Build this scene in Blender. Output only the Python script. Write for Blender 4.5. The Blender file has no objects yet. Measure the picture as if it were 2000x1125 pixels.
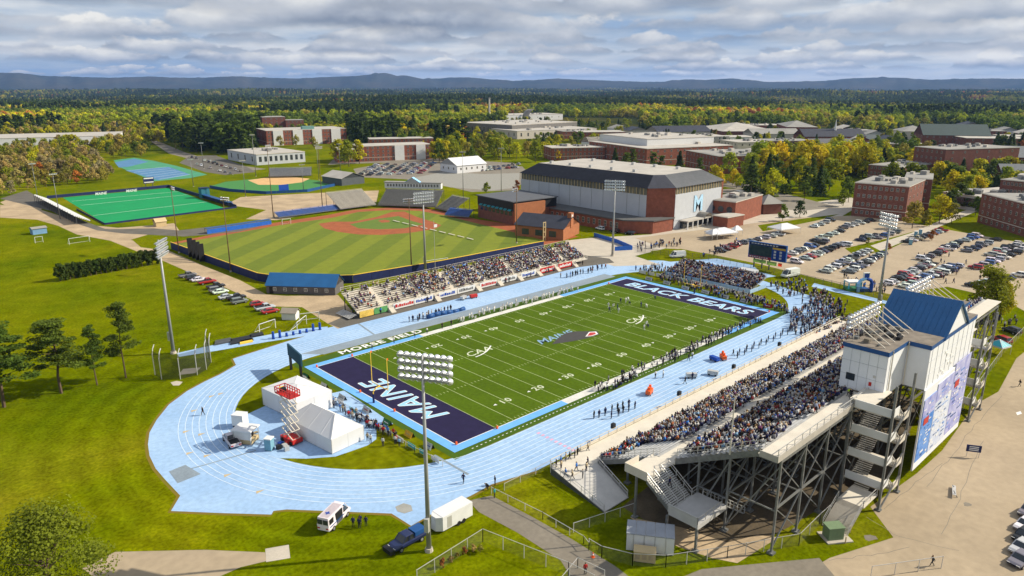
import bpy, bmesh, math, random
import numpy as np
from mathutils import Vector, Matrix, geometry, noise as mnoise
random.seed(7); rng = np.random.default_rng(7)
SC = bpy.context.scene
COL = SC.collection
R = math.radians
# ------------------------------------------------------------------ camera
FPX, CAM, YAW, PITCH = 1402.25, Vector((-78.894, -88.1925, 59.731)), 0.8161, 0.2749
FW = Vector((math.cos(YAW)*math.cos(PITCH), math.sin(YAW)*math.cos(PITCH), -math.sin(PITCH)))
RT = Vector((math.sin(YAW), -math.cos(YAW), 0)); UP = RT.cross(FW)
cd = bpy.data.cameras.new('camera'); co = bpy.data.objects.new('camera', cd); COL.objects.link(co)
cd.sensor_width = 36; cd.lens = FPX/2000*36; cd.clip_start = 1; cd.clip_end = 80000
co.matrix_world = Matrix((( RT.x, UP.x, -FW.x, CAM.x), (RT.y, UP.y, -FW.y, CAM.y), (RT.z, UP.z, -FW.z, CAM.z), (0, 0, 0, 1)))
SC.camera = co
# ------------------------------------------------------------------ sun and sky
SUN = Vector((0.825, -0.565, 0)).normalized(); SUN_EL = R(35)
sun = bpy.data.lights.new('sun', 'SUN'); so = bpy.data.objects.new('sun', sun); COL.objects.link(so)
sun.energy = 5.0; sun.angle = R(0.5); sun.color = (1.0, 0.91, 0.74)
sdir = Vector((SUN.x*math.cos(SUN_EL), SUN.y*math.cos(SUN_EL), math.sin(SUN_EL)))
so.rotation_euler = sdir.to_track_quat('Z', 'Y').to_euler()
SC.view_settings.view_transform = 'Standard'; SC.view_settings.look = 'None'
SC.view_settings.exposure = 0.38; SC.view_settings.gamma = 1.0
SC.cycles.use_denoising = True; SC.cycles.max_bounces = 5; SC.cycles.transparent_max_bounces = 12; SC.cycles.volume_bounces = 0
SC.cycles.diffuse_bounces = 3; SC.cycles.glossy_bounces = 2; SC.cycles.caustics_reflective = False; SC.cycles.caustics_refractive = False
def world():
    w = bpy.data.worlds.new('World'); SC.world = w; w.use_nodes = True
    w.cycles.sampling_method = 'MANUAL'; w.cycles.sample_map_resolution = 256
    nt = w.node_tree; nt.nodes.clear(); N = nt.nodes.new; L = nt.links.new
    def m(op, a, b=None, c=None, clamp=False):
        n = N('ShaderNodeMath'); n.operation = op; n.use_clamp = clamp
        for i, v in enumerate((a, b, c)):
            if v is None: continue
            if isinstance(v, (int, float)): n.inputs[i].default_value = v
            else: L(v, n.inputs[i])
        return n.outputs[0]
    sky = N('ShaderNodeTexSky'); sky.sky_type = 'NISHITA'; sky.sun_disc = False
    sky.sun_elevation = SUN_EL; sky.sun_rotation = math.atan2(SUN.x, SUN.y); sky.altitude = 60; sky.dust_density = 1.5
    bg = N('ShaderNodeBackground'); L(sky.outputs[0], bg.inputs[0]); bg.inputs[1].default_value = 0.09
    tc = N('ShaderNodeTexCoord'); sep = N('ShaderNodeSeparateXYZ'); L(tc.outputs['Generated'], sep.inputs[0])
    cy, sy = math.cos(YAW), math.sin(YAW)
    fx = m('ADD', m('MULTIPLY', sep.outputs[0], cy), m('MULTIPLY', sep.outputs[1], sy)); fy = m('SUBTRACT', m('MULTIPLY', sep.outputs[0], sy), m('MULTIPLY', sep.outputs[1], cy))
    az = m('ARCTAN2', fy, fx); el = m('MAXIMUM', sep.outputs[2], 0.0)
    def noi(u, v, seed, det=5, rough=.55, dist=0.):
        cb = N('ShaderNodeCombineXYZ'); cb.inputs[2].default_value = seed
        for i, w_ in enumerate((u, v)):
            if isinstance(w_, (int, float)): cb.inputs[i].default_value = w_
            else: L(w_, cb.inputs[i])
        n = N('ShaderNodeTexNoise'); n.inputs['Scale'].default_value = 1.; n.inputs['Detail'].default_value = det; n.inputs['Roughness'].default_value = rough; n.inputs['Distortion'].default_value = dist
        L(cb.outputs[0], n.inputs[0]); return n.outputs[0]
    def ramp(src, stops):
        c = N('ShaderNodeValToRGB'); L(src, c.inputs[0]); e = c.color_ramp.elements
        e[0].position, e[0].color = stops[0][0], (*stops[0][1], 1); e[1].position, e[1].color = stops[-1][0], (*stops[-1][1], 1)
        for p_, q_ in stops[1:-1]: k_ = e.new(p_); k_.color = (*q_, 1)
        return c.outputs[0]
    def sm(x, lo, hi):
        r_ = N('ShaderNodeMapRange'); r_.interpolation_type = 'SMOOTHSTEP'; r_.inputs[1].default_value = lo; r_.inputs[2].default_value = hi; L(x, r_.inputs[0]); return r_.outputs[0]
    def mixc(f, a_, b_):
        x = N('ShaderNodeMix'); x.data_type = 'RGBA'; L(f, x.inputs[0]); L(a_, x.inputs[6]); L(b_, x.inputs[7]); return x.outputs[2]
    # thin high veil with paler and bluer parts
    col = ramp(noi(m('MULTIPLY', az, 4.), m('MULTIPLY', el, 30.), 5.5, 5), [(.36, (.30, .43, .64)), (.50, (.55, .62, .71)), (.62, (.82, .82, .82))])
    # rows of cumulus, the farthest (lowest) first: flat dark bases, ragged bright tops
    rows = [(.013, .010, 26.), (.021, .014, 20.), (.031, .019, 15.), (.043, .026, 11.5), (.058, .033, 9.), (.076, .042, 7.), (.098, .052, 5.5), (.125, .066, 4.4)]
    for k, (e0, hh, fu) in enumerate(rows):
        ud = m('MULTIPLY', az, fu); t = m('DIVIDE', m('SUBTRACT', el, e0), hh)
        n1 = noi(ud, m('MULTIPLY', t, .55), 11.3+k*3.1, 6, .56, .15)
        env = noi(m('MULTIPLY', az, fu*.42), 0., 40.7+k*7.7, 2)
        base = m('ADD', t, m('MULTIPLY_ADD', n1, 1.1, -.55))            # slightly wavy base
        f = m('SUBTRACT', m('ADD', m('MULTIPLY_ADD', env, 3.6, -1.42), m('MULTIPLY_ADD', n1, 3.0, -1.5)), t)
        mask = m('MULTIPLY', sm(f, 0.0, .20), sm(base, -.34, .10))
        lit = m('ADD', m('MULTIPLY_ADD', t, .72, .30), m('MULTIPLY_ADD', n1, 3.0, -1.5)); lit = m('SUBTRACT', lit, m('MULTIPLY', sm(f, .15, 1.5), .40), clamp=True)
        far = k/7.
        dk = (.22-.08*far, .265-.095*far, .36-.11*far); md = (.50-.06*far, .53-.065*far, .60-.07*far)
        c = ramp(lit, [(.02, dk), (.34, md), (.58, (.72, .72, .73)), (.84, (1., .96, .89))])
        col = mixc(m('MULTIPLY', mask, .93), col, c)
    # overhead cover beyond the picture
    zc = m('ADD', el, .05); over = noi(m('DIVIDE', m('MULTIPLY', sep.outputs[0], .5), zc), m('DIVIDE', m('MULTIPLY', sep.outputs[1], .5), zc), 2.2, 5)
    col = mixc(m('MULTIPLY', sm(el, .17, .30), .9), col, ramp(over, [(.38, (.32, .43, .60)), (.5, (.48, .52, .58)), (.66, (.80, .79, .77))]))
    bc = N('ShaderNodeBackground'); L(col, bc.inputs[0]); bc.inputs[1].default_value = .80
    mx = N('ShaderNodeMixShader'); mx.inputs[0].default_value = .88; L(bg.outputs[0], mx.inputs[1]); L(bc.outputs[0], mx.inputs[2])
    out = N('ShaderNodeOutputWorld'); L(mx.outputs[0], out.inputs[0])
world()
# ------------------------------------------------------------------ helpers
def G(a, b, z=0.0):                      # the ground point seen at photograph pixel (a, b)
    d = FW*FPX + RT*(a-1000) + UP*(562.5-b); t = (z-CAM.z)/d.z
    return CAM + d*t
def G2(a, b, z=0.0):
    p = G(a, b, z); return (p.x, p.y)
def S(r, g, b):
    f = lambda c: (c/255/12.92) if c/255 <= .04045 else ((c/255+.055)/1.055)**2.4
    return (f(r), f(g), f(b))
def mat(name, col, rough=.75, var=.10, scale=.6, metal=0., spec=.3, col2=None, bump=0., detail=4, alpha=1., fine=0.):
    mt = bpy.data.materials.new(name); mt.use_nodes = True; nt = mt.node_tree; N = nt.nodes.new; L = nt.links.new
    b = nt.nodes['Principled BSDF']; b.inputs['Roughness'].default_value = rough; b.inputs['Metallic'].default_value = metal
    b.inputs['Specular IOR Level'].default_value = spec
    ge = N('ShaderNodeNewGeometry'); n = N('ShaderNodeTexNoise'); L(ge.outputs['Position'], n.inputs[0])
    n.inputs['Scale'].default_value = scale; n.inputs['Detail'].default_value = detail; n.inputs['Roughness'].default_value = .6
    mr = N('ShaderNodeMapRange'); mr.inputs[1].default_value = .3; mr.inputs[2].default_value = .7; L(n.outputs[0], mr.inputs[0])
    mx = N('ShaderNodeMix'); mx.data_type = 'RGBA'; L(mr.outputs[0], mx.inputs[0])
    a = col if col2 else tuple(c*(1-var) for c in col); c2 = col2 if col2 else tuple(min(1, c*(1+var)) for c in col)
    mx.inputs[6].default_value = (*a, 1); mx.inputs[7].default_value = (*c2, 1)
    src = mx.outputs[2]
    if fine:
        n2 = N('ShaderNodeTexNoise'); n2.inputs['Scale'].default_value = scale*14; n2.inputs['Detail'].default_value = 3; L(ge.outputs['Position'], n2.inputs[0])
        m2 = N('ShaderNodeMapRange'); m2.inputs[1].default_value = .3; m2.inputs[2].default_value = .7; m2.inputs[3].default_value = 1-fine; m2.inputs[4].default_value = 1+fine
        L(n2.outputs[0], m2.inputs[0]); mm = N('ShaderNodeMix'); mm.data_type = 'RGBA'; mm.blend_type = 'MULTIPLY'; mm.inputs[0].default_value = 1
        L(src, mm.inputs[6]); L(m2.outputs[0], mm.inputs[7]); src = mm.outputs[2]
    L(src, b.inputs['Base Color'])
    if bump:
        bp = N('ShaderNodeBump'); bp.inputs['Strength'].default_value = bump; bp.inputs['Distance'].default_value = .1; L(n.outputs[0], bp.inputs['Height']); L(bp.outputs[0], b.inputs['Normal'])
    if alpha < 1: b.inputs['Alpha'].default_value = alpha
    return mt
def tag(o, label=None, cat=None, group=None, kind=None):
    if label: o['label'] = label
    if cat: o['category'] = cat
    if group: o['group'] = group
    if kind: o['kind'] = kind
    return o
def link(name, mesh, parent=None, loc=None, rz=0., scale=None):
    o = bpy.data.objects.new(name, mesh); COL.objects.link(o)
    if parent: o.parent = parent
    if loc is not None: o.location = loc
    if rz: o.rotation_euler = (0, 0, rz)
    if scale is not None: o.scale = scale if hasattr(scale, '__len__') else (scale,)*3
    return o
def thing(name, label, cat, loc=(0, 0, 0), rz=0., group=None, scale=None):
    return tag(link(name, None, None, loc, rz, scale), label, cat, group)
class MB:
    def __init__(s): s.v = []; s.f = []; s.m = []; s.smooth = False
    def add(s, vs, fs, mi=0):
        k = len(s.v); s.v += [tuple(p) for p in vs]; s.f += [tuple(i+k for i in f) for f in fs]; s.m += [mi]*len(fs); return s
    def box(s, x0, x1, y0, y1, z0, z1, mi=0):
        return s.add([(x0, y0, z0), (x1, y0, z0), (x1, y1, z0), (x0, y1, z0), (x0, y0, z1), (x1, y0, z1), (x1, y1, z1), (x0, y1, z1)],
                     [(3, 2, 1, 0), (4, 5, 6, 7), (0, 1, 5, 4), (1, 2, 6, 5), (2, 3, 7, 6), (3, 0, 4, 7)], mi)
    def prism(s, poly, z0, z1, mi=0, top=None, zt=None):
        a = sum(poly[i][0]*poly[(i+1) % len(poly)][1]-poly[(i+1) % len(poly)][0]*poly[i][1] for i in range(len(poly)))
        if a < 0: poly = poly[::-1]
        n = len(poly); vs = [(p[0], p[1], z0) for p in poly]+[(p[0], p[1], z1) for p in poly]
        fs = [(i, (i+1) % n, n+(i+1) % n, n+i) for i in range(n)]; s.add(vs, fs, mi)
        tri = geometry.tessellate_polygon([[Vector((p[0], p[1], 0)) for p in poly]])
        k = len(s.v)-2*n
        for t in tri:
            A = [Vector((poly[i][0], poly[i][1], 0)) for i in t]
            if (A[1]-A[0]).cross(A[2]-A[0]).z < 0: t = t[::-1]
            s.f.append(tuple(k+n+i for i in t)); s.m.append(mi if top is None else top)
        return s
    def sheet(s, poly, z, mi=0):
        k = len(s.v); s.v += [(p[0], p[1], z) for p in poly]
        for t in geometry.tessellate_polygon([[Vector((p[0], p[1], 0)) for p in poly]]):
            A = [Vector((poly[i][0], poly[i][1], 0)) for i in t]
            if (A[1]-A[0]).cross(A[2]-A[0]).z < 0: t = t[::-1]
            s.f.append(tuple(k+i for i in t)); s.m.append(mi)
        return s
    def beam(s, p, q, w=.1, h=None, mi=0, n=4):
        p = Vector(p); q = Vector(q); d = (q-p); h = h or w
        if d.length < 1e-6: return s
        d.normalize(); a = Vector((0, 0, 1)) if abs(d.z) < .95 else Vector((1, 0, 0))
        sd = d.cross(a).normalized(); up = sd.cross(d)
        vs = []
        for c in (p, q):
            for (i, j) in ((-1, -1), (1, -1), (1, 1), (-1, 1)): vs.append(c+sd*(i*w/2)+up*(j*h/2))
        return s.add(vs, [(0, 1, 2, 3), (7, 6, 5, 4), (0, 4, 5, 1), (1, 5, 6, 2), (2, 6, 7, 3), (3, 7, 4, 0)], mi)
    def cyl(s, p, q, r0, r1=None, n=8, mi=0, cap=True):
        r1 = r0 if r1 is None else r1
        p = Vector(p); q = Vector(q); d = (q-p).normalized(); a = Vector((0, 0, 1)) if abs(d.z) < .95 else Vector((1, 0, 0))
        u = d.cross(a).normalized(); w = d.cross(u); vs = []
        for c, r in ((p, r0), (q, r1)):
            for i in range(n): t = 2*math.pi*i/n; vs.append(c+u*(r*math.cos(t))+w*(r*math.sin(t)))
        fs = [(i, n+i, n+(i+1) % n, (i+1) % n) for i in range(n)]
        if cap: fs += [tuple(range(n)), tuple(range(2*n-1, n-1, -1))]
        return s.add(vs, fs, mi)
    def tube(s, pts, r, n=6, mi=0):
        for a, b in zip(pts, pts[1:]): s.cyl(a, b, r, r, n, mi)
        return s
    def mesh(s, name, mats):
        me = bpy.data.meshes.new(name); me.from_pydata(s.v, [], s.f)
        for m_ in (mats if isinstance(mats, (list, tuple)) else [mats]): me.materials.append(m_)
        if max(s.m, default=0): me.polygons.foreach_set('material_index', s.m)
        if s.smooth: me.polygons.foreach_set('use_smooth', [True]*len(s.f))
        me.update(); return me
    def build(s, name, mats, parent=None, loc=None, rz=0.):
        return link(name, s.mesh(name, mats), parent, loc, rz)
def textmesh(txt, size, shear=0., bold=0., space=1.):
    c = bpy.data.curves.new('t', 'FONT'); c.body = txt; c.size = size; c.shear = shear; c.offset = bold; c.align_x = 'CENTER'; c.align_y = 'CENTER'
    c.space_character = space; c.resolution_u = 3
    o = bpy.data.objects.new('t', c); COL.objects.link(o); dg = bpy.context.evaluated_depsgraph_get()
    me = bpy.data.meshes.new_from_object(o.evaluated_get(dg)); bpy.data.objects.remove(o); bpy.data.curves.remove(c)
    return me
def text(name, txt, size, pos, dirv, upv, m, parent=None, shear=0., bold=0., space=1., sx=1., sy=1.):
    me = textmesh(txt, size, shear, bold, space); d = Vector(dirv).normalized(); u = Vector(upv).normalized(); P = Vector(pos)
    nrm = d.cross(u)
    for v in me.vertices: v.co = P + d*(v.co.x*sx) + u*(v.co.y*sy) + nrm*v.co.z
    me.materials.clear(); me.materials.append(m); me.name = name
    return link(name, me, parent)
def ordn(i):
    i += 1; suf = 'th' if 10 <= i % 100 <= 20 else {1: 'st', 2: 'nd', 3: 'rd'}.get(i % 10, 'th'); return f'{i}{suf}'
# ------------------------------------------------------------------ materials
M = {}
M['lawn'] = mat('lawn', (.090, .118, .001), .9, col2=(.150, .152, .002), scale=.045, detail=8, fine=.3, spec=.0)
M['lawn2'] = mat('lawn_dry', (.13, .15, .018), .9, col2=(.24, .20, .05), scale=.08, detail=8, fine=.25, spec=.1)
M['turf'] = mat('turf', (.070, .118, .005), .85, var=.14, scale=.10, fine=.12, spec=.05, detail=7)
M['turf2'] = mat('turf_light', (.050, .100, .006), .85, var=.12, scale=.4, fine=.12, spec=.15)
M['navy'] = mat('navy_turf', (.018, .014, .05), .85, var=.15, scale=.6, fine=.1, spec=.15)
M['bluet'] = mat('blue_turf', (.14, .38, .80), .8, var=.08, scale=.5, fine=.08)
M['track'] = mat('track_rubber', (.255, .40, .62), .8, col2=(.34, .49, .70), scale=.09, fine=.10, detail=10)
M['trackd'] = mat('track_grey', (.22, .27, .32), .85, var=.15, scale=.2, fine=.1, detail=8)
M['lane'] = mat('lane_paint', (.62, .72, .82), .8, var=.15, scale=1.5)
M['yline'] = mat('field_line_paint', (.40, .47, .22), .8, var=.2, scale=1.2)
M['numer'] = mat('number_paint', (.55, .59, .42), .8, var=.15, scale=1.2)
M['white'] = mat('white_paint', (.72, .72, .70), .7, var=.10, scale=1.2)
M['whiteb'] = mat('white_board', (.68, .68, .67), .6, var=.06, scale=.8)
M['chalk'] = mat('coach_strip', (.60, .59, .55), .85, var=.14, scale=.5, fine=.15)
M['sky'] = mat('light_blue_paint', (.28, .55, .85), .7, var=.06)
M['asph'] = mat('asphalt', (.20, .175, .14), .9, var=.16, scale=.10, detail=9, fine=.10)
M['asphd'] = mat('asphalt_dark', (.12, .108, .09), .9, var=.2, scale=.15, detail=9, fine=.12)
M['road'] = mat('road_pale', (.36, .285, .195), .9, var=.14, scale=.06, detail=9, fine=.08)
M['conc'] = mat('concrete', (.46, .41, .34), .85, var=.12, scale=.25, detail=8, fine=.06)
M['dirt'] = mat('dirt_path', (.40, .30, .19), .95, var=.25, scale=.12, detail=8, fine=.12)
M['dirtd'] = mat('shade_painted_dirt', (.095, .072, .045), .95, var=.4, scale=.2, detail=8, fine=.15)  # dirt with the deep shade beneath the grandstand painted into its colour
M['clay'] = mat('red_clay', (.30, .085, .03), .95, var=.15, scale=.3, fine=.1)
M['bturf'] = mat('baseball_turf', (.105, .165, .018), .85, var=.08, scale=.3, fine=.1)
M['bturf2'] = mat('baseball_turf_dark', (.062, .115, .014), .85, var=.08, scale=.3, fine=.1)
M['hockey'] = mat('hockey_turf', (.0, .255, .075), .8, var=.07, scale=.1, fine=.05)
M['court'] = mat('court_blue', (.08, .20, .36), .8, var=.12, scale=.1)
M['courtg'] = mat('court_green', (.06, .26, .14), .8, var=.12, scale=.1)
M['infield'] = mat('tan_clay', (.58, .36, .16), .95, var=.1, scale=.2)
M['steel'] = mat('galvanised_steel', (.19, .195, .195), .5, var=.25, scale=1.5, metal=.35, spec=.4)
M['pole'] = mat('pole_steel', (.33, .335, .33), .5, var=.12, scale=.6, metal=.2)
M['steeld'] = mat('dark_steel', (.08, .085, .09), .55, var=.2, scale=1.5, metal=.2)
M['alu'] = mat('aluminium', (.52, .51, .49), .42, var=.12, scale=1., metal=.3, spec=.5)
M['deck'] = mat('pale_deck', (.60, .55, .47), .8, var=.08, scale=.5, fine=.05)
M['pbox'] = mat('white_siding', (.74, .75, .78), .6, var=.04, scale=.4)
M['roofb'] = mat('blue_roof', (.012, .10, .27), .45, var=.12, scale=.3, spec=.5)
M['trimb'] = mat('blue_trim', (.015, .075, .24), .5, var=.1)
M['rooff'] = mat('flat_roof', (.20, .17, .14), .9, var=.3, scale=.5)
M['brick'] = mat('red_brick', (.24, .080, .048), .88, var=.2, scale=.7, fine=.12)
M['brickd'] = mat('brown_brick', (.19, .075, .052), .88, var=.18, scale=.7, fine=.12)
M['brickl'] = mat('orange_brick', (.36, .135, .06), .88, var=.12, scale=.7, fine=.1)
M['stone'] = mat('pale_stone', (.55, .50, .43), .8, var=.08)
M['slate'] = mat('dark_slate', (.035, .037, .052), .6, var=.2, scale=.4)
M['groof'] = mat('grey_roof', (.27, .26, .24), .85, var=.15, scale=.1, detail=7)
M['wroof'] = mat('pale_roof', (.42, .39, .35), .8, var=.16, scale=.1, detail=7)
M['gsid'] = mat('grey_siding', (.45, .47, .50), .6, var=.07, scale=.15, detail=7, spec=.4)
M['glass'] = mat('window_glass', (.03, .037, .045), .12, var=.5, scale=.2, spec=.7)
M['black'] = mat('black_plastic', (.015, .015, .017), .5, var=.2)
M['tent'] = mat('white_vinyl', (.66, .66, .67), .5, var=.03, scale=.5)
M['wood'] = mat('wood_pole', (.15, .095, .05), .85, var=.25, scale=1.5)
M['bark'] = mat('bark', (.11, .075, .05), .9, var=.3, scale=1.5)
M['yellow'] = mat('yellow_paint', (.85, .55, .06), .5, var=.06)
M['orange'] = mat('orange_plastic', (.85, .13, .02), .5, var=.06)
M['red'] = mat('red_paint', (.48, .025, .02), .4, var=.1)
M['green'] = mat('green_panel', (.05, .25, .10), .6, var=.1)
M['sage'] = mat('sage_metal', (.16, .23, .13), .55, var=.12)
M['tan'] = mat('tan_metal', (.52, .40, .22), .6, var=.08)
M['bluep'] = mat('blue_plastic', (.01, .06, .35), .45, var=.1)
M['seatb'] = mat('blue_seats', (.02, .12, .50), .5, var=.15, scale=1.)
M['bwall'] = mat('navy_wall', (.012, .02, .09), .6, var=.2, scale=.5)
M['teal'] = mat('teal_canvas', (.06, .42, .50), .6, var=.06)
M['lens'] = mat('lamp_reflector', (.72, .73, .75), .25, var=.2, scale=2., metal=.4, spec=.6)
M['tyre'] = mat('tyre', (.012, .012, .012), .8)
M['fence'] = mat('chain_link', (.35, .36, .36), .5, var=.1, alpha=.07)
M['net'] = mat('cage_net', (.02, .025, .02), .9, alpha=.5)
def attrmat(name, attr, rough, var=.2, trans=0.):
    mt = bpy.data.materials.new(name); mt.use_nodes = True; nt = mt.node_tree; N = nt.nodes.new; L = nt.links.new
    b = nt.nodes['Principled BSDF']; b.inputs['Roughness'].default_value = rough; b.inputs['Specular IOR Level'].default_value = .2
    a = N('ShaderNodeAttribute'); a.attribute_name = attr[0]; a.attribute_type = attr[1]
    ge = N('ShaderNodeNewGeometry'); n = N('ShaderNodeTexNoise'); n.inputs['Scale'].default_value = attr[2]; n.inputs['Detail'].default_value = 3; L(ge.outputs['Position'], n.inputs[0])
    mr = N('ShaderNodeMapRange'); mr.inputs[1].default_value = .3; mr.inputs[2].default_value = .7; mr.inputs[3].default_value = 1-var; mr.inputs[4].default_value = 1+var; L(n.outputs[0], mr.inputs[0])
    mm = N('ShaderNodeMix'); mm.data_type = 'RGBA'; mm.blend_type = 'MULTIPLY'; mm.inputs[0].default_value = 1
    L(a.outputs['Color'], mm.inputs[6]); L(mr.outputs[0], mm.inputs[7]); L(mm.outputs[2], b.inputs['Base Color'])
    if trans:
        t = N('ShaderNodeBsdfTranslucent'); L(mm.outputs[2], t.inputs[0]); x = N('ShaderNodeMixShader'); x.inputs[0].default_value = trans
        L(b.outputs[0], x.inputs[1]); L(t.outputs[0], x.inputs[2]); L(x.outputs[0], nt.nodes['Material Output'].inputs[0])
    return mt
M['leaf'] = attrmat('leaves', ('tcol', 'INSTANCER', .35), .8, .30, .38)
M['cloth'] = attrmat('clothing', ('Col', 'GEOMETRY', 3.), .85, .08)
M['paint'] = attrmat('car_paint', ('pcol', 'INSTANCER', .5), .25, .03)
M['paint'].node_tree.nodes['Principled BSDF'].inputs['Specular IOR Level'].default_value = .6
# ================================================================== people: bodies
SKIN = [(.45, .25, .16), (.50, .29, .19), (.30, .16, .10), (.13, .07, .045)]
HAIRC = [(.03, .018, .01), (.10, .055, .025), (.25, .17, .08), (.015, .012, .01), (.35, .33, .30)]
def person_mesh(name, pose, shirt, pants, skin, hair, sub=1, helmet=None):
    J = {'stand': dict(pel=(0, 0, .95), chest=(0.02, 0, 1.30), neck=(.02, 0, 1.47), hd=(.05, 0, 1.58), top=(.03, 0, 1.74), kL=(.02, .11, .50), kR=(.02, -.11, .50), fL=(0, .12, .06), fR=(0, -.12, .06), eL=(-.02, .26, 1.12), eR=(-.02, -.26, 1.12), hL=(.06, .27, .86), hR=(.06, -.27, .86)),
         'walk': dict(pel=(0, 0, .93), chest=(.04, 0, 1.28), neck=(.06, 0, 1.45), hd=(.10, 0, 1.56), top=(.08, 0, 1.72), kL=(.20, .10, .52), kR=(-.04, -.10, .50), fL=(.32, .11, .06), fR=(-.34, -.11, .08), eL=(-.14, .25, 1.12), eR=(.12, -.25, 1.10), hL=(-.10, .27, .88), hR=(.30, -.24, .94)),
         'sit': dict(pel=(0, 0, .48), chest=(.08, 0, .84), neck=(.10, 0, 1.0), hd=(.14, 0, 1.11), top=(.12, 0, 1.27), kL=(.44, .12, .52), kR=(.44, -.12, .52), fL=(.42, .13, .06), fR=(.44, -.13, .06), eL=(.14, .26, .68), eR=(.14, -.26, .68), hL=(.36, .16, .62), hR=(.36, -.16, .62)),
         'crouch': dict(pel=(-.12, 0, .62), chest=(.22, 0, .86), neck=(.36, 0, .98), hd=(.46, 0, 1.02), top=(.44, 0, 1.18), kL=(.24, .20, .46), kR=(.20, -.20, .46), fL=(-.05, .22, .06), fR=(-.12, -.22, .06), eL=(.34, .26, .62), eR=(.34, -.26, .62), hL=(.42, .20, .32), hR=(.42, -.20, .40)),
         'cheer': dict(pel=(0, 0, .95), chest=(.02, 0, 1.30), neck=(.02, 0, 1.47), hd=(.05, 0, 1.58), top=(.03, 0, 1.74), kL=(.02, .13, .50), kR=(.02, -.13, .50), fL=(0, .17, .06), fR=(0, -.17, .06), eL=(.1, .33, 1.40), eR=(.1, -.33, 1.40), hL=(.16, .30, 1.70), hR=(.18, -.30, 1.68))}[pose]
    names = ['pel', 'chest', 'neck', 'hd', 'top', 'hipL', 'kL', 'fL', 'tL', 'hipR', 'kR', 'fR', 'tR', 'shL', 'eL', 'hL', 'shR', 'eR', 'hR']
    p, c = J['pel'], J['chest']; J['hipL'] = (p[0], .10, p[2]-.04); J['hipR'] = (p[0], -.10, p[2]-.04); J['shL'] = (c[0], .19, c[2]+.10); J['shR'] = (c[0], -.19, c[2]+.10)
    for s in 'LR': f = J['f'+s]; J['t'+s] = (f[0]+.16, f[1], f[2]-.02)
    rad = dict(pel=.15, chest=.17, neck=.06, hd=.105, top=.085, hipL=.10, hipR=.10, kL=.068, kR=.068, fL=.045, fR=.045, tL=.04, tR=.04, shL=.075, shR=.075, eL=.05, eR=.05, hL=.045, hR=.045)
    E_ = [('pel', 'chest'), ('chest', 'neck'), ('neck', 'hd'), ('hd', 'top')]
    for s in 'LR': E_ += [('pel', 'hip'+s), ('hip'+s, 'k'+s), ('k'+s, 'f'+s), ('f'+s, 't'+s), ('chest', 'sh'+s), ('sh'+s, 'e'+s), ('e'+s, 'h'+s)]
    me = bpy.data.meshes.new('pm'); me.from_pydata([J[n] for n in names], [(names.index(a), names.index(b)) for a, b in E_], [])
    o = bpy.data.objects.new('pm', me); COL.objects.link(o); o.modifiers.new('sk', 'SKIN')
    if not me.skin_vertices:
        bm = bmesh.new(); bm.from_mesh(me); bm.verts.layers.skin.verify(); bm.to_mesh(me); bm.free()
    for i, n in enumerate(names):
        sv = me.skin_vertices[0].data[i]; r_ = rad[n]; sv.radius = (r_, r_*(1.1 if n in ('pel', 'chest') else 1)); sv.use_root = (n == 'pel')
    if sub: sm = o.modifiers.new('ss', 'SUBSURF'); sm.levels = sub; sm.render_levels = sub
    dg = bpy.context.evaluated_depsgraph_get(); out = bpy.data.meshes.new_from_object(o.evaluated_get(dg)); bpy.data.objects.remove(o); bpy.data.meshes.remove(me)
    out.name = name; at = out.attributes.new('Col', 'FLOAT_COLOR', 'CORNER'); cols = []
    seg = [(names.index(a), names.index(b), a, b) for a, b in E_]; PT = [Vector(J[n]) for n in names]
    for poly in out.polygons:
        ce = poly.center; best = None
        for (i, j, a, b) in seg:
            A, B = PT[i], PT[j]; ab = B-A; t_ = max(0, min(1, (ce-A).dot(ab)/ab.length_squared)); d_ = (ce-(A+ab*t_)).length-rad[a]*(1-t_)-rad[b]*t_
            if best is None or d_ < best[0]: best = (d_, a, b, t_)
        _, a, b, t_ = best
        if a in ('hd',) or (a == 'neck' and t_ > .3): col = hair if (ce.z > J['hd'][2]+.05 or ce.x < J['hd'][0]-.03) else skin
        elif a == 'neck': col = skin
        elif b in ('tL', 'tR'): col = (.02, .02, .02)
        elif a[0] == 'e': col = skin if t_ > .45 else shirt
        elif b in ('kL', 'kR', 'fL', 'fR', 'hipL', 'hipR') or (a == 'pel' and t_ < .15): col = pants
        else: col = shirt
        cols += [(*col, 1)]*poly.loop_total
    at.data.foreach_set('color', np.array(cols, np.float32).ravel()); out.materials.clear(); out.materials.append(M['cloth']); out.polygons.foreach_set('use_smooth', [True]*len(out.polygons)); return out
PAL = dict(navy=((.015, .02, .07), (.02, .02, .03)), black=((.012, .012, .014), (.015, .015, .018)), white=((.62, .62, .60), (.03, .03, .05)), blue=((.04, .16, .5), (.03, .035, .06)), grey=((.20, .20, .21), (.02, .02, .03)), red=((.40, .02, .02), (.03, .03, .05)), khaki=((.40, .32, .2), (.06, .06, .08)), skyblue=((.25, .5, .75), (.03, .03, .05)), orange=((.65, .18, .03), (.03, .03, .04)), lime=((.55, .75, .05), (.02, .02, .03)), teal=((.05, .4, .42), (.04, .04, .05)))
PMESH = {}
def pm(pose, pal, var=0, helmet=None):
    k = (pose, pal, var, helmet)
    if k not in PMESH: s, p = PAL[pal]; PMESH[k] = person_mesh('person', pose, s, p, SKIN[var % 4], helmet or HAIRC[(var*2+1) % 5])
    return PMESH[k]
for _ps in ('stand', 'walk', 'sit', 'crouch', 'cheer'):
    for _pl in PAL:
        for _v in range(2): pm(_ps, _pl, _v)
PADS = {}
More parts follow.
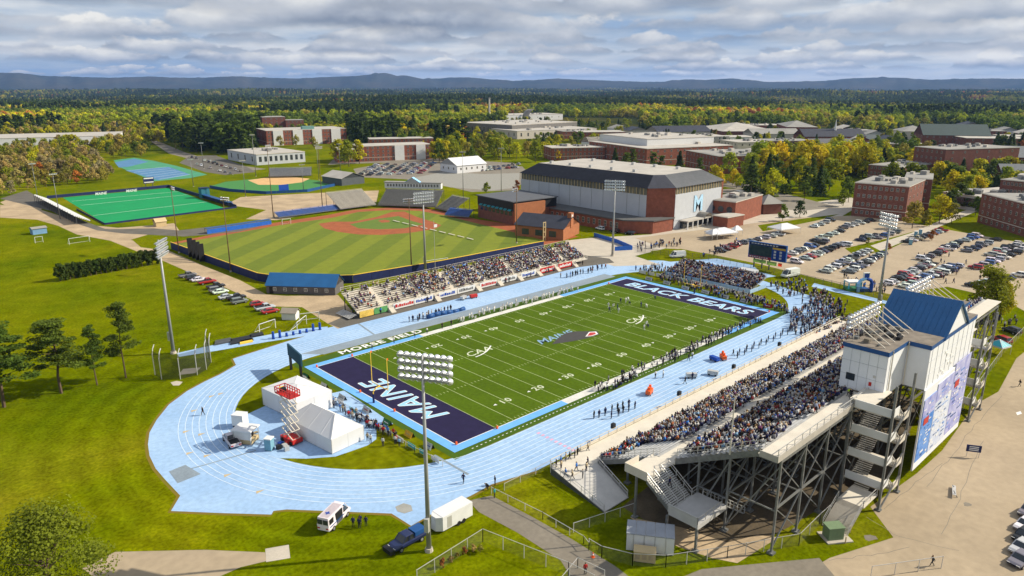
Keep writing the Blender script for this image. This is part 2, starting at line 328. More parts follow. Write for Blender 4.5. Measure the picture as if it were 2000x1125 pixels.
def team(shirt, pants, helm, key):
    if key not in PADS: PADS[key] = [person_mesh('player', ps, shirt, pants, SKIN[2], helm) for ps in ('stand', 'walk', 'crouch')]
    return lambda rs: rs.choice(PADS[key])
home = team((.02, .035, .12), (.02, .03, .10), (.02, .03, .12), 'h'); away = team((.68, .68, .66), (.60, .60, .60), (.55, .55, .56), 'a')
def crowd_kit():
    objs = []; rs = random.Random(3); pals = [((.015, .02, .07), (.02, .02, .03)), ((.012, .012, .014), (.02, .02, .025)), ((.48, .48, .47), (.04, .045, .08)), ((.04, .16, .5), (.03, .03, .05)), ((.18, .18, .19), (.03, .03, .05)), ((.26, .03, .03), (.03, .03, .05)), ((.42, .33, .22), (.06, .06, .08)), ((.20, .34, .5), (.03, .03, .05)), ((.30, .10, .04), (.03, .03, .05)), ((.03, .03, .08), (.05, .05, .08)), ((.5, .48, .46), (.02, .02, .03)), ((.05, .05, .12), (.25, .2, .14)), ((.10, .03, .10), (.02, .02, .03)), ((.2, .22, .3), (.02, .02, .03))]
    for k in range(28):
        s, p = pals[k % 14]; pose = 'sit' if k < 14 or rs.random() < .2 else rs.choice(('stand', 'stand', 'walk'))
        objs.append(bpy.data.objects.new(f'k_{k:02d}', person_mesh('crowd_person', pose, s, p, SKIN[rs.choice((0, 0, 1, 1, 2))], rs.choice(HAIRC+[(.5, .5, .5), (.03, .08, .3)]), 0)))
    return objs
KIT = crowd_kit()
# ================================================================== the setting: ground
YD = .9144
def terrain(x, y):
    d = math.hypot(x-50, y-50); t = min(1, max(0, (d-1100)/2500)); t = t*t*(3-2*t)
    if t == 0: return 0.
    return t*(mnoise.noise(Vector((x/1250, y/1250, 1.3)))*34 + mnoise.noise(Vector((x/520, y/520, 5.3)))*13 - 8)
def build_ground():
    vs = [(50, 50, 0)]; fs = []; rad = [150, 300, 500, 700, 900, 1100]; r = 1100
    while r < 17000: r *= 1.09; rad.append(r)
    n = 160
    for r in rad:
        for i in range(n):
            a = 2*math.pi*i/n; x = 50+r*math.cos(a); y = 50+r*math.sin(a); vs.append((x, y, terrain(x, y)))
    for i in range(n): fs.append((0, 1+i, 1+(i+1) % n))
    for k in range(len(rad)-1):
        for i in range(n): fs.append((1+k*n+i, 1+(k+1)*n+i, 1+(k+1)*n+(i+1) % n, 1+k*n+(i+1) % n))
    mt = bpy.data.materials.new('ground'); mt.use_nodes = True; nt = mt.node_tree; N = nt.nodes.new; L = nt.links.new
    b = nt.nodes['Principled BSDF']; b.inputs['Roughness'].default_value = .95; b.inputs['Specular IOR Level'].default_value = 0.
    ge = N('ShaderNodeNewGeometry')
    def noi(sc, det):
        n_ = N('ShaderNodeTexNoise'); n_.inputs['Scale'].default_value = sc; n_.inputs['Detail'].default_value = det; n_.inputs['Roughness'].default_value = .62; L(ge.outputs['Position'], n_.inputs[0]); return n_.outputs[0]
    def ramp(src, stops):
        c = N('ShaderNodeValToRGB'); L(src, c.inputs[0]); e = c.color_ramp.elements
        e[0].position, e[0].color = stops[0][0], (*stops[0][1], 1); e[1].position, e[1].color = stops[-1][0], (*stops[-1][1], 1)
        for p, q in stops[1:-1]: k = e.new(p); k.color = (*q, 1)
        return c.outputs[0]
    def mul(a, src, lo, hi):
        m2 = N('ShaderNodeMapRange'); m2.inputs[1].default_value = .3; m2.inputs[2].default_value = .7; m2.inputs[3].default_value = lo; m2.inputs[4].default_value = hi; L(src, m2.inputs[0])
        mm = N('ShaderNodeMix'); mm.data_type = 'RGBA'; mm.blend_type = 'MULTIPLY'; mm.inputs[0].default_value = 1; L(a, mm.inputs[6]); L(m2.outputs[0], mm.inputs[7]); return mm.outputs[2]
    lawn = ramp(noi(.022, 9), [(.32, (.068, .104, .0004)), (.5, (.122, .145, .0006)), (.68, (.185, .180, .002))])
    dry = N('ShaderNodeMapRange'); dry.inputs[1].default_value = .56; dry.inputs[2].default_value = .72; dry.inputs[4].default_value = .28; L(noi(.011, 7), dry.inputs[0])
    dm = N('ShaderNodeMix'); dm.data_type = 'RGBA'; L(dry.outputs[0], dm.inputs[0]); L(lawn, dm.inputs[6]); dm.inputs[7].default_value = (.27, .20, .03, 1); lawn = dm.outputs[2]
    lawn = mul(mul(lawn, noi(1.7, 4), .62, 1.36), noi(.25, 5), .78, 1.18)
    wood = ramp(noi(.004, 8), [(.3, (.020, .030, .012)), (.5, (.040, .050, .014)), (.62, (.075, .065, .015)), (.75, (.10, .055, .02))])
    wood = mul(wood, noi(.05, 3), .5, 1.4)
    # mowing rings and wheel tracks that follow the track bend
    vs_ = N('ShaderNodeVectorMath'); vs_.operation = 'DISTANCE'; L(ge.outputs['Position'], vs_.inputs[0]); vs_.inputs[1].default_value = (-5.3, 25.5, 0)
    wv = N('ShaderNodeMath'); wv.operation = 'MULTIPLY_ADD'; L(noi(.05, 3), wv.inputs[0]); wv.inputs[1].default_value = 9.; L(vs_.outputs['Value'], wv.inputs[2])
    wm = N('ShaderNodeMath'); wm.operation = 'MULTIPLY'; L(wv.outputs[0], wm.inputs[0]); wm.inputs[1].default_value = 1.35
    wsn = N('ShaderNodeMath'); wsn.operation = 'SINE'; L(wm.outputs[0], wsn.inputs[0])
    wr = N('ShaderNodeMapRange'); wr.inputs[1].default_value = -1; wr.inputs[2].default_value = 1; wr.inputs[3].default_value = .80; wr.inputs[4].default_value = 1.10; L(wsn.outputs[0], wr.inputs[0])
    wk = N('ShaderNodeMapRange'); wk.inputs[1].default_value = 48; wk.inputs[2].default_value = 95; wk.inputs[3].default_value = .85; wk.inputs[4].default_value = 0.1; L(vs_.outputs['Value'], wk.inputs[0])
    wx = N('ShaderNodeMix'); wx.data_type = 'RGBA'; wx.blend_type = 'MULTIPLY'; L(wk.outputs[0], wx.inputs[0]); L(lawn, wx.inputs[6]); L(wr.outputs[0], wx.inputs[7]); lawn = wx.outputs[2]
    vl = N('ShaderNodeVectorMath'); vl.operation = 'LENGTH'; L(ge.outputs['Position'], vl.inputs[0])
    mr = N('ShaderNodeMapRange'); mr.inputs[1].default_value = 600; mr.inputs[2].default_value = 950; L(vl.outputs['Value'], mr.inputs[0])
    mx = N('ShaderNodeMix'); mx.data_type = 'RGBA'; L(mr.outputs[0], mx.inputs[0]); L(lawn, mx.inputs[6]); L(wood, mx.inputs[7])
    L(mx.outputs[2], b.inputs['Base Color'])
    me = bpy.data.meshes.new('ground'); me.from_pydata(vs, [], fs); me.materials.append(mt); me.update()
    tag(link('ground', me), 'wide green campus lawn running out to wooded country', kind='structure')
build_ground()
LV = .005; NSH = [0]
def sheet(name, poly, m, lv, label=None, parent=None):
    NSH[0] += 1; o = MB().sheet(poly, lv*LV+NSH[0]*.00004).build(name, m, parent)
    if parent is None: tag(o, label or name.replace('_', ' '), kind='structure')
    return o
def psheet(name, px, m, lv, label=None, parent=None): return sheet(name, [G2(*p) for p in px], m, lv, label, parent)
def arc(cx, cy, r, a0, a1, n=24): return [(cx+r*math.cos(R(a0+(a1-a0)*i/n)), cy+r*math.sin(R(a0+(a1-a0)*i/n))) for i in range(n+1)]
def strip(mb, pts, w, z, mi=0):
    n = len(pts); L_, R_ = [], []
    for i, p in enumerate(pts):
        a = Vector(pts[max(0, i-1)]); b = Vector(pts[min(n-1, i+1)]); d = (b-a).normalized(); nn = Vector((-d.y, d.x))*w/2
        L_.append((p[0]+nn.x, p[1]+nn.y, z)); R_.append((p[0]-nn.x, p[1]-nn.y, z))
    mb.add(R_+L_, [(i, i+1, n+i+1, n+i) for i in range(n-1)], mi)
# ---- running track
TX0, TX1, TY = -5.3, 96.5, 25.5
out = [(-5.3, -15.6), (96.5, -15.6)]+arc(96.5, 27.7, 43.3, -90, 90, 30)[1:]+[(TX1, 71.), (6, 71.0)]
out += [G2(*p) for p in [(640, 644), (560, 667), (466, 697), (455, 701), (461, 713), (430, 731), (400, 745), (365, 764), (330, 790), (306, 820), (292, 845), (289, 868), (292, 890), (304, 915), (322, 936), (352, 968), (334, 998), (430, 1002), (530, 1005), (534, 998), (560, 995), (765, 1003), (803, 1027), (850, 1000), (920, 968), (960, 946)]]
track = MB()
inn = arc(TX0, TY, 29.6, 270, 90, 30)+arc(TX1, TY, 29.6, 90, -90, 30)
trk = sheet('running_track', out, M['track'], 2, 'pale blue running track looping around the football field')
infield = sheet('infield_lawn', inn, M['lawn'], 3, 'grass apron between the track and the football field')
eb = MB(); strip(eb, out[34:]+out[:1], 1.1, 1.6*LV); tag(eb.build('worn_edge', mat('worn_soil', (.20, .12, .02), .95, col2=(.15, .135, .004), scale=.35, detail=8)), 'worn brown grass edge along the outside of the track bend', kind='structure')
for k in range(9):
    mb = MB(); rr = 29.9+k*1.16
    strip(mb, [(96, TY-rr), (TX0, TY-rr)]+arc(TX0, TY, rr, 270, 90, 40)+[(TX0, TY+rr), (96, TY+rr)], .10, 5*LV)
    mb.build('lane_line', M['lane'], trk)
for px_ in [(414, 774), (432, 769), (380, 802), (364, 843), (394, 848), (371, 885), (405, 890), (445, 928), (508, 960)]:
    p = G(*px_); MB().sheet([(p.x-.7, p.y-.3), (p.x+.7, p.y), (p.x-.4, p.y+.5)], 6*LV).build('lane_arrow', M['tan'], trk)
for (a, b, w) in [((848, 889), (915, 927), .45), ((340, 925), (500, 880), .3), ((700, 632), (740, 660), .5)]:
    mb = MB(); strip(mb, [G2(*a), G2(*b)], w, 6*LV); mb.build('runway_mark', M['trackd'], trk)
for i in range(9):
    p = G(1052+i*8.5, 846+i*4.2); MB().box(p.x-.35, p.x+.35, p.y-.25, p.y+.25, 5*LV, 6*LV).build('start_mark', mat('faded_red', (.62, .36, .5)) if i == 0 else bpy.data.materials['faded_red'], trk)
psheet('water_jump_pit', [(330, 921), (362, 908), (392, 926), (347, 944)], M['trackd'], 6, 'grey steeplechase pit on the track bend', trk)
psheet('puddle', [(772, 990), (788, 983), (803, 987), (806, 998), (790, 1003), (776, 999)], mat('stain', (.30, .30, .28)), 6, None, trk)
sheet('track_shoulder', [(-4, 54.6), (100, 53.0), (100, 57.6), (-8, 58.6)], M['trackd'], 5, 'worn grey band beside the far straight')
psheet('blue_apron', [(443, 833), (470, 815), (520, 792), (560, 775), (600, 762), (640, 763), (700, 800), (735, 838), (735, 858), (718, 870), (690, 880), (655, 892), (600, 896), (540, 895), (500, 880), (460, 860)], M['track'], 5, 'blue paved apron under the tents')
psheet('blue_pad', [(640, 770), (672, 763), (768, 828), (740, 838)], M['track'], 6, 'blue pad behind the near end zone')
# ---- football field
fx0, fx1, fy1 = -10*YD, 110*YD, 53.333*YD; BW = 2.0
sheet('turf_border', [(fx0-3.4, -3.9), (fx1+4.5, -3.9), (fx1+4.5, fy1+4.6), (fx0-3.4, fy1+5.2)], M['turf2'], 4, 'green turf margin around the football field')
field = sheet('football_field', [(fx0, 0), (fx1, 0), (fx1, fy1), (fx0, fy1)], M['turf'], 6, 'green artificial football field with white yard lines')
def frect(name, x0, x1, y0, y1, m, lv): return sheet(name, [(x0, y0), (x1, y0), (x1, y1), (x0, y1)], m, lv, parent=field)
cs0, cs1 = 17.2, 76.
frect('border_strip', fx0-BW, fx0, -BW, fy1+BW, M['bluet'], 6); frect('border_strip', fx1, fx1+BW, -BW, fy1+BW, M['bluet'], 6)
for (y0, y1) in ((-BW, 0), (fy1, fy1+BW)):
    a, b = (cs0, cs1) if y0 < 0 else (20., 71.)
    frect('border_strip', fx0, a, y0, y1, M['bluet'], 6); frect('border_strip', b, fx1, y0, y1, M['bluet'], 6); frect('coach_strip', a, b, y0, y1, M['chalk'], 6)
frect('end_zone', fx0, 0, 0, fy1, M['navy'], 7); frect('end_zone', 100*YD, fx1, 0, fy1, M['navy'], 7)
for x in range(0, 101, 5): frect('yard_line', x*YD-.06, x*YD+.055, 0.3, fy1-.3, M['yline'], 8)
for (x0, x1, y0, y1) in ((fx0-.08, fx1+.08, -.16, 0), (fx0-.08, fx1+.08, fy1, fy1+.16), (fx0-.16, fx0, 0, fy1), (fx1, fx1+.16, 0, fy1)): frect('boundary_line', x0, x1, y0, y1, M['white'], 9)
for (yy, name) in ((.35, 'near'), (20*YD, 'a'), (33.33*YD, 'b'), (fy1-.95, 'far')):
    hm = MB()
    for x in range(1, 100):
        if x % 5: hm.box(x*YD-.06, x*YD+.06, yy, yy+.62, 8*LV, 8.6*LV)
    hm.build('hash_mark', M['yline'], field)
hm = MB()
for i in range(60): hm.box(fx0+1+i*1.0, fx0+1.4+i*1.0, -3.0, -2.85, 6*LV, 7*LV)
hm.build('dash_row', M['white'], field)
Z = 9.5*LV
for i in range(1, 10):
    x = i*10*YD; n = i*10 if i <= 5 else 100-i*10
    for (yy, s) in ((8*YD, 1), (fy1-8*YD, -1)):
        t = str(n)
        text('yard_number', t, 2.3, (x, yy, Z), (s, 0, 0), (0, s, 0), M['numer'], field, bold=.04, space=1.3, sx=1.05)
        if n != 50:
            q = -1 if i < 5 else 1
            MB().sheet([(x+q*3.2, yy), (x+q*2.4, yy+.35), (x+q*2.4, yy-.35)], Z).build('direction_arrow', M['white'], field)
def outl(name, txt, size, pos, d, u, shear, b, sx=1., sy=1., space=1.):
    for k in range(8): a_ = math.pi*k/4; text('letter_edge', txt, size, (pos[0]+.17*math.cos(a_), pos[1]+.17*math.sin(a_), 9*LV+k*.0008), d, u, M['white'], field, shear, 0., space, sx, sy)
    text(name, txt, size, (pos[0], pos[1], 10.5*LV), d, u, M['sky'], field, shear, 0.0, space, sx, sy)
outl('end_zone_letters', 'MAINE', 7.6, (fx0/2, 21.8, 0), (0, 1, 0), (-1, 0, 0), .25, .085, .98, .95, 1.1)
outl('end_zone_letters', 'BLACK BEARS', 6.6, (105*YD, fy1/2, 0), (0, -1, 0), (1, 0, 0), .18, .085, 1.0, .95, 1.03)
text('field_name', 'MORSE FIELD', 3.6, (10.5, fy1+4.0, 7*LV), (1, 0, 0), (0, 1, 0), M['white'], field, 0, .10, 1.12, 1.0, .85)
for x in (25*YD, 75*YD):
    text('conference_letters', 'CAA', 3.6, (x, 31.5 if x < 40 else 15.5+5.5, Z), (1, 0, 0), (0, 1, 0), M['numer'], field, .3, .02, 1.0, 1.0, 1)
    mb = MB(); yy = 31.5 if x < 40 else 21.; pts = [(x-2.6+i*.62, yy-2.1+.022*i*i) for i in range(13)]; strip(mb, pts, .35, Z+.002); mb.build('swoosh', M['white'], field)
cx, cy = 50*YD, fy1/2
em = lambda P, k=1.35: [(cx+.3+(x-cx)*k, cy-.6+(y-cy+.8)*k) for x, y in P]
text('midfield_letters', 'MAINE', 3.9, (cx-2.6, cy+1.7, Z), (1, 0, 0), (0, 1, 0), mat('dull_blue', (.22, .36, .52)), field, .35, .05, 1.0, 1.05, 1)
MB().sheet(em([(cx-5.2, cy-1.2), (cx-1.5, cy+.5), (cx+1.2, cy+1.2), (cx+3.0, cy+.6), (cx+4.4, cy-.6), (cx+6.2, cy-2.0), (cx+5.0, cy-3.6), (cx+1.5, cy-3.4), (cx-1.5, cy-2.6)]), Z+LV).build('emblem_patch', mat('emblem_grey', (.055, .052, .05)), field)
MB().sheet(em([(cx+2.2, cy-2.6), (cx+4.6, cy-1.4), (cx+5.8, cy-2.1), (cx+5.0, cy-3.3), (cx+3.2, cy-3.2)]), Z+2*LV).build('emblem_patch', M['white'], field)
MB().sheet(em([(cx+2.7, cy-2.6), (cx+4.5, cy-1.7), (cx+5.3, cy-2.3), (cx+4.7, cy-3.0), (cx+3.4, cy-3.0)]), Z+3*LV).build('emblem_patch', M['red'], field)
# ---- baseball field
bb = [(336, 474), (420, 508), (505, 541), (560, 548), (690, 551), (860, 521), (1060, 480), (1130, 462), (1010, 440), (930, 428), (880, 415), (830, 407), (770, 405), (690, 410), (640, 420), (530, 436), (430, 455)]
psheet('warning_track', bb, M['clay'], 2, 'red clay warning track round the baseball field')
def stripemat(name, a, b, d, w, ph=0):
    mt = mat(name, a, .85, var=.1, scale=.3, fine=.12); nt = mt.node_tree; N = nt.nodes.new; L = nt.links.new; bs = nt.nodes['Principled BSDF']
    src = bs.inputs['Base Color'].links[0].from_socket
    ge = N('ShaderNodeNewGeometry'); dp = N('ShaderNodeVectorMath'); dp.operation = 'DOT_PRODUCT'; dp.inputs[1].default_value = (-d[1]/w, d[0]/w, 0); L(ge.outputs['Position'], dp.inputs[0])
    s = N('ShaderNodeMath'); s.operation = 'SINE'; L(dp.outputs['Value'], s.inputs[0])
    mr = N('ShaderNodeMapRange'); mr.inputs[1].default_value = -.12; mr.inputs[2].default_value = .12; L(s.outputs[0], mr.inputs[0])
    k = N('ShaderNodeMix'); k.data_type = 'RGBA'; k.inputs[6].default_value = (1, 1, 1, 1); k.inputs[7].default_value = (b[0]/a[0], b[1]/a[1], b[2]/a[2], 1); L(mr.outputs[0], k.inputs[0])
    mm = N('ShaderNodeMix'); mm.data_type = 'RGBA'; mm.blend_type = 'MULTIPLY'; mm.inputs[0].default_value = 1; L(src, mm.inputs[6]); L(k.outputs[2], mm.inputs[7]); L(mm.outputs[2], bs.inputs['Base Color'])
    return mt
sd = (Vector(G2(690, 470))-Vector(G2(560, 545))).normalized()
psheet('baseball_outfield', [(345, 476), (424, 507), (507, 539), (560, 545), (688, 548), (860, 518), (1055, 477), (1065, 470), (985, 449), (930, 436), (870, 421), (820, 412), (765, 410), (700, 414), (650, 425), (540, 441), (440, 459)],
       stripemat('mown_turf', (.165, .195, .008), (.118, .156, .006), sd, 2.6), 3, 'striped green baseball outfield turf')
psheet('infield_clay', [(622, 437), (650, 433), (690, 433), (735, 424), (765, 414), (790, 413), (815, 424), (845, 433), (862, 440), (850, 447), (800, 455), (745, 459), (700, 458), (660, 453), (633, 446)], M['clay'], 4, 'red clay baseball infield')
psheet('infield_turf', [(683, 438), (735, 428), (778, 422), (806, 432), (828, 438), (790, 446), (740, 448), (700, 446)], M['bturf'], 5, 'green turf diamond inside the clay infield')
psheet('mound', [(738, 431), (750, 429), (762, 431), (760, 434), (745, 435)], M['clay'], 6, 'round red pitching mound')
# ---- other ground areas
psheet('dirt_road', [(0, 400), (60, 405), (120, 430), (200, 452), (260, 470), (275, 483), (330, 490), (400, 520), (470, 548), (520, 575), (560, 578), (660, 576), (690, 610), (700, 632), (660, 642), (640, 632), (590, 600), (520, 598), (440, 562), (370, 532), (320, 510), (270, 492), (215, 470), (150, 458), (90, 430), (0, 425)], M['dirt'], 2, 'tan dirt road past the parked cars and sheds')
psheet('dirt_patch', [(0, 395), (40, 380), (95, 392), (80, 410), (180, 440), (230, 445), (300, 440), (340, 436), (350, 450), (290, 458), (250, 470), (190, 462), (110, 440), (40, 420)], M['dirt'], 3, 'bare tan dirt beside the green field')
psheet('stand_path', [(0, 388), (52, 372), (75, 385), (120, 408), (160, 430), (205, 447), (250, 450), (240, 456), (190, 450), (150, 437), (100, 412)], M['asphd'], 4, 'grey path beside the small bleachers')
psheet('dark_lane', [(350, 450), (420, 442), (500, 432), (530, 436), (470, 452), (410, 458), (360, 462), (240, 456), (200, 448), (300, 446)], M['asphd'], 4, 'dark paved lane above the baseball field')
psheet('dirt_yard', [(440, 400), (470, 385), (560, 380), (660, 375), (740, 372), (735, 395), (660, 405), (640, 412), (540, 430), (480, 428), (520, 410)], M['dirt'], 3, 'bare yard between softball and baseball fields')
psheet('visitor_apron', [(640, 632), (690, 610), (760, 590), (1000, 530), (1130, 497), (1190, 505), (1200, 513), (1130, 522), (1000, 556), (860, 592), (700, 632), (665, 641)], M['asphd'], 3, 'grey apron in front of the far bleachers')
psheet('green_turf_field', [(122, 386), (330, 367), (440, 407), (205, 437)], M['hockey'], 2, 'bright green artificial turf field with navy border')
for (a, b) in (((158, 401), (368, 380)), ((140, 393), (350, 374)), ((182, 421), (405, 394))):
    mb = MB(); strip(mb, [G2(*a), G2(*b)], .35, 3*LV); tag(mb.build('field_line', M['white']), 'white line across the bright green field', kind='structure')
psheet('tennis_courts', [(222, 313), (262, 308), (300, 314), (345, 324), (405, 341), (370, 348), (300, 354), (262, 338), (232, 326)], M['courtg'], 2, 'green surround of the tennis courts')
psheet('court_surface', [(224, 317), (262, 310), (290, 316), (250, 326), (232, 327)], M['court'], 3, 'blue tennis courts far set')
psheet('court_surface', [(245, 333), (330, 326), (372, 341), (308, 352)], M['court'], 3, 'blue tennis courts near set')
for i in range(6):
    t = i/5; mb = MB(); strip(mb, [G2(250+t*60, 333+t*17), G2(325+t*46, 326+t*15)], .5, 4*LV); tag(mb.build('court_line', M['white']), 'white line on the near tennis courts', kind='structure')
psheet('softball_turf', [(410, 364), (440, 355), (490, 350), (560, 346), (625, 353), (650, 362), (600, 372), (520, 376), (450, 372)], mat('softball_green', (.05, .20, .04)), 2, 'green softball outfield')
psheet('softball_infield', [(484, 352), (520, 347), (565, 345), (605, 349), (590, 356), (550, 361), (505, 361)], M['infield'], 3, 'tan softball infield')
psheet('access_road', [(285, 270), (300, 272), (360, 297), (430, 318), (520, 330), (470, 336), (400, 318), (330, 300)], M['asph'], 2, 'grey road past the pine grove')
psheet('side_lot', [(370, 305), (420, 303), (480, 325), (500, 336), (440, 342), (400, 336), (350, 318)], M['asphd'], 3, 'parking area beside the tennis courts')
psheet('upper_lot', [(690, 330), (760, 317), (850, 316), (1020, 325), (1040, 345), (1000, 372), (920, 375), (850, 358), (790, 350), (700, 346)], M['asph'], 2, 'grey parking lot behind the baseball field')
psheet('gravel_court', [(800, 349), (870, 335), (940, 340), (1015, 338), (1013, 366), (960, 372), (880, 366)], mat('gravel', (.27, .26, .23), .95), 3, 'empty gravel court beside the gym')
psheet('campus_plaza', [(1105, 470), (1150, 465), (1270, 458), (1340, 440), (1400, 425), (1500, 408), (1660, 385), (1690, 395), (1640, 425), (1560, 440), (1520, 450), (1480, 452), (1440, 465), (1400, 490), (1300, 485), (1240, 500), (1290, 517), (1200, 520), (1130, 500), (1100, 482)], M['conc'], 2, 'pale plaza in front of the gym')
psheet('car_park', [(1240, 465), (1440, 440), (1560, 425), (1700, 420), (1830, 445), (2000, 475), (2060, 500), (2060, 640), (1960, 585), (1850, 560), (1740, 575), (1640, 555), (1560, 535), (1480, 515), (1380, 495), (1290, 482)], M['road'], 3, 'pale car park full of cars behind the scoreboard')
psheet('verge', [(1270, 490), (1330, 486), (1400, 500), (1460, 515), (1430, 522), (1330, 515), (1290, 508)], M['lawn'], 4, 'grass verge beside the plaza path')
psheet('verge', [(1545, 535), (1640, 560), (1745, 583), (1740, 640), (1650, 620), (1590, 580), (1480, 545)], M['lawn'], 4, 'grass strip between car park and track')
psheet('blue_path', [(1300, 512), (1400, 505), (1470, 518), (1480, 527), (1400, 522), (1320, 522)], M['track'], 6, 'blue path behind the student bleachers')
psheet('blue_path', [(1590, 553), (1740, 590), (1740, 596), (1585, 560)], M['track'], 6, 'narrow blue path across the grass')
psheet('lot_island', [(1650, 485), (1750, 462), (1800, 448), (1830, 446), (1790, 462), (1730, 490), (1670, 500)], M['lawn'], 5, 'grass island between the car parks')
psheet('foot_path', [(1700, 480), (1780, 455), (1850, 425), (1900, 405), (1910, 412), (1860, 432), (1790, 462), (1720, 490)], M['conc'], 6, 'pale footpath between the car parks')
psheet('verge', [(1480, 440), (1560, 428), (1640, 418), (1600, 430), (1540, 442), (1490, 452)], M['lawn'], 5, 'grass strip at the car park entrance')
psheet('dorm_lawn', [(1640, 418), (1760, 430), (1900, 420), (2000, 462), (2060, 470), (2060, 480), (1940, 455), (1840, 436), (1700, 425)], M['lawn'], 5, 'lawn before the brick dormitories')
# near right: road, verge, ground below the stand
psheet('back_road', [(2060, 640), (1985, 700), (1940, 745), (1890, 810), (1840, 880), (1790, 925), (1700, 990), (1745, 1050), (1620, 1090), (1560, 1125), (1500, 1180), (2300, 1300), (2300, 600)], M['road'], 2, 'pale road and apron behind the press box')
psheet('dark_asphalt', [(1370, 1112), (1440, 1105), (1600, 1090), (1630, 1125), (1660, 1180), (1200, 1180)], M['asph'], 3, 'darker asphalt drive at the bottom')
psheet('roadside_grass', [(1905, 790), (1960, 690), (2060, 600), (2060, 640), (1985, 700), (1950, 765)], M['lawn'], 4, 'grass strip along the back road')
psheet('cart_path', [(915, 978), (960, 968), (1040, 1010), (1120, 1055), (1200, 1105), (1260, 1150), (1130, 1150), (1095, 1095), (1010, 1040), (935, 1000)], M['asph'], 3, 'grey path running down from the track')
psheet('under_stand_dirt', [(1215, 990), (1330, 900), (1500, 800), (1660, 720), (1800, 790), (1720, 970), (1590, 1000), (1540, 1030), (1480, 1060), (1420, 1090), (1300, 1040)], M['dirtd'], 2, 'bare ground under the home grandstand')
psheet('service_drive', [(1230, 1010), (1330, 1030), (1420, 1060), (1480, 1045), (1520, 1050), (1440, 1100), (1390, 1090), (1330, 1070), (1280, 1050)], M['dirt'], 3, 'tan worn patch below the stairs')
psheet('tan_path', [(225, 1078), (400, 1074), (518, 1079), (520, 1096), (470, 1108), (420, 1130), (200, 1140), (160, 1110)], M['road'], 2, 'pale gravel path at the lower left')
psheet('throw_circle_pad', [(518, 1072), (564, 1064), (567, 1090), (520, 1098)], M['conc'], 3, 'pale concrete throwing pad')
psheet('lawn_spot', [(333, 747), (345, 744), (357, 746), (350, 753), (338, 753)], M['conc'], 3, 'pale manhole slab in the grass')
psheet('jump_runway', [(345, 690), (425, 672), (590, 642), (640, 638), (640, 650), (520, 668), (430, 684), (350, 697)], M['track'], 2, 'blue jump runway beside the lawn')
for nm, pts, lb in (('campus_walk', [(1380, 372), (1480, 365), (1600, 395), (1640, 405), (1560, 412), (1500, 405), (1460, 385)], 'pale campus walk beside the gym'),
                    ('campus_walk', [(1290, 345), (1400, 350), (1470, 362), (1440, 368), (1340, 356)], 'pale walk behind the gym'),
                    ('campus_street', [(650, 312), (760, 306), (900, 312), (1000, 318), (1010, 326), (860, 320), (740, 318), (640, 322)], 'street beyond the upper lot'),
                    ('far_lot', [(0, 250), (220, 246), (260, 256), (40, 262)], 'far parking lot behind the white hall'),
                    ('far_lot', [(1480, 262), (1560, 258), (1640, 262), (1560, 270)], 'far lot among the halls')):
    psheet(nm, pts, M['asph'], 3, lb)

# cracks, patches and wear on the pale paving
for i, pts in enumerate(([(1955, 772), (1905, 830), (1850, 900), (1800, 960)], [(1840, 905), (1780, 950), (1715, 1005)], [(1690, 1010), (1760, 1050), (1900, 1080)], [(1920, 860), (1880, 960), (1830, 1060)], [(1620, 1095), (1700, 1085), (1790, 1062)])):
    mb = MB(); W_ = []; q = [Vector(G2(*p)) for p in pts]
    for a_, b_ in zip(q, q[1:]): W_ += [tuple(a_.lerp(b_, t/6)+Vector((random.uniform(-.25, .25), random.uniform(-.25, .25)))) for t in range(6)]
    strip(mb, W_, .08, 3.2*LV); tag(mb.build('paving_crack', M['asph']), f'dark crack in the pale road, {ordn(i)} of five', kind='structure')
for i, (u_, v_, s_) in enumerate([(1890, 985, .8), (1830, 860, .9), (1700, 1050, .9)]):
    p = G(u_, v_); n_ = 11; poly = [(p.x+s_*random.uniform(.6, 1.2)*math.cos(6.283*k/n_), p.y+s_*random.uniform(.5, 1.1)*math.sin(6.283*k/n_)) for k in range(n_)]
    sheet('paving_patch', poly, M['asph'], 2.6, f'worn patch on the pale road, {ordn(i)} of three')
psheet('road_mark', [(1984, 806), (1993, 803), (1996, 808), (1987, 811)], M['white'], 3, 'white painted mark on the back road')
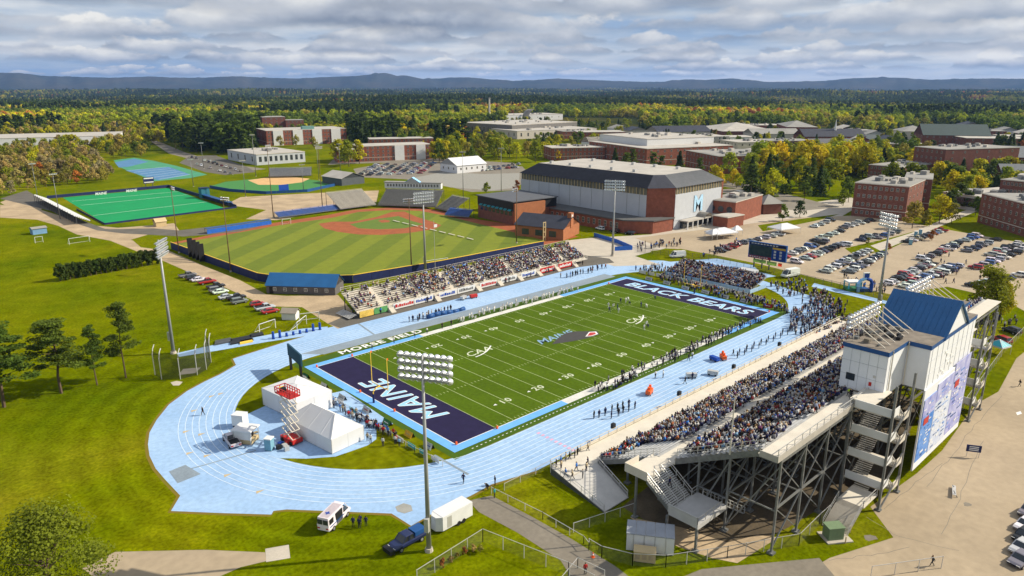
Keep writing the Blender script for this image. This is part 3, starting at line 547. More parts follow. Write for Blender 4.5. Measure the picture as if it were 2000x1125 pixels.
# ================================================================== mountains
RIDGE = [(-150, 143), (0, 142), (40, 143), (90, 148), (150, 150), (215, 152), (290, 149), (340, 152), (400, 151), (470, 149), (520, 152), (580, 153), (650, 150), (700, 148), (735, 144), (752, 142), (775, 148), (790, 147), (830, 155), (880, 151), (915, 151), (960, 155), (1010, 158), (1060, 155), (1095, 153), (1140, 156), (1200, 158), (1260, 160), (1300, 159), (1340, 155), (1380, 156), (1430, 153), (1470, 157), (1500, 160), (1560, 159), (1610, 158), (1660, 153), (1720, 151), (1760, 152), (1820, 156), (1880, 154), (1940, 153), (2000, 154), (2150, 150)]
def build_mountains():
    D = 12500.; xs = np.array([p[0] for p in RIDGE], float); ys = np.array([p[1] for p in RIDGE], float)
    vs, fs = [], []; cols = np.linspace(-150, 2150, 420); prof = [(-2600, .0), (-1800, .12), (-1200, .32), (-700, .58), (-300, .86), (0, 1.), (500, .8), (1300, .3), (2200, 0)]
    for c in cols:
        row = np.interp(c, xs, ys) + .9*mnoise.noise(Vector((c/14, 0, 2.))) + .5*mnoise.noise(Vector((c/5, 0, 9.)))
        d = FW*FPX + RT*(c-1000) + UP*(562.5-row); h2 = math.hypot(d.x, d.y); dx, dy = d.x/h2, d.y/h2
        H = CAM.z + D*d.z/h2
        for (o, k) in prof:
            rr = D+o+500*mnoise.noise(Vector((c/60, o/900, 4.))); nz = 1+.35*mnoise.noise(Vector((c/25, o/500, 1.)))*(0 if o == 0 else 1)
            vs.append((CAM.x+dx*rr, CAM.y+dy*rr, -12+(H+12)*k*nz))
    n = len(prof)
    for i in range(len(cols)-1):
        for j in range(n-1): fs.append((i*n+j, (i+1)*n+j, (i+1)*n+j+1, i*n+j+1))
    me = bpy.data.meshes.new('mountains'); me.from_pydata(vs, [], fs); me.materials.append(mat('mountain_forest', (.018, .028, .022), .95, col2=(.060, .052, .032), scale=.0016, detail=9, spec=0., fine=.3)); me.polygons.foreach_set('use_smooth', [True]*len(fs)); me.update()
    tag(link('mountains', me), 'long blue mountain ridge along the horizon', kind='structure')
build_mountains()
# ================================================================== trees
def leafquads(P, Nn, size, tri=False, rs=None):
    n = len(P); rs = rs or rng
    a = rs.normal(size=(n, 3)); t = a-(a*Nn).sum(1, keepdims=True)*Nn; t /= np.linalg.norm(t, axis=1, keepdims=True)+1e-9; b = np.cross(Nn, t)
    s = (size*(.6+.8*rs.random((n, 1))))
    V = np.stack([P-t*s-b*s*.6, P+t*s-b*s*.6, P+t*s*.75+b*s*.75, P-t*s*.75+b*s*.7], 1).reshape(-1, 3)
    F = np.arange(4*n).reshape(-1, 4); return V, F
def mesh_np(name, V, F, m):
    me = bpy.data.meshes.new(name); me.vertices.add(len(V)); me.vertices.foreach_set('co', V.astype(np.float32).ravel())
    k = F.shape[1]; me.loops.add(F.size); me.loops.foreach_set('vertex_index', F.astype(np.int32).ravel())
    me.polygons.add(len(F)); me.polygons.foreach_set('loop_start', (np.arange(len(F))*k).astype(np.int32)); me.polygons.foreach_set('loop_total', np.full(len(F), k, np.int32))
    me.materials.append(m); me.update(calc_edges=True); me.validate(); return me
def unit(v): return v/(np.linalg.norm(v, axis=1, keepdims=True)+1e-9)
def crown_round(seed, n=420, size=.042, lobes=16, w=.33, lo=.22, hi=.98):
    rs = np.random.default_rng(seed); C = []; Rr = []
    for i in range(lobes):
        z = rs.random()**.8; rad = w*math.sin(math.pi*min(1, .18+.80*z))**.7*rs.random()**.5*.85; a = rs.random()*2*math.pi
        C.append((rad*math.cos(a), rad*math.sin(a), lo+.08+(hi-lo-.16)*z)); Rr.append(.08+.075*rs.random())
    C = np.array(C); Rr = np.array(Rr); k = rs.integers(0, lobes, n); d = unit(rs.normal(size=(n, 3))); d[:, 2] = d[:, 2]*.9+.12
    r = Rr[k]*(.45+.62*rs.random(n)**.5); P = C[k]+d*r[:, None]; Nn = unit(d+rs.normal(size=(n, 3))*.55+np.array([0, 0, .35]))
    return leafquads(P, Nn, size, rs=rs)
def crown_spruce(seed, n=420, size=.04, w=.19, lo=.07):
    rs = np.random.default_rng(seed); z = lo+(1-lo)*rs.random(n)**1.25; lay = np.round(z*22)/22; z = z*.35+lay*.65
    rad = w*(1-z)**.85*(1+.18*np.sin(z*140+seed))*(.35+.65*rs.random(n)**.4)+.008; a = rs.random(n)*2*math.pi; rad *= 1+.18*np.sin(a*3+seed+z*9)
    P = np.stack([rad*np.cos(a), rad*np.sin(a), z-rad*.28], 1); Nn = unit(np.stack([np.cos(a)*.6, np.sin(a)*.6, np.full(n, .8)], 1)+rs.normal(size=(n, 3))*.35)
    return leafquads(P, Nn, size, rs=rs)
def crown_pine(seed, n=700, size=.03, w=.24, lo=.30, tiers=16):
    rs = np.random.default_rng(seed); C = []; Rr = []
    for i in range(tiers):
        z = lo+(1-lo)*(i+.5)/tiers; nb = rs.integers(2, 4)
        for j in range(nb):
            a = rs.random()*2*math.pi; rad = w*(1-((z-lo)/(1-lo))**1.6*.75)*(.35+.6*rs.random()); C.append((rad*math.cos(a), rad*math.sin(a), z+.02*rs.normal())); Rr.append(.05+.05*rs.random())
    C = np.array(C); Rr = np.array(Rr); k = rs.integers(0, len(C), n); d = unit(rs.normal(size=(n, 3)))*rs.random((n, 1))**.4
    P = C[k]+d*Rr[k][:, None]*np.array([1.35, 1.35, .42]); Nn = unit(np.array([0, 0, 1])+rs.normal(size=(n, 3))*.55)
    return leafquads(P, Nn, size, rs=rs), C
def trunk_mesh(seed, h=.6, r=.018, limbs=7, pine=None):
    rs = random.Random(seed); mb = MB(); pts = [Vector((0, 0, 0))]
    for i in range(1, 5): pts.append(Vector((rs.uniform(-.012, .012)*i, rs.uniform(-.012, .012)*i, h*i/4)))
    for i in range(4): mb.cyl(pts[i], pts[i+1], r*(1-.2*i), r*(1-.2*(i+1)), 6, cap=(i in (0, 3)))
    if pine is not None:
        for c in pine: mb.cyl((0, 0, max(.05, c[2]-.05)), c, r*.28, r*.1, 4)
    else:
        for i in range(limbs):
            z = h*(.45+.5*i/limbs); a = rs.uniform(0, 6.28); l = rs.uniform(.14, .26); mb.cyl((0, 0, z), (l*math.cos(a), l*math.sin(a), z+l*.9), r*.45, r*.12, 4)
    return mb.mesh('trunk', M['bark'])
TREES = {}
for i in range(5): TREES['round', i] = (mesh_np('crown', *crown_round(10+i, 620, .036, 18+i, .33+.02*i, .12), M['leaf']), trunk_mesh(i, .6))
for i in range(4): TREES['spruce', i] = (mesh_np('crown', *crown_spruce(20+i, 640, .038, .25+.02*i), M['leaf']), trunk_mesh(10+i, .85, .014, 0))
for i in range(4):
    q, C = crown_pine(30+i, 620, .032); TREES['pine', i] = (mesh_np('crown', *q, M['leaf']), trunk_mesh(20+i, .93, .015, pine=C))
for i in range(4):
    q, C = crown_pine(50+i, 9000, .0095, w=.27, lo=.34, tiers=14); TREES['bigpine', i] = (mesh_np('crown', *q, M['leaf']), trunk_mesh(40+i, .95, .017, pine=C))
TREES['bigmaple', 0] = (mesh_np('crown', *crown_round(77, 10500, .0085, 90, .46, .06, .98), M['leaf']), trunk_mesh(60, .7, .02, 16))
TREES['bigmaple', 1] = (mesh_np('crown', *crown_round(78, 4200, .016, 34, .36, .08, .98), M['leaf']), trunk_mesh(61, .7, .02, 12))
for i in range(3): TREES['shrub', i] = (mesh_np('crown', *crown_round(90+i, 300, .06, 12, .36, .02, .98), M['leaf']), trunk_mesh(70+i, .5, .02, 5))
for i in range(2): TREES['cedar', i] = (mesh_np('crown', *crown_round(95+i, 700, .045, 20, .30, .0, .98), M['leaf']), trunk_mesh(75+i, .6, .03, 0))
TCOL = dict(leafmix=(.17, .19, .012), yellow=(.45, .42, .006), gold=(.53, .43, .006), ygreen=(.24, .275, .010), green=(.105, .150, .012), dark=(.052, .082, .010), spruce=(.050, .078, .014), pine=(.095, .140, .016), olive=(.30, .26, .040), tan=(.42, .32, .10), orange=(.46, .17, .03), rust=(.28, .10, .025), grey=(.36, .29, .14))
CNAME = dict(leafmix='yellow-green', yellow='yellow', gold='golden', ygreen='yellow-green', green='green', dark='dark green', spruce='dark green', pine='green', olive='olive', tan='tan', orange='orange', rust='rusty', grey='bare greyish')
def tree(kind, var, loc, h, col, label, group=None, name=None, w=1.):
    cm, tm = TREES[kind, var]; nm = name or {'round': 'leafy_tree', 'spruce': 'spruce_tree', 'pine': 'pine_tree', 'bigpine': 'pine_tree', 'bigmaple': 'maple_tree', 'shrub': 'shrub', 'cedar': 'cedar_tree'}[kind]
    t = thing(nm, label, 'shrub' if nm == 'shrub' else 'tree', loc, random.uniform(0, 6.28), group, (h*w, h*w, h))
    c = link('crown', cm, t); k = TCOL[col]; j = random.uniform(.82, 1.2); c['tcol'] = [k[0]*j*random.uniform(.9, 1.1), k[1]*j, k[2]*j]
    link('trunk', tm, t); return t
# foreground trees
tree('bigpine', 0, G(8, 795), 17.0, 'pine', 'tall green pine tree at the left edge of the lawn', w=1.3)
tree('bigpine', 1, G(120, 768), 15.5, 'pine', 'tall leaning green pine tree, second from the left edge', w=1.18)
tree('bigpine', 2, G(190, 752), 12.5, 'pine', 'short sparse pine tree with a slim bare trunk', w=.75)
tree('bigpine', 3, G(246, 738), 16.5, 'pine', 'tall narrow pine tree nearest the throwing cage', w=.72)
tree('bigpine', 1, G(-70, 790), 14.0, 'pine', 'pine tree half out of frame at the left edge', w=1.3)
tree('bigmaple', 0, G(105, 1190), 14.0, 'leafmix', 'broad yellow-green maple tree in the lower left corner', w=1.15)
tree('bigmaple', 1, G(1925, 625), 15.5, 'ygreen', 'round green tree behind the press box', w=1.05)
tree('bigmaple', 1, G(1952, 626), 11, 'yellow', 'small yellow tree beside the round green one', w=.8)
def px_h(base, row):                      # height in metres of something standing at base and reaching up to that row
    g = G(*base); lo, hi = 0., 120.
    for _ in range(40):
        m_ = (lo+hi)/2; d = Vector((g.x, g.y, m_))-CAM; v = 562.5-FPX*d.dot(UP)/d.dot(FW)
        if v > row: lo = m_
        else: hi = m_
    return lo
# row of clipped cedars
for i in range(20):
    a = i/19; p = G(118+a*190, 549-a*34); tree('cedar', i % 2, p, random.uniform(5.0, 5.8), 'dark', f'dark green clipped cedar, {ordn(i)} from the left in the hedge row', 'cedars of the hedge row', w=1.0)
POLYS = []
def inpoly(x, y, P):
    c = False; j = len(P)-1
    for i in range(len(P)):
        if (P[i][1] > y) != (P[j][1] > y) and x < (P[j][0]-P[i][0])*(y-P[i][1])/(P[j][1]-P[i][1])+P[i][0]: c = not c
        j = i
    return c
NTREE = 0
def grove(poly, n, kinds, cols, h, gap, where, seed):
    global NTREE
    rs = random.Random(seed); P = [G2(*p) for p in poly]; POLYS.append(P); xs = [p[0] for p in P]; ys = [p[1] for p in P]; pts = []; tr = 0
    while len(pts) < n and tr < n*60:
        tr += 1; x, y = rs.uniform(min(xs), max(xs)), rs.uniform(min(ys), max(ys))
        if inpoly(x, y, P) and all((x-a)**2+(y-b)**2 > gap*gap for a, b in pts): pts.append((x, y))
    key = lambda p: (Vector((p[0], p[1], 0))-CAM).dot(RT)/(Vector((p[0], p[1], 0))-CAM).dot(FW)
    pts.sort(key=key)
    for i, (x, y) in enumerate(pts):
        k = rs.choice(kinds); c = rs.choice(cols); NTREE += 1
        if k in ('spruce', 'pine'): c = rs.choice(['spruce', 'pine', 'dark']) if k == 'spruce' else 'pine'
        nv = 5 if k == 'round' else (3 if k == 'shrub' else 4)
        nm = {'round': 'leafy tree', 'spruce': 'spruce', 'pine': 'pine', 'shrub': 'shrub'}[k]
        tree(k, rs.randrange(nv), (x, y, 0), rs.uniform(*h)*(.5 if k == 'shrub' else 1), c, f'{CNAME[c]} {nm}, {ordn(i)} from the left {where}', f'trees {where}')
grove([(0, 385), (0, 340), (110, 320), (215, 345), (205, 362), (110, 365), (40, 378)], 34, ['round', 'round', 'round', 'shrub'], ['olive', 'tan', 'ygreen', 'grey', 'tan', 'olive', 'olive', 'orange'], (8, 12), 5, 'in the scrubby wood at the left edge', 1)
grove([(0, 335), (0, 300), (60, 292), (150, 300), (205, 318), (110, 318)], 34, ['round'], ['olive', 'ygreen', 'tan', 'yellow', 'grey'], (9, 13), 6, 'in the wood before the white hall', 2)
grove([(195, 312), (215, 296), (290, 296), (285, 306), (225, 311)], 12, ['round'], ['ygreen', 'green', 'olive'], (8, 12), 7, 'behind the tennis courts', 3)
grove([(335, 292), (345, 270), (400, 258), (480, 262), (495, 285), (470, 304), (420, 300), (370, 298)], 34, ['pine', 'pine', 'round'], ['green', 'dark'], (20, 29), 9, 'in the tall pine grove by the road', 4)
grove([(655, 318), (690, 305), (720, 312), (700, 322), (670, 328)], 5, ['round'], ['yellow', 'ygreen'], (15, 19), 10, 'beside the flat brick residence', 5)
grove([(540, 285), (650, 282), (660, 290), (560, 296)], 3, ['round'], ['ygreen', 'yellow', 'olive'], (9, 13), 10, 'before the long brick residence', 6)
grove([(835, 312), (860, 296), (960, 292), (1040, 300), (1060, 318), (960, 318), (930, 326), (850, 318)], 30, ['round'], ['yellow', 'ygreen', 'green', 'ygreen', 'olive'], (13, 18), 8, 'behind the white tent hall', 7)
grove([(760, 300), (790, 285), (900, 275), (900, 290), (830, 302)], 16, ['round'], ['yellow', 'ygreen', 'green'], (13, 18), 10, 'beyond the twin brick residences', 8)
grove([(1050, 305), (1110, 300), (1120, 312), (1060, 316)], 6, ['round'], ['gold', 'yellow'], (9, 13), 8, 'beside the brick laboratory', 9)
grove([(1190, 338), (1250, 338), (1300, 342), (1375, 350), (1300, 349), (1230, 344)], 7, ['spruce', 'pine'], ['spruce'], (13, 18), 12, 'along the back of the gym', 10)
grove([(1385, 362), (1470, 352), (1490, 362), (1400, 372)], 7, ['round'], ['gold', 'ygreen', 'yellow'], (9, 13), 9, 'beside the gym annex', 11)
grove([(1460, 372), (1520, 355), (1610, 358), (1625, 378), (1560, 392), (1480, 388)], 16, ['spruce', 'round', 'pine'], ['green', 'ygreen', 'yellow'], (14, 20), 10, 'in the spruce group on the campus lawn', 12)
grove([(1450, 355), (1480, 330), (1600, 322), (1700, 330), (1690, 350), (1600, 352), (1530, 345)], 34, ['round'], ['yellow', 'gold', 'ygreen', 'yellow', 'gold'], (17, 23), 11, 'in the yellow grove on the mall', 13)
grove([(1560, 322), (1640, 300), (1740, 298), (1830, 305), (1800, 318), (1700, 322)], 24, ['round'], ['ygreen', 'green', 'yellow', 'olive'], (14, 20), 12, 'beyond the yellow grove', 14)
grove([(1640, 400), (1655, 380), (1665, 395), (1655, 412)], 4, ['round'], ['ygreen', 'green'], (9, 13), 7, 'against the dormitory end wall', 15)
grove([(1765, 445), (1790, 430), (1840, 420), (1850, 432), (1800, 448)], 6, ['round', 'shrub'], ['olive', 'yellow', 'rust'], (9, 14), 7, 'before the near dormitory', 16)
grove([(1835, 415), (1880, 400), (1915, 420), (1900, 440), (1850, 436)], 6, ['round'], ['dark', 'green', 'olive'], (9, 13), 7, 'between the two near dormitories', 17)
grove([(1905, 350), (1960, 345), (2000, 350), (2000, 372), (1930, 372)], 10, ['round'], ['ygreen', 'yellow', 'dark'], (12, 16), 9, 'beyond the far right dormitory', 18)
grove([(1940, 300), (2000, 300), (2000, 320), (1950, 318)], 8, ['round', 'spruce'], ['dark', 'green', 'rust'], (16, 22), 12, 'at the right edge', 19)
grove([(1100, 285), (1160, 282), (1200, 292), (1110, 296)], 8, ['round'], ['green', 'ygreen', 'olive'], (12, 16), 12, 'between the brick laboratories', 20)
grove([(1280, 290), (1340, 285), (1400, 292), (1300, 296)], 7, ['round', 'spruce'], ['green', 'ygreen'], (10, 15), 12, 'before the library halls', 21)
for (px_, h, c, lb) in [((1528, 432), 8, 'green', 'round green street tree at the car park entrance'), ((1562, 424), 8, 'dark', 'dark round street tree beside the car park entrance'), ((950, 380), 7, 'ygreen', 'small yellow-green tree beside the black brick building'), ((1010, 375), 7, 'rust', 'small rusty tree at the gym corner'), ((1820, 470), 4.5, 'rust', 'small rusty tree on the car park island'), ((1695, 478), 3, 'olive', 'olive bush on the car park island'), ((1735, 490), 3, 'rust', 'rusty bush on the car park island'), ((1570, 392), 11, 'green', 'bright green tree on the campus lawn')]:
    tree('round', random.randrange(5), G(*px_), h, c, lb)
# ---- far woods: one mass
def gn_scatter(name, pts, rots, scls, idx, objs, cols=None):
    coll = bpy.data.collections.new(name+'_kit')
    for o in objs: coll.objects.link(o)
    me = bpy.data.meshes.new(name); me.vertices.add(len(pts)); me.vertices.foreach_set('co', np.asarray(pts, np.float32).ravel())
    a = me.attributes.new('rotz', 'FLOAT', 'POINT'); a.data.foreach_set('value', np.asarray(rots, np.float32))
    a = me.attributes.new('scl', 'FLOAT_VECTOR', 'POINT'); a.data.foreach_set('vector', np.asarray(scls, np.float32).ravel())
    a = me.attributes.new('pick', 'INT', 'POINT'); a.data.foreach_set('value', np.asarray(idx, np.int32))
    if cols is not None:
        a = me.attributes.new('tcol', 'FLOAT_COLOR', 'POINT'); a.data.foreach_set('color', np.concatenate([np.asarray(cols, np.float32), np.ones((len(pts), 1), np.float32)], 1).ravel())
    o = link(name, me); ng = bpy.data.node_groups.new(name, 'GeometryNodeTree')
    ng.interface.new_socket('Geometry', in_out='INPUT', socket_type='NodeSocketGeometry'); ng.interface.new_socket('Geometry', in_out='OUTPUT', socket_type='NodeSocketGeometry')
    N = ng.nodes.new; L = ng.links.new; gi = N('NodeGroupInput'); go = N('NodeGroupOutput'); ip = N('GeometryNodeInstanceOnPoints'); ci = N('GeometryNodeCollectionInfo')
    ci.inputs['Collection'].default_value = coll; ci.inputs['Separate Children'].default_value = True; ci.inputs['Reset Children'].default_value = True
    def at(n_, t):
        x = N('GeometryNodeInputNamedAttribute'); x.data_type = t; x.inputs['Name'].default_value = n_; return x.outputs['Attribute']
    cx_ = N('ShaderNodeCombineXYZ'); L(at('rotz', 'FLOAT'), cx_.inputs[2])
    L(gi.outputs[0], ip.inputs['Points']); L(ci.outputs[0], ip.inputs['Instance']); ip.inputs['Pick Instance'].default_value = True
    L(at('pick', 'INT'), ip.inputs['Instance Index']); L(cx_.outputs[0], ip.inputs['Rotation']); L(at('scl', 'FLOAT_VECTOR'), ip.inputs['Scale']); L(ip.outputs[0], go.inputs[0])
    md = o.modifiers.new('scatter', 'NODES'); md.node_group = ng; return o
CLEAR = [[(0, 268), (240, 250), (300, 262), (380, 298), (480, 305), (520, 262), (680, 262), (700, 300), (830, 262), (860, 300), (905, 285), (900, 240), (1050, 240), (1250, 247), (1300, 262), (1400, 240), (1500, 252), (1640, 250), (1700, 262), (1820, 240), (1960, 262), (2300, 300), (2600, 700), (-600, 700), (-600, 290)],
         [(985, 234), (1060, 228), (1250, 231), (1265, 246), (1130, 250), (1000, 246)], [(155, 212), (220, 210), (250, 216), (170, 219)], [(1500, 268), (1560, 246), (1660, 246), (1700, 262)], [(945, 232), (1000, 226), (1050, 228), (1040, 236)]]
CLEARW = [[G2(*p) for p in c] for c in CLEAR]
def build_forest():
    objs = []
    for k in ('round', 'spruce', 'pine'):
        for i in range(3):
            cm = mesh_np('forest_crown', *(crown_round(200+i, 380, .045, 15, .34, .10) if k == 'round' else crown_spruce(210+i, 230, .055, .17) if k == 'spruce' else crown_pine(220+i, 300, .05, .24, .16)[0]), M['leaf'])
            objs.append(bpy.data.objects.new(f'f_{k}_{i}', cm))
    objs.sort(key=lambda o: o.name); names = [o.name for o in objs]
    P, C, I, Sx = [], [], [], []
    fwd = Vector((FW.x, FW.y)).normalized(); rt = Vector((RT.x, RT.y))
    def ring(d0, d1, cell, cellr):
        d = d0
        while d < d1:
            w = d*.86; y = -w
            while y < w:
                a = d+random.uniform(0, cellr); b = y+random.uniform(0, cell); x_, y_ = CAM.x+fwd.x*a+rt.x*b, CAM.y+fwd.y*a+rt.y*b; y += cell
                if any(inpoly(x_, y_, c) for c in CLEARW): continue
                yield x_, y_, a
            d += cellr
    for args in ((480, 1100, 11, 11), (1100, 1900, 12, 16), (1900, 3600, 14, 30), (3600, 6500, 18, 70), (6500, 10200, 26, 140)):
        for x_, y_, d in ring(*args):
            z = terrain(x_, y_); nz = mnoise.noise(Vector((x_/260, y_/260, 0)))+.45*mnoise.noise(Vector((x_/70, y_/70, 3)))
            con = mnoise.noise(Vector((x_/420+9, y_/420, 7)))+.35*mnoise.noise(Vector((x_/90, y_/90, 8))) + (.0 if d > 1800 else -.24)
            if con > random.uniform(-.12, .22):
                k = random.choice((0, 2)); k = ['f_spruce', 'f_pine', 'f_pine'][k]; c = TCOL[random.choice(('spruce', 'pine', 'dark', 'dark'))]; h = random.uniform(18, 27)
            else:
                k = 'f_round'; h = random.uniform(14, 21); u_ = nz*1.25+random.uniform(-.17, .17)-.08
                c = TCOL['green'] if u_ < -.22 else TCOL['ygreen'] if u_ < .12 else TCOL['olive'] if u_ < .28 else TCOL['yellow'] if u_ < .48 else TCOL[random.choice(('orange', 'tan', 'rust', 'gold'))]
                c = tuple(q*(.95 if d > 1800 else 1.3) for q in c)
            j = random.uniform(.75, 1.25); P.append((x_, y_, z-.5)); C.append([q*j for q in c]); I.append(names.index(f'{k}_{random.randrange(3)}')); s = h*(1 if d < 4000 else 1.15); w_ = s*random.uniform(.95, 1.3); Sx.append((w_, w_, s))
    o = gn_scatter('far_forest', P, np.random.default_rng(3).random(len(P))*6.28, Sx, I, objs, C)
    tag(o, 'autumn woods of conifers and turning leaves reaching to the hills', 'forest', kind='stuff'); print('FOREST', len(P), 'TREES', NTREE)
def build_haze():
    mt = bpy.data.materials.new('haze_air'); mt.use_nodes = True; nt = mt.node_tree; nt.nodes.clear()
    v = nt.nodes.new('ShaderNodeVolumePrincipled'); v.inputs['Color'].default_value = (.28, .50, 1., 1); v.inputs['Density'].default_value = 3.9e-5; v.inputs['Anisotropy'].default_value = .1
    o = nt.nodes.new('ShaderNodeOutputMaterial'); nt.links.new(v.outputs[0], o.inputs['Volume'])
    b = MB().box(-18500, 18500, -18500, 18500, -60, 420).build('haze', mt); tag(b, 'thin pale blue air in front of the far hills', kind='stuff')

for i, (u_, v_) in enumerate([(880, 1098), (893, 1090), (908, 1083), (925, 1076), (938, 1080), (865, 1108)]): tree('shrub', i % 3, G(u_, v_), random.uniform(.9, 1.5), ('tan', 'olive', 'rust')[i % 3], f'low brown weed clump along the bottom fence, {ordn(i)} of six', 'weed clumps along the bottom fence')
# ================================================================== home grandstand
def rail(name, pts, h, parent, m=None, step=2.0, r=.035, mid=True):
    """posts and rails along a 3-D polyline"""
    mb = MB(); m = m or M['alu']
    for a, b in zip(pts, pts[1:]):
        a = Vector(a); b = Vector(b); n = max(1, int((b-a).length/step)); zz = Vector((0, 0, h))
        mb.beam(a+zz, b+zz, r*2); 
        if mid: mb.beam(a+zz*.5, b+zz*.5, r*1.4)
        for i in range(n+1): p = a.lerp(b, i/n); mb.beam(p, p+zz, r*2)
    return mb.build(name, m, parent)
def bench_rows(x0, x1, y0, z0, dy, dz, n, parent, seatm, deckm, aisles=()):
    cuts = [x0]+[v for a in aisles for v in (a-.7, a+.7)]+[x1]
    for i in range(n):
        y = y0+dy*i; z = z0+dz*i; mb = MB(); s = 1 if dy > 0 else -1
        yb = [y, y+dy]; lo, hi = min(yb), max(yb)
        mb.box(x0, x1, lo, hi, z-.06, z, 1); mb.box(x0, x1, (y if s < 0 else y-.03), (y+.03 if s < 0 else y), z-dz, z-.06, 1)
        for a, b in zip(cuts[0::2], cuts[1::2]):
            ys = y+dy*.45; mb.box(a, b, ys-.14, ys+.14, z+.38, z+.43, 0)
        mb.build('bench_row', [seatm, deckm], parent)
GX0, GX1 = 2.4, 101.
LOW = dict(y0=-22., z0=1.6, dy=-.775, dz=.375, n=15); UPR = dict(y0=-36.4, z0=7.9, dy=-.775, dz=.40, n=17)
AIS = [GX0+12+i*14.3 for i in range(7)]
gs = thing('home_grandstand', 'tall steel home grandstand packed with fans beside the near sideline', 'grandstand', (0, 0, 0))
bench_rows(GX0, GX1, LOW['y0'], LOW['z0'], LOW['dy'], LOW['dz'], LOW['n'], gs, M['alu'], M['alu'], AIS)
bench_rows(GX0, GX1, UPR['y0'], UPR['z0'], UPR['dy'], UPR['dz'], UPR['n'], gs, M['alu'], M['alu'], AIS)
ylb = LOW['y0']+LOW['dy']*15; zlb = LOW['z0']+LOW['dz']*14; yub = UPR['y0']+UPR['dy']*17; zub = UPR['z0']+UPR['dz']*16
mb = MB(); mb.box(-4., GX1+3, LOW['y0'], -17.6, 1.15, 1.3); mb.box(-4, GX1+3, -17.7, -17.5, 0, 1.15); mb.build('front_walkway', M['deck'], gs)
mb = MB(); mb.box(GX0-.2, GX1, -36.4, ylb, 6.75, 6.9); mb.box(GX0-.2, GX1, -36.45, -36.4, 6.9, 7.8); mb.build('middle_walkway', M['deck'], gs)
mb = MB(); mb.box(.6, GX1, -52.2, yub, zub+.1, zub+.25); mb.build('rear_walkway', M['deck'], gs)
mb = MB(); mb.box(.6, 24.8, -52.3, -52.2, zub-.15, zub+.75); mb.box(.55, .65, -52.2, yub-.2, zub-.15, zub+.75); mb.build('rear_parapet', mat('weathered_parapet', (.40, .37, .33), .8, var=.15), gs)
mb = MB(); mb.box(29.4, 66.5, -47.6, -47.4, zub-2, zub); mb.build('box_plinth', M['pbox'], gs)
rail('front_rail', [(-4, -17.6, 1.3), (GX1+3, -17.6, 1.3)], 1.05, gs, M['deck'], 2.4, .045)
mb = MB(); mb.box(2, GX1+3, -17.58, -17.5, 1.35, 1.9); mb.build('front_skirt', M['deck'], gs)
rail('walkway_rail', [(GX0, -36.4, 7.8), (GX1, -36.4, 7.8)], .9, gs, M['alu'], 2.4, .03)
rail('rear_rail', [(.6, -52.25, zub+.25), (28.5, -52.25, zub+.25)], 1.5, gs, M['alu'], 2.0, .04)
rail('side_rail', [(GX0, -22.4, 1.9), (GX0, ylb, zlb+.4)], 1.1, gs, M['alu'], 1.2, .035)
rail('side_rail', [(GX0, -36.6, 8.2), (GX0, yub, zub+.4)], 1.1, gs, M['alu'], 1.2, .035)
# sloped side fascias
def slab_side(x, ya, za, yb, zb, d, m, nm):
    MB().add([(x, ya, za-d), (x, yb, zb-d), (x, yb, zb), (x, ya, za), (x+.12, ya, za-d), (x+.12, yb, zb-d), (x+.12, yb, zb), (x+.12, ya, za)], [(0, 1, 2, 3), (7, 6, 5, 4), (3, 2, 6, 7), (1, 0, 4, 5)]).build(nm, m, gs)
slab_side(GX0-.15, -22, 1.5, ylb, zlb+.1, .75, M['steel'], 'side_fascia'); slab_side(GX0-.15, -36.4, 7.7, yub, zub+.1, .9, M['steel'], 'side_fascia')
# columns, sloped girders, braces
XS = [GX0+7*i for i in range(15)]
def top_at(y): 
    if y > ylb: return LOW['z0']+(LOW['y0']-y)*LOW['dz']/.775-.7
    if y > -36.4: return 6.6
    return min(zub, UPR['z0']+(-36.4-y)*.4/.775)-.8
colm = {}
for x in XS:
    for y in (-28., -34.4, -40.3, -44.9, -51.9):
        t = MB(); t.beam((x, y, .25), (x, y, top_at(y)+.25), .26, .26); t.box(x-.45, x+.45, y-.45, y+.45, 0, .25); t.build('column', M['steel'], gs)
    t = MB(); t.beam((x+.2, -22.5, 1.2), (x+.2, ylb, zlb-.7), .25, .4); t.build('raker_beam', M['steel'], gs)
    t = MB(); t.beam((x+.2, -36.2, 7.2), (x+.2, yub, zub-.7), .25, .45); t.build('raker_beam', M['steel'], gs)
    for (ya, yb) in ((-44.9, -51.9), (-40.3, -44.9), (-34.4, -40.3)):
        t = MB(); t.beam((x, ya, .6), (x, yb, top_at(yb)-.6), .16); t.build('brace', M['steel'], gs)
        t = MB(); t.beam((x, ya, top_at(ya)*.55), (x, yb, top_at(ya)*.55), .18); t.build('brace', M['steel'], gs)
for a, b in zip(XS, XS[1:]):
    for y in (-51.9, -44.9, -40.3):
        h = top_at(y)
        for (z0, z1) in ((h*.06, h*.5), (h*.5, h*.97)):
            t = MB(); t.beam((a, y, z0), (b, y, z1), .17); t.build('brace', M['steel'], gs)
            t = MB(); t.beam((a, y+.18, z1), (b, y+.18, z0), .13); t.build('brace', M['steel'], gs)
        t = MB(); t.beam((a, y, h*.5), (b, y, h*.5), .2, .3); t.build('girder', M['steel'], gs); t = MB(); t.beam((a, y, h), (b, y, h), .2, .35); t.build('girder', M['steel'], gs)
# far end closing wall of the lower section
MB().box(GX0+.2, GX1, -22.1, -22.0, 1.3, 1.9).build('front_kick_plate', M['alu'], gs)
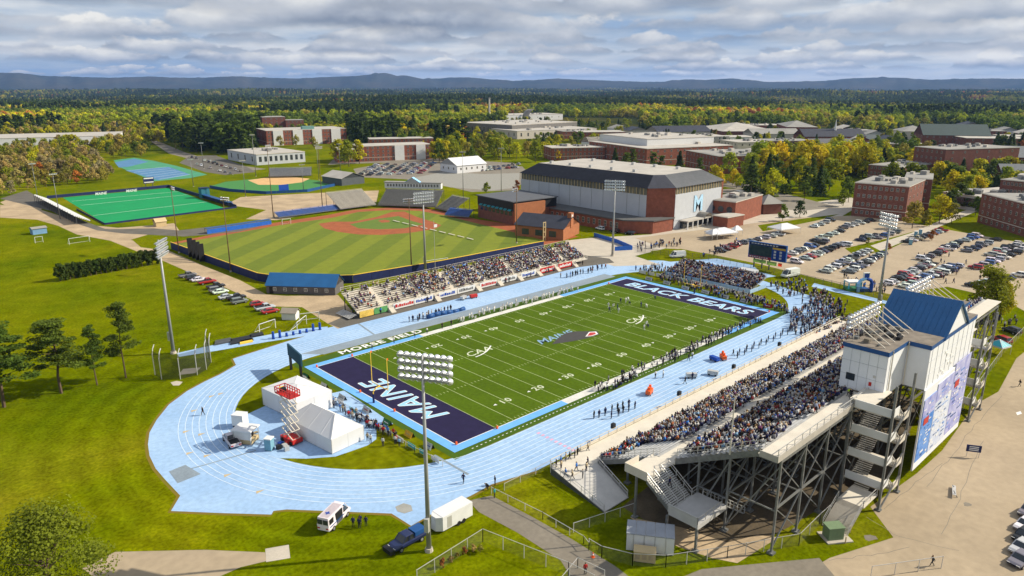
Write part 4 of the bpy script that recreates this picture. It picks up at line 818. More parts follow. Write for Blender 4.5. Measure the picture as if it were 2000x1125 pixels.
# ramp at the near end
mb = MB(); mb.add([(-6.5, -30.8, .25), (-.9, -30.8, .25), (2.2, -22, 1.3), (-4.4, -18, 1.3), (-6.5, -30.8, .1), (-.9, -30.8, .1), (2.2, -22, 1.1), (-4.4, -18, 1.1)], [(0, 1, 2, 3), (7, 6, 5, 4), (0, 4, 5, 1), (1, 5, 6, 2), (3, 7, 4, 0)]); mb.build('access_ramp', mat('ramp_grey', (.50, .48, .45), .8), gs)
MB().add([(-6.5, -30.8, 0), (-4.4, -18, 0), (-4.4, -18, 1.3), (-6.5, -30.8, .25)], [(0, 1, 2, 3)]).build('ramp_side', M['steeld'], gs)
rail('ramp_rail', [(-4.3, -17.8, 1.3), (-6.4, -30.6, .25)], 1.05, gs, M['alu'], 2.2); rail('ramp_rail', [(2.1, -22.2, 1.3), (-.9, -30.6, .25)], 1.05, gs, M['alu'], 2.2, .05)
MB().add([(2.15, -22.3, 0.), (-.85, -30.6, 0.), (-.85, -30.6, .9), (2.15, -22.3, 1.9)], [(0, 1, 2, 3), (3, 2, 1, 0)]).build('ramp_side', M['alu'], gs)
# stair at the near end: platform, flight, landing, second flight
st = MB(); st.box(-4.2, GX0-.2, -36.2, -32.4, 6.78, 6.9); st.box(-4.25, -4.15, -36.2, -32.4, 6.6, 7.95); st.box(-4.2, -1, -32.4, -32.3, 6.6, 7.95); st.build('stair_platform', M['deck'], gs)
st = MB()
for i in range(16): st.box(-4.1, .9, -36.2-.255*(i+1), -36.2-.255*i, 6.9-.18*(i+1)-.05, 6.9-.18*(i+1)); 
st.build('stair_flight', M['alu'], gs)
for x in (-4.2, -2.6, -.9, .95):
    rail('stair_rail', [(x, -36.2, 6.9), (x, -40.3, 4.0)], 1.0, gs, M['alu'], 1.4, .045)
MB().add([(-4.3, -36.2, 6.9), (-4.3, -40.4, 4.), (-4.3, -40.4, 3.4), (-4.3, -36.2, 6.3), (-4.2, -36.2, 6.9), (-4.2, -40.4, 4.), (-4.2, -40.4, 3.4), (-4.2, -36.2, 6.3)], [(0, 1, 2, 3), (7, 6, 5, 4), (3, 2, 6, 7), (0, 4, 5, 1)]).build('stair_stringer', M['steel'], gs)
st = MB(); st.box(-4.7, 2.4, -44.9, -40.3, 3.85, 4.0); st.box(-4.8, -4.7, -44.9, -40.4, 3.6, 5.05); st.box(-4.8, 2.4, -45.0, -44.9, 3.4, 4.1); st.build('stair_landing', mat('landing_grey', (.42, .41, .40), .7), gs)
rail('landing_rail', [(-4.75, -40.3, 4), (-4.75, -44.9, 4), (1.0, -44.9, 4)], 1.15, gs, M['alu'], 1.5, .045); rail('landing_rail', [(1, -40.3, 4), (2.4, -40.3, 4)], 1.1, gs)
for (x, y, h) in ((-4.6, -44.8, 3.6), (-5., -40.4, 3.6), (-4.1, -34.4, 6.6), (.7, -40.3, 3.6)):
    t = MB(); t.beam((x, y, .2), (x, y, h), .3); t.box(x-.4, x+.4, y-.4, y+.4, 0, .2); t.build('column', M['steel'], gs)
st = MB()
for i in range(20): st.box(2.4+.28*i, 2.4+.28*(i+1), -44.8, -41.2, 4-.19*(i+1)-.05, 4-.19*(i+1))
st.build('stair_flight', M['alu'], gs); rail('stair_rail', [(2.4, -44.85, 4), (8, -44.85, .2)], 1., gs, M['alu'], 1.2, .05); rail('stair_rail', [(2.4, -41.2, 4), (8, -41.2, .2)], 1., gs, M['alu'], 1.2, .05)
# floodlight-free flag pole at the aisle
MB().cyl((1.9, -45, 12), (1.9, -45, 20.5), .12, .07, 8).build('camera_mast', M['deck'], gs)
# lateral tower stairs at both ends of the press box
def tower(xa, xb, parent):
    for x in (xa, xb):
        for y in (-52.1, -57.7):
            t = MB(); t.beam((x, y, .2), (x, y, 19.5 if y < -55 else 16), .3); t.box(x-.4, x+.4, y-.4, y+.4, 0, .2); t.build('column', M['steel'], parent)
    for k, z in enumerate((3.2, 7.0, 10.8, 14.6)):
        t = MB(); t.box(xa+.2, xa+2.4, -57.6, -52.4, z-.12, z); t.build('stair_landing', M['deck'], parent)
        t = MB(); t.box(xa+.1, xa+.2, -57.6, -52.4, z+.02, z+1.25); t.box(xa+.2, xa+2.4, -57.75, -57.65, z+.02, z+1.25); t.build('stair_panel', M['whiteb'], parent)
        t = MB(); t.box(xb-2.4, xb-.2, -57.6, -52.4, z-2.02, z-1.9); t.box(xb-2.4, xb-.2, -57.75, -57.65, z-1.9, z-.65); t.build('stair_landing', M['deck'], parent)
        t = MB()
        for i in range(9): t.box(xa+2.4+i*.3, xa+2.7+i*.3, -57.4, -55.2, z-.2*(i+1)-.05, z-.2*(i+1))
        for i in range(9): t.box(xb-2.4-i*.3-.3, xb-2.4-i*.3, -54.8, -52.6, z-1.9-.2*(i+1)-.05, z-1.9-.2*(i+1))
        t.build('stair_flight', M['alu'], parent)
        t = MB(); t.beam((xa, -57.7, z-3.4), (xb, -57.7, z-.3), .2, .3); t.beam((xa, -52.2, z-.3), (xb, -52.2, z-.3), .2, .3); t.build('brace', M['steel'], parent)
        rail('stair_rail', [(xa+2.4, -57.6, z), (xb-2.4, -57.6, z-1.9)], 1.05, parent, M['alu'], 1.0, .045)
    t = MB(); t.box(xa+.2, xb-.2, -55., -51.6, 15.6, 15.75); t.build('tower_deck', M['deck'], parent)
t1 = thing('stair_tower', 'open steel stair tower with white panels on the near side of the press box', 'stairs', (0, 0, 0), group='press box stair towers'); tower(23.2, 30.4, t1)
t2 = thing('stair_tower', 'open steel stair tower on the far side of the press box', 'stairs', (0, 0, 0), group='press box stair towers'); tower(65.4, 72.6, t2)
t = MB(); t.box(18, 23.0, -57.4, -53.8, 2.4, 2.55); t.add([(13.5, -53.8, .1), (18, -53.8, 2.55), (18, -57.3, 2.55), (13.5, -57.3, .1)], [(0, 1, 2, 3), (3, 2, 1, 0)]); t.build('stair_ramp', M['deck'], t1)
rail('stair_rail', [(18, -57.3, 2.55), (23, -57.3, 2.55)], 1.1, t1); rail('stair_rail', [(13.5, -53.8, .1), (18, -53.8, 2.55)], 1.1, t1); rail('stair_rail', [(13.5, -57.3, .1), (18, -57.3, 2.55)], 1.1, t1)
# ---- press box
pb = thing('press_box', 'white two-level press box with blue gabled roof above the home grandstand', 'press box', (0, 0, 0))
FRONT = [(28.9, -47.7), (66.5, -47.7), (66.5, -54.2), (59, -54.2), (59, -57.5), (36.5, -57.5), (36.5, -54.2), (28.9, -54.2)]
MB().prism(FRONT, 14.9, 21.4).build('upper_wall', M['pbox'], pb)
ofs = lambda d: [(28.9-d, -47.7+d), (66.5+d, -47.7+d), (66.5+d, -54.2-d), (59+d, -54.2-d), (59+d, -57.5-d), (36.5-d, -57.5-d), (36.5-d, -54.2-d), (28.9-d, -54.2-d)]
MB().prism(ofs(.12), 21.4, 22.1, 0, 1).build('roof_band', [M['trimb'], M['rooff']], pb)
MB().prism(ofs(-.25), 22.1, 22.12).build('flat_roof', M['rooff'], pb)
for i in range(26):
    x = random.uniform(30, 41); y = random.uniform(-53.5, -48.3)
    MB().box(x, x+random.uniform(.4, 1.4), y, y+random.uniform(.2, .9), 22.13, 22.13+random.uniform(.1, .7)).build('roof_gear', random.choice([M['steel'], M['black'], M['asph'], M['steeld']]), pb)
g = MB(); g.add([(42.2, -57.55, 22), (53.4, -57.55, 22), (47.8, -57.55, 26.6), (42.2, -47.9, 22), (53.4, -47.9, 22), (47.8, -47.9, 26.6)], [(0, 1, 2), (4, 3, 5)]); g.box(42.2, 53.4, -57.5, -47.95, 21.5, 22.0); g.build('gable_wall', M['pbox'], pb)
for s, nm in ((1, 'a'), (-1, 'b')):
    rf = MB(); x0 = 47.8-s*6.1; rf.add([(x0, -57.9, 21.85), (x0, -47.4, 21.85), (47.8, -47.4, 26.85), (47.8, -57.9, 26.85), (x0, -57.9, 21.65), (x0, -47.4, 21.65), (47.8, -47.4, 26.65), (47.8, -57.9, 26.65)], [(0, 1, 2, 3), (7, 6, 5, 4), (0, 4, 5, 1), (1, 5, 6, 2), (3, 7, 4, 0)])
    ro = rf.build('roof', M['roofb'], pb)
    for i in range(12):
        y = -57.5+i*.87; MB().beam((x0, y, 21.9), (47.8, y, 26.9), .06, .08).build('roof_seam', M['roofb'], ro)
# rear wall with stepped banner panels
MB().box(36.3, 58.9, -57.75, -57.52, 1.2, 14.9).build('rear_wall', M['pbox'], pb)
MB().box(36.5, 58.9, -57.5, -54.3, 14.7, 14.9).build('rear_floor', M['steel'], pb)
bl = mat('banner_blue', (.03, .17, .55), .6, col2=(.22, .38, .72), scale=.5, detail=8); bp = mat('banner_lilac', (.20, .22, .55), .6, col2=(.55, .56, .76), scale=.45, detail=8); bw = mat('banner_pale', (.70, .72, .78), .6, col2=(.42, .50, .70), scale=.6, detail=8)
for k, (x0, x1, z0, z1) in enumerate([(36.6, 42.2, 2.6, 13.2), (42.4, 50.4, 2.2, 14.2), (50.6, 58.7, 2.4, 15.4)]):
    t = MB(); t.box(x0, x1, -57.83, -57.76, z0, z1); bo = t.build('banner', (bl, bw, bp)[k], pb)
    t = MB(); t.box(x0, x1, -57.86, -57.835, z1-3.2, z1); t.build('banner_head', bp, bo)
    rs = random.Random(k)
    for j in range(16):
        z = z0+.5+(z1-z0-1.2)*j/16; x = x0+.3
        while x < x1-1.4:
            w = rs.uniform(.3, 1.5)
            if rs.random() < .6: MB().box(x, min(x+w, x1-.2), -57.88, -57.865, z, z+rs.choice((.12, .18, .3))).build('lettering', rs.choice([M['white'], M['white'], bl, M['trimb']]), bo)
            x += w+.3
    if k != 1: MB().box(x0+1, x0+3.2, -57.89, -57.87, z1-4.6, z1-3.4).build('banner_patch', M['red'], bo)
# pale star outlines left on the rear wall
for (x, z, s) in [(44.5, 19, .5), (45.5, 17.4, .4), (47.5, 17.8, .35), (43.6, 16.2, .35), (46.8, 16.6, .5), (48.5, 16.2, .4), (44.6, 15.6, .5), (50., 18.4, .3), (42.2, 15.8, .3), (47.8, 24.2, .5), (45.6, 18.4, .45), (49., 17.2, .3)]:
    MB().box(x-s*.8, x+s*.8, -57.56, -57.51, z-s*.5, z+s*.5).build('wall_patch', M['white'], pb)
for i in range(5): MB().box(28.86, 28.895, -49.0-i*1.3-.02, -49.0-i*1.3+.02, 15, 21.4).build('panel_joint', M['gsid'], pb)
for i in range(9): MB().box(37.5+i*2.5-.02, 37.5+i*2.5+.02, -57.54, -57.505, 15, 21.4).build('panel_joint', M['gsid'], pb)
for z_ in (17.2, 19.4): MB().box(28.86, 28.893, -54.15, -47.75, z_-.02, z_+.02).build('panel_joint', M['gsid'], pb); MB().box(36.6, 58.8, -57.535, -57.503, z_-.02, z_+.02).build('panel_joint', M['gsid'], pb)
MB().cyl((36.2, -54.5, 15), (36.2, -54.5, 22), .09, .09, 6).build('downpipe', M['deck'], pb); MB().cyl((30.3, -54.35, 15), (30.3, -54.35, 22), .09, .09, 6).build('downpipe', M['deck'], pb)
# side windows, door panel, sign
MB().box(28.84, 28.9, -49.9, -48.6, 16.3, 17.4).build('side_window', M['glass'], pb); MB().box(28.84, 28.9, -52.9, -52.5, 17.6, 18.0).build('wall_lamp', M['alu'], pb); MB().box(28.84, 28.9, -52.4, -52.0, 16.2, 16.8).build('fire_sign', M['red'], pb)
for i in range(12): MB().box(31+i*3, 33.6+i*3, -47.72, -47.64, 17, 19.6).build('front_window', M['glass'], pb)
# roof floodlight racks leaning over the edge
def rack(x0, x1):
    f = thing('floodlight_rack', f"slanted roof rack of floodlights at the {'near' if x0 < 40 else 'far'} end of the press box", 'floodlights', (0, 0, 0), group='press box floodlight racks')
    for i in range(7):
        x = x0+(x1-x0)*i/6; t = MB(); t.beam((x, -53.2, 22.2), (x, -48.2, 25.2), .12); t.beam((x, -48.6, 22.2), (x, -48.2, 25.4), .1); t.build('strut', M['deck'], f)
    for r_ in range(3):
        z = 24.0+r_*.85; y = -47.6; t = MB(); t.beam((x0, y-.35, z), (x1, y-.35, z), .12); t.build('crossbar', M['deck'], f)
        for i in range(11):
            x = x0+(x1-x0)*i/10; t = MB(); t.smooth = True; t.cyl((x, y-.3, z+.05), (x, y+.15, z-.08), .16, .42, 8, 0, True); t.build('floodlight', M['lens'], f)
rack(30, 41.5); rack(54, 65.5)
# ================================================================== visitor bleachers
vs_ = thing('visitor_bleachers', 'long low white bleachers across the far sideline before the baseball wall', 'bleachers', (0, 0, 0))
VIS = dict(y0=73.2, z0=1.7, dy=.70, dz=.35, n=11); VX0, VX1 = 16., 108.
VAIS = [VX0+9+i*12.3 for i in range(7)]
bench_rows(VX0, VX1, VIS['y0'], VIS['z0'], VIS['dy'], VIS['dz'], VIS['n'], vs_, M['deck'], M['deck'], VAIS)
MB().box(VX0, VX1, 71.9, 73.2, 1.2, 1.35).build('front_walkway', M['deck'], vs_)
rail('rear_rail', [(VX0, 81.1, 5.6), (VX1, 81.1, 5.6)], 1.1, vs_, M['deck'], 3); rail('front_rail', [(VX0, 71.9, 1.35), (VX1, 71.9, 1.35)], .9, vs_, M['deck'], 3)
for x in range(17, 108, 6):
    t = MB(); t.beam((x, 80.9, 0), (x, 80.9, 5.3), .2); t.beam((x, 73, 1), (x, 80.9, 5.0), .2); t.beam((x, 77, 0), (x, 77, 2.9), .2); t.build('frame', M['steeld'], vs_)
bancol = [('yellow_banner', (.70, .48, .10)), ('green_banner', (.10, .30, .10)), ('white_red', 0), ('white_blue', 1), ('white_navy', 1), ('white_plain', 2), ('white_red', 0), ('white_plain', 2), ('white_blue', 1), ('red', 3), ('red', 3)]
x = VX0
for k, (nm, c) in enumerate(bancol):
    w = 7.0 if k > 1 else 4.5; m_ = mat(nm, c, .7, var=.35, scale=.7) if isinstance(c, tuple) else (M['red'] if c == 3 else M['whiteb'])
    b = MB().box(x, x+w-.2, 71.70, 71.78, .25, 1.95).build('banner', m_, vs_)
    if c in (0, 1, 2, 3) and not isinstance(c, tuple):
        rs = random.Random(k); xx = x+.6
        while xx < x+w-1:
            ww = rs.uniform(.25, .7); MB().box(xx, xx+ww, 71.67, 71.695, .7, 1.0+rs.uniform(.2, .6)).build('lettering', (M['red'], M['bluep'], M['steel'], M['white'])[c], b); xx += ww+.15
    x += w
    if k % 2 == 1 or k > 5:
        t = MB()
        for i in range(6): t.box(x, x+1.5, 71.8-.3*(i+1), 71.8-.3*i, 0, 1.2-.2*i)
        t.build('stair', M['deck'], vs_); x += 1.7
for i in range(6):
    MB().box(13.2+i*.42, 13.5+i*.42, 72.5, 79.5, .4+.1*i, .48+.1*i).build('side_bench', M['alu'], vs_)
# ================================================================== student bleachers behind far end zone
ss = thing('student_bleachers', 'crowded bleachers behind the far end zone', 'bleachers', (0, 0, 0))
SA, SB = Vector((*G2(1300, 545), 0)), Vector((*G2(1455, 575), 0))
SXE = 113.5
for i in range(12):
    t = MB(); t.box(SXE+i*.8, SXE+(i+1)*.8, 13., 43., .5+i*.22, .56+i*.22); t.box(SXE+i*.8+.3, SXE+i*.8+.6, 13, 43, .85+i*.22, .9+i*.22); t.build('bench_row', M['alu'], ss)
MB().box(SXE-.1, SXE, 13, 43, .0, 1.3).build('front_panel', M['track'], ss); MB().box(SXE, SXE+9.6, 12.9, 13, 0, 1.2).build('side_panel', M['track'], ss)
rail('rear_rail', [(SXE+9.7, 13, 3), (SXE+9.7, 43, 3)], 1., ss, M['steel'], 2)
MB().box(123.6, 126.5, 17.5, 23, 0, 4.2).build('camera_booth', mat('booth', (.45, .46, .48)), ss)
# ================================================================== masts and lamps
LAMPM = {}
def lamp_mesh():
    mb = MB(); mb.smooth = True; prof = [(-.32, .10), (-.22, .26), (-.05, .40), (.16, .47)]; n = 10; vs = []; 
    for (y, r) in prof: vs += [(r*math.cos(2*math.pi*i/n), y, r*math.sin(2*math.pi*i/n)) for i in range(n)]
    fs = [(k*n+i, k*n+(i+1) % n, (k+1)*n+(i+1) % n, (k+1)*n+i) for k in range(3) for i in range(n)]+[tuple(range(n)), tuple(range(4*n-1, 3*n-1, -1))]
    mb.add(vs, fs); return mb.mesh('lamp', M['lens'])
LMESH = lamp_mesh()
def mast(name, base, h, aim, label, rows=4, per=9, r=.42, m=None, group='stadium light masts', lampscale=1., gap=.82):
    a = math.atan2(aim[1]-base[1], aim[0]-base[0])-math.pi/2
    t = thing(name, label, 'light mast', (base[0], base[1], 0), a, group)
    mb = MB(); mb.cyl((0, 0, 0), (0, 0, h), r, r*.45, 12); mb.smooth = True; mb.build('pole', m or M['pole'], t)
    MB().cyl((0, 0, 0), (0, 0, .5), r*1.7, r*1.5, 10).build('footing', M['conc'], t)
    if rows > 2: MB().box(-.3, .3, -r-.35, -r*.6, 3.2, 5.2).build('control_box', M['alu'], t)
    w = (per-1)*gap
    for k in range(rows):
        z = h-.3-k*1.0*lampscale; b = MB().box(-w/2-.2, w/2+.2, .1, .28, z-.1, z+.1).build('crossarm', m or M['pole'], t)
        for i in range(per):
            o = link('lamp', LMESH, t, (-w/2+i*gap, .62, z-.05)); o.rotation_euler = (R(-28), 0, 0); o.scale = (lampscale,)*3
    return t
FC = (45, 24)
mast('light_mast', G2(838, 1076), 27.8, FC, 'tall grey light mast in the near foreground with four rows of lamps', r=.34)
mast('light_mast', G2(339, 690), 26.8, FC, 'leaning-looking grey light mast beside the throwing cage', per=8)
mast('light_mast', G2(1713, 612), 27.5, FC, 'grey light mast behind the home grandstand at the far corner', per=8)
mast('light_mast', G2(1196, 500), 27.6, FC, 'grey light mast on the plaza before the gym', per=9)
mast('light_mast', G2(831, 532), 27.0, FC, 'grey light mast rising behind the far bleachers', per=9)
BC = G2(740, 440)
for (px_, top, lb) in [((451, 531), 385, 'wooden light pole on the dirt road by the baseball wall'), ((350, 494), 365, 'wooden light pole at the corner of the baseball wall'), ((804, 530), 388, 'wooden light pole behind the far bleachers'), ((1009, 475), 368, 'wooden light pole before the small brick building'), ((534, 425), 282, 'tall brown light pole above the third base side'), ((630, 408), 285, 'thin brown light pole behind the baseball dugout')]:
    mast('wooden_light_pole', G2(*px_), px_h(px_, top), BC, lb, 2, 6, .22, M['wood'], 'wooden baseball light poles', .75, .62)
for (px_, top, lb) in [((905, 395), 295, 'grey light pole between the tent hall and the baseball stand'), ((979, 380), 288, 'grey light pole beside the gym gable end'), ((500, 345), 262, 'grey light pole behind the softball field'), ((398, 330), 278, 'grey light pole beside the tennis courts'), ((378, 365), 310, 'grey light pole at the green field corner'), ((75, 393), 318, 'grey light pole at the far left corner of the green field'), ((118, 430), 338, 'grey light pole behind the small green field bleachers'), ((593, 372), 320, 'grey light pole on the softball outfield'), ((480, 385), 312, 'grey light pole on the softball foul line'), ((665, 335), 280, 'grey light pole by the dark shed'), ((623, 352), 282, 'grey light pole behind the softball stand')]:
    mast('field_light_pole', G2(*px_), px_h(px_, top), FC, lb, 1, 5, .2, M['steel'], 'field light poles', .8, .7)
for i, (a, b) in enumerate([(5, 262), (25, 262), (60, 262), (75, 262), (95, 262), (118, 262), (130, 262), (147, 262), (165, 260), (185, 260), (205, 258), (230, 258)]):
    mast('street_lamp', G2(a, b), 12, FC, f'{ordn(i)} from the left in the row of lamps at the far parking lot', 1, 2, .12, M['steel'], 'far lot street lamps', .8, 1.6)
# ================================================================== fences and walls
def fence(pts, h, label, m=None, step=3., panel=True, pm=None, name='chain_link_fence', group=None):
    f = thing(name, label, 'fence', (0, 0, 0), group=group); pm = pm or M['fence']
    for a, b in zip(pts, pts[1:]):
        a = Vector((*a[:2], 0)); b = Vector((*b[:2], 0)); n = max(1, round((b-a).length/step)); z = Vector((0, 0, h))
        MB().beam(a+z, b+z, .06).build('top_rail', m or M['alu'], f)
        if panel: MB().add([a, b, b+z, a+z], [(0, 1, 2, 3)]).build('mesh_panel', pm, f)
        for i in range(n+1):
            p = a.lerp(b, i/n); MB().beam(p, p+Vector((0, 0, h+.05)), .08).build('post', m or M['alu'], f)
    return f
P2 = lambda *l: [G2(*p) for p in l]
fence(P2((815, 1140), (943, 1058), (1110, 1125), (1160, 1150)), 2.0, 'chain link fence corner at the bottom centre of the lawn')
fence(P2((1095, 1150), (1128, 1110), (1180, 1135)), 1.6, 'short chain link gate section at the end of the path')
fence(P2((985, 958), (1075, 912)), 1.2, 'low fence from the path to the grandstand ramp')
fence(P2((960, 965), (1060, 1015), (1140, 1062), (1150, 1075)), 1.2, 'chain link fence along the right side of the grey path')
fence(P2((1150, 1075), (1175, 1090), (1235, 1105), (1300, 1108), (1420, 1090), (1560, 1065), (1600, 1025), (1655, 975)), 1.8, 'long chain link fence curving round the grandstand foot')
fence(P2((1240, 1000), (1120, 1040)), 1.5, 'chain link fence running from the ramp foot across shaded grass')
fence(P2((1700, 1130), (1838, 1110)), 1.8, 'chain link fence at the bottom edge by the road')
fence(P2((1880, 800), (1960, 690), (2010, 640)), 1.8, 'chain link fence beside the back road grass strip')
fence(P2((1245, 492), (1400, 510), (1480, 530), (1560, 545), (1640, 563), (1740, 590)), 1.8, 'dark fence between the car park and the stadium', M['steeld'], 3., True, mat('dark_mesh', (.05, .05, .05), alpha=.25))
# near end zone fence with banners
ezf = fence(P2((592, 742), (640, 778), (700, 815), (760, 852), (810, 885), (865, 912)), 1.1, 'low fence hung with pale banners behind the near end zone', step=2.5)
for i in range(12):
    a = i/12; p = G(592+a*273, 742+a*168+4*math.sin(a*3)); d = (Vector(G2(865, 912))-Vector(G2(592, 742))).normalized()
    MB().beam((p.x, p.y, .5), (p.x+d.x*2.2, p.y+d.y*2.2, .5), .05, .8).build('banner', random.choice([M['whiteb'], M['whiteb'], M['teal'], M['alu']]), ezf)
ff = fence([(108.5, 50), (110.5, 38), (111, 24), (109.5, 8), (106.5, 0)], 1.1, 'low fence hung with pale banners behind the far end zone', step=2.5)
for i in range(14):
    y = 48-i*3.2; MB().box(110.6-.002*(y-24)**2-.05, 110.6-.002*(y-24)**2, y, y+2.6, .1, 1.1).build('banner', random.choice([M['whiteb'], M['whiteb'], M['teal'], M['alu'], M['whiteb']]), ff)
# baseball wall
def wall(pts, h, th, m, label, name, cap=None, capm=None, seg=6.):
    w = thing(name, label, 'wall', (0, 0, 0))
    for a, b in zip(pts, pts[1:]):
        a = Vector((*a[:2], 0)); b = Vector((*b[:2], 0)); n = max(1, round((b-a).length/seg))
        for i in range(n):
            p, q = a.lerp(b, i/n), a.lerp(b, (i+.985)/n); MB().beam(p+Vector((0, 0, h/2)), q+Vector((0, 0, h/2)), th, h).build('panel', m, w)
        if cap: MB().beam(a+Vector((0, 0, h+cap/2)), b+Vector((0, 0, h+cap/2)), th*1.4, cap).build('cap', capm, w)
    return w
wall(P2((335, 486), (420, 518), (505, 549), (560, 557)), 2.6, .2, M['bwall'], 'navy baseball wall with yellow cap along the dirt road', 'baseball_wall', .16, M['yellow'])
wall(P2((560, 557), (690, 553), (860, 524), (1062, 484)), 2.6, .2, M['bwall'], 'navy baseball wall with yellow cap behind the far bleachers', 'baseball_wall', .16, M['yellow'])
wall(P2((92, 388), (330, 366), (462, 406)), 1.6, .3, M['bwall'], 'navy wall round the back of the bright green field', 'field_wall')
wall(P2((462, 406), (205, 439), (150, 410)), .8, .2, M['bwall'], 'low navy kerb round the front of the bright green field', 'field_wall')
w = wall(P2((410, 367), (450, 374), (520, 379), (600, 375), (655, 363)), 1.6, .2, M['trimb'], 'blue outfield wall of the softball field', 'softball_wall')
for (a, b) in ((182, 212), (245, 268)):
    p, q = G(a, 382.5-(a-182)*.095), G(b, 382.5-(b-182)*.095); d = (q-p).normalized(); s_ = (p.xy+q.xy)/2
    text('wall_lettering', 'MAINE', 2.0, (s_[0]-d.y*-.3+.0, s_[1]-.35, .9), d, (0, 0, 1), M['white'], bpy.data.objects['field_wall'], .2, .05)
# dark batter-eye panels
be = thing('batters_eye', 'dark curved screen panels standing at the baseball wall', 'screen', (0, 0, 0))
for i in range(4):
    p = G(374+i*7.2, 503+i*3.0); MB().box(p.x-.9, p.x+.9, p.y-.1, p.y+.1, .3, 7.2-.2*i).build('panel', M['black'], be)
# ================================================================== end zone gear
def goalpost(x, s, label):
    t = thing('goal_post', label, 'goal post', (x, fy1/2, 0), group='goal posts')
    mb = MB(); mb.smooth = True; mb.tube([(0, 0, 1.8), (0, 0, 2.2), (s*.3, 0, 2.7), (s*.9, 0, 3.0), (s*1.6, 0, 3.05)], .12, 8); mb.build('gooseneck', M['yellow'], t)
    mb = MB(); mb.cyl((0, 0, 0), (0, 0, 1.85), .22, .22, 10); mb.build('pad', M['bwall'], t)
    MB().cyl((s*1.6, -2.85, 3.05), (s*1.6, 2.85, 3.05), .09, .09, 8).build('crossbar', M['yellow'], t)
    for y in (-2.85, 2.85):
        MB().cyl((s*1.6, y, 3.0), (s*1.6, y, 9.6), .075, .075, 8).build('upright', M['yellow'], t); MB().box(s*1.6-.02, s*1.6+.3, y-.02, y+.02, 9.2, 9.6).build('ribbon', M['orange'], t)
goalpost(fx0-1.0, 1, 'yellow goal post at the near end zone'); goalpost(fx1+1.0, -1, 'yellow goal post at the far end zone')
pl = [((fx0, 0), 'near end line at the near sideline'), ((0, -.4), 'near goal line at the near sideline'), ((fx0, fy1), 'near end line at the far sideline'), ((0, fy1+.4), 'near goal line at the far sideline'), ((fx1, 0), 'far end line at the near sideline'), ((100*YD, fy1), 'far goal line at the far sideline'), ((fx0-.3, 20*YD), 'near end line right of the goal post'), ((fx0-.3, 33.3*YD), 'near end line left of the goal post')]
for (p, lb) in pl: tag(MB().prism([(p[0]-.15, p[1]-.15), (p[0]+.15, p[1]-.15), (p[0]+.12, p[1]+.15), (p[0]-.15, p[1]+.15)], 0.05, .55).build('pylon', M['orange']), f'orange pylon on the {lb}', 'pylon', 'end zone pylons')
def aframe(p, d, m, label, w=1.9, txt=None):
    t = thing('sign_board', label, 'sign', (p[0], p[1], 0), math.atan2(d[1], d[0]), 'folding sign boards')
    MB().add([(-w/2, -.5, 0), (w/2, -.5, 0), (w/2, 0, 1.0), (-w/2, 0, 1.0)], [(0, 1, 2, 3), (3, 2, 1, 0)]).build('front_board', m, t)
    MB().add([(-w/2, .45, 0), (w/2, .45, 0), (w/2, .02, 1.0), (-w/2, .02, 1.0)], [(0, 1, 2, 3), (3, 2, 1, 0)]).build('back_board', M['black'], t)
    if txt: MB().box(-w*.3, w*.3, -.30, -.27, .42, .58).build('print', txt, t)
ed = (Vector(G2(893, 880))-Vector(G2(602, 715))); ed.normalize()
for (px_, m_, lb, tx) in [((598, 738), 'green', 'green folding sign at the back corner of the near end zone', 'white'), ((634, 757), 'whiteb', 'white folding sign between the fence and goal post', 'steel'), ((669, 780), 'whiteb', 'white folding sign on the blue pad', 'steel'), ((717, 804), 'whiteb', 'white folding sign with a red mark behind the goal post', 'red'), ((757, 829), 'green', 'green folding sign with pale top beside the pad', 'white'), ((800, 852), 'yellow', 'yellow folding sign before the fence', 'tan'), ((838, 874), 'whiteb', 'white folding sign beside the foreground light mast', 'bluep')]:
    aframe(G2(*px_), ed, M[m_], lb, 2.2, M[tx])
fd = Vector((0, -1))
for i, (px_, m_) in enumerate([((1268, 547), 'whiteb'), ((1303, 555), 'whiteb'), ((1339, 565), 'whiteb'), ((1378, 573), 'whiteb'), ((1416, 582), 'whiteb'), ((1453, 590), 'whiteb')]): aframe(G2(*px_), fd, M[m_], f'white folding sign behind the far end zone, {ordn(i)} from the left', 2.6, M['steel'])
aframe(G2(1500, 600), fd, M['red'], 'red folding sign at the far right corner of the field', 2.6, M['white'])
# back of the small scoreboard
p1, p2 = G(569, 722), G(589, 741); t = thing('small_scoreboard', 'dark scoreboard on two posts at the near left corner of the field', 'scoreboard', (0, 0, 0))
d = (p2-p1).normalized()
for p in (p1, p2): MB().beam((p.x, p.y, 0), (p.x, p.y, 3.4), .45).build('post', M['black'], t)
a, b = p1-d*1.0, p2+d*1.0; MB().beam((a.x, a.y, 4.5), (b.x, b.y, 4.5), .35, 2.6).build('panel', mat('board_teal', (.012, .06, .10)), t)
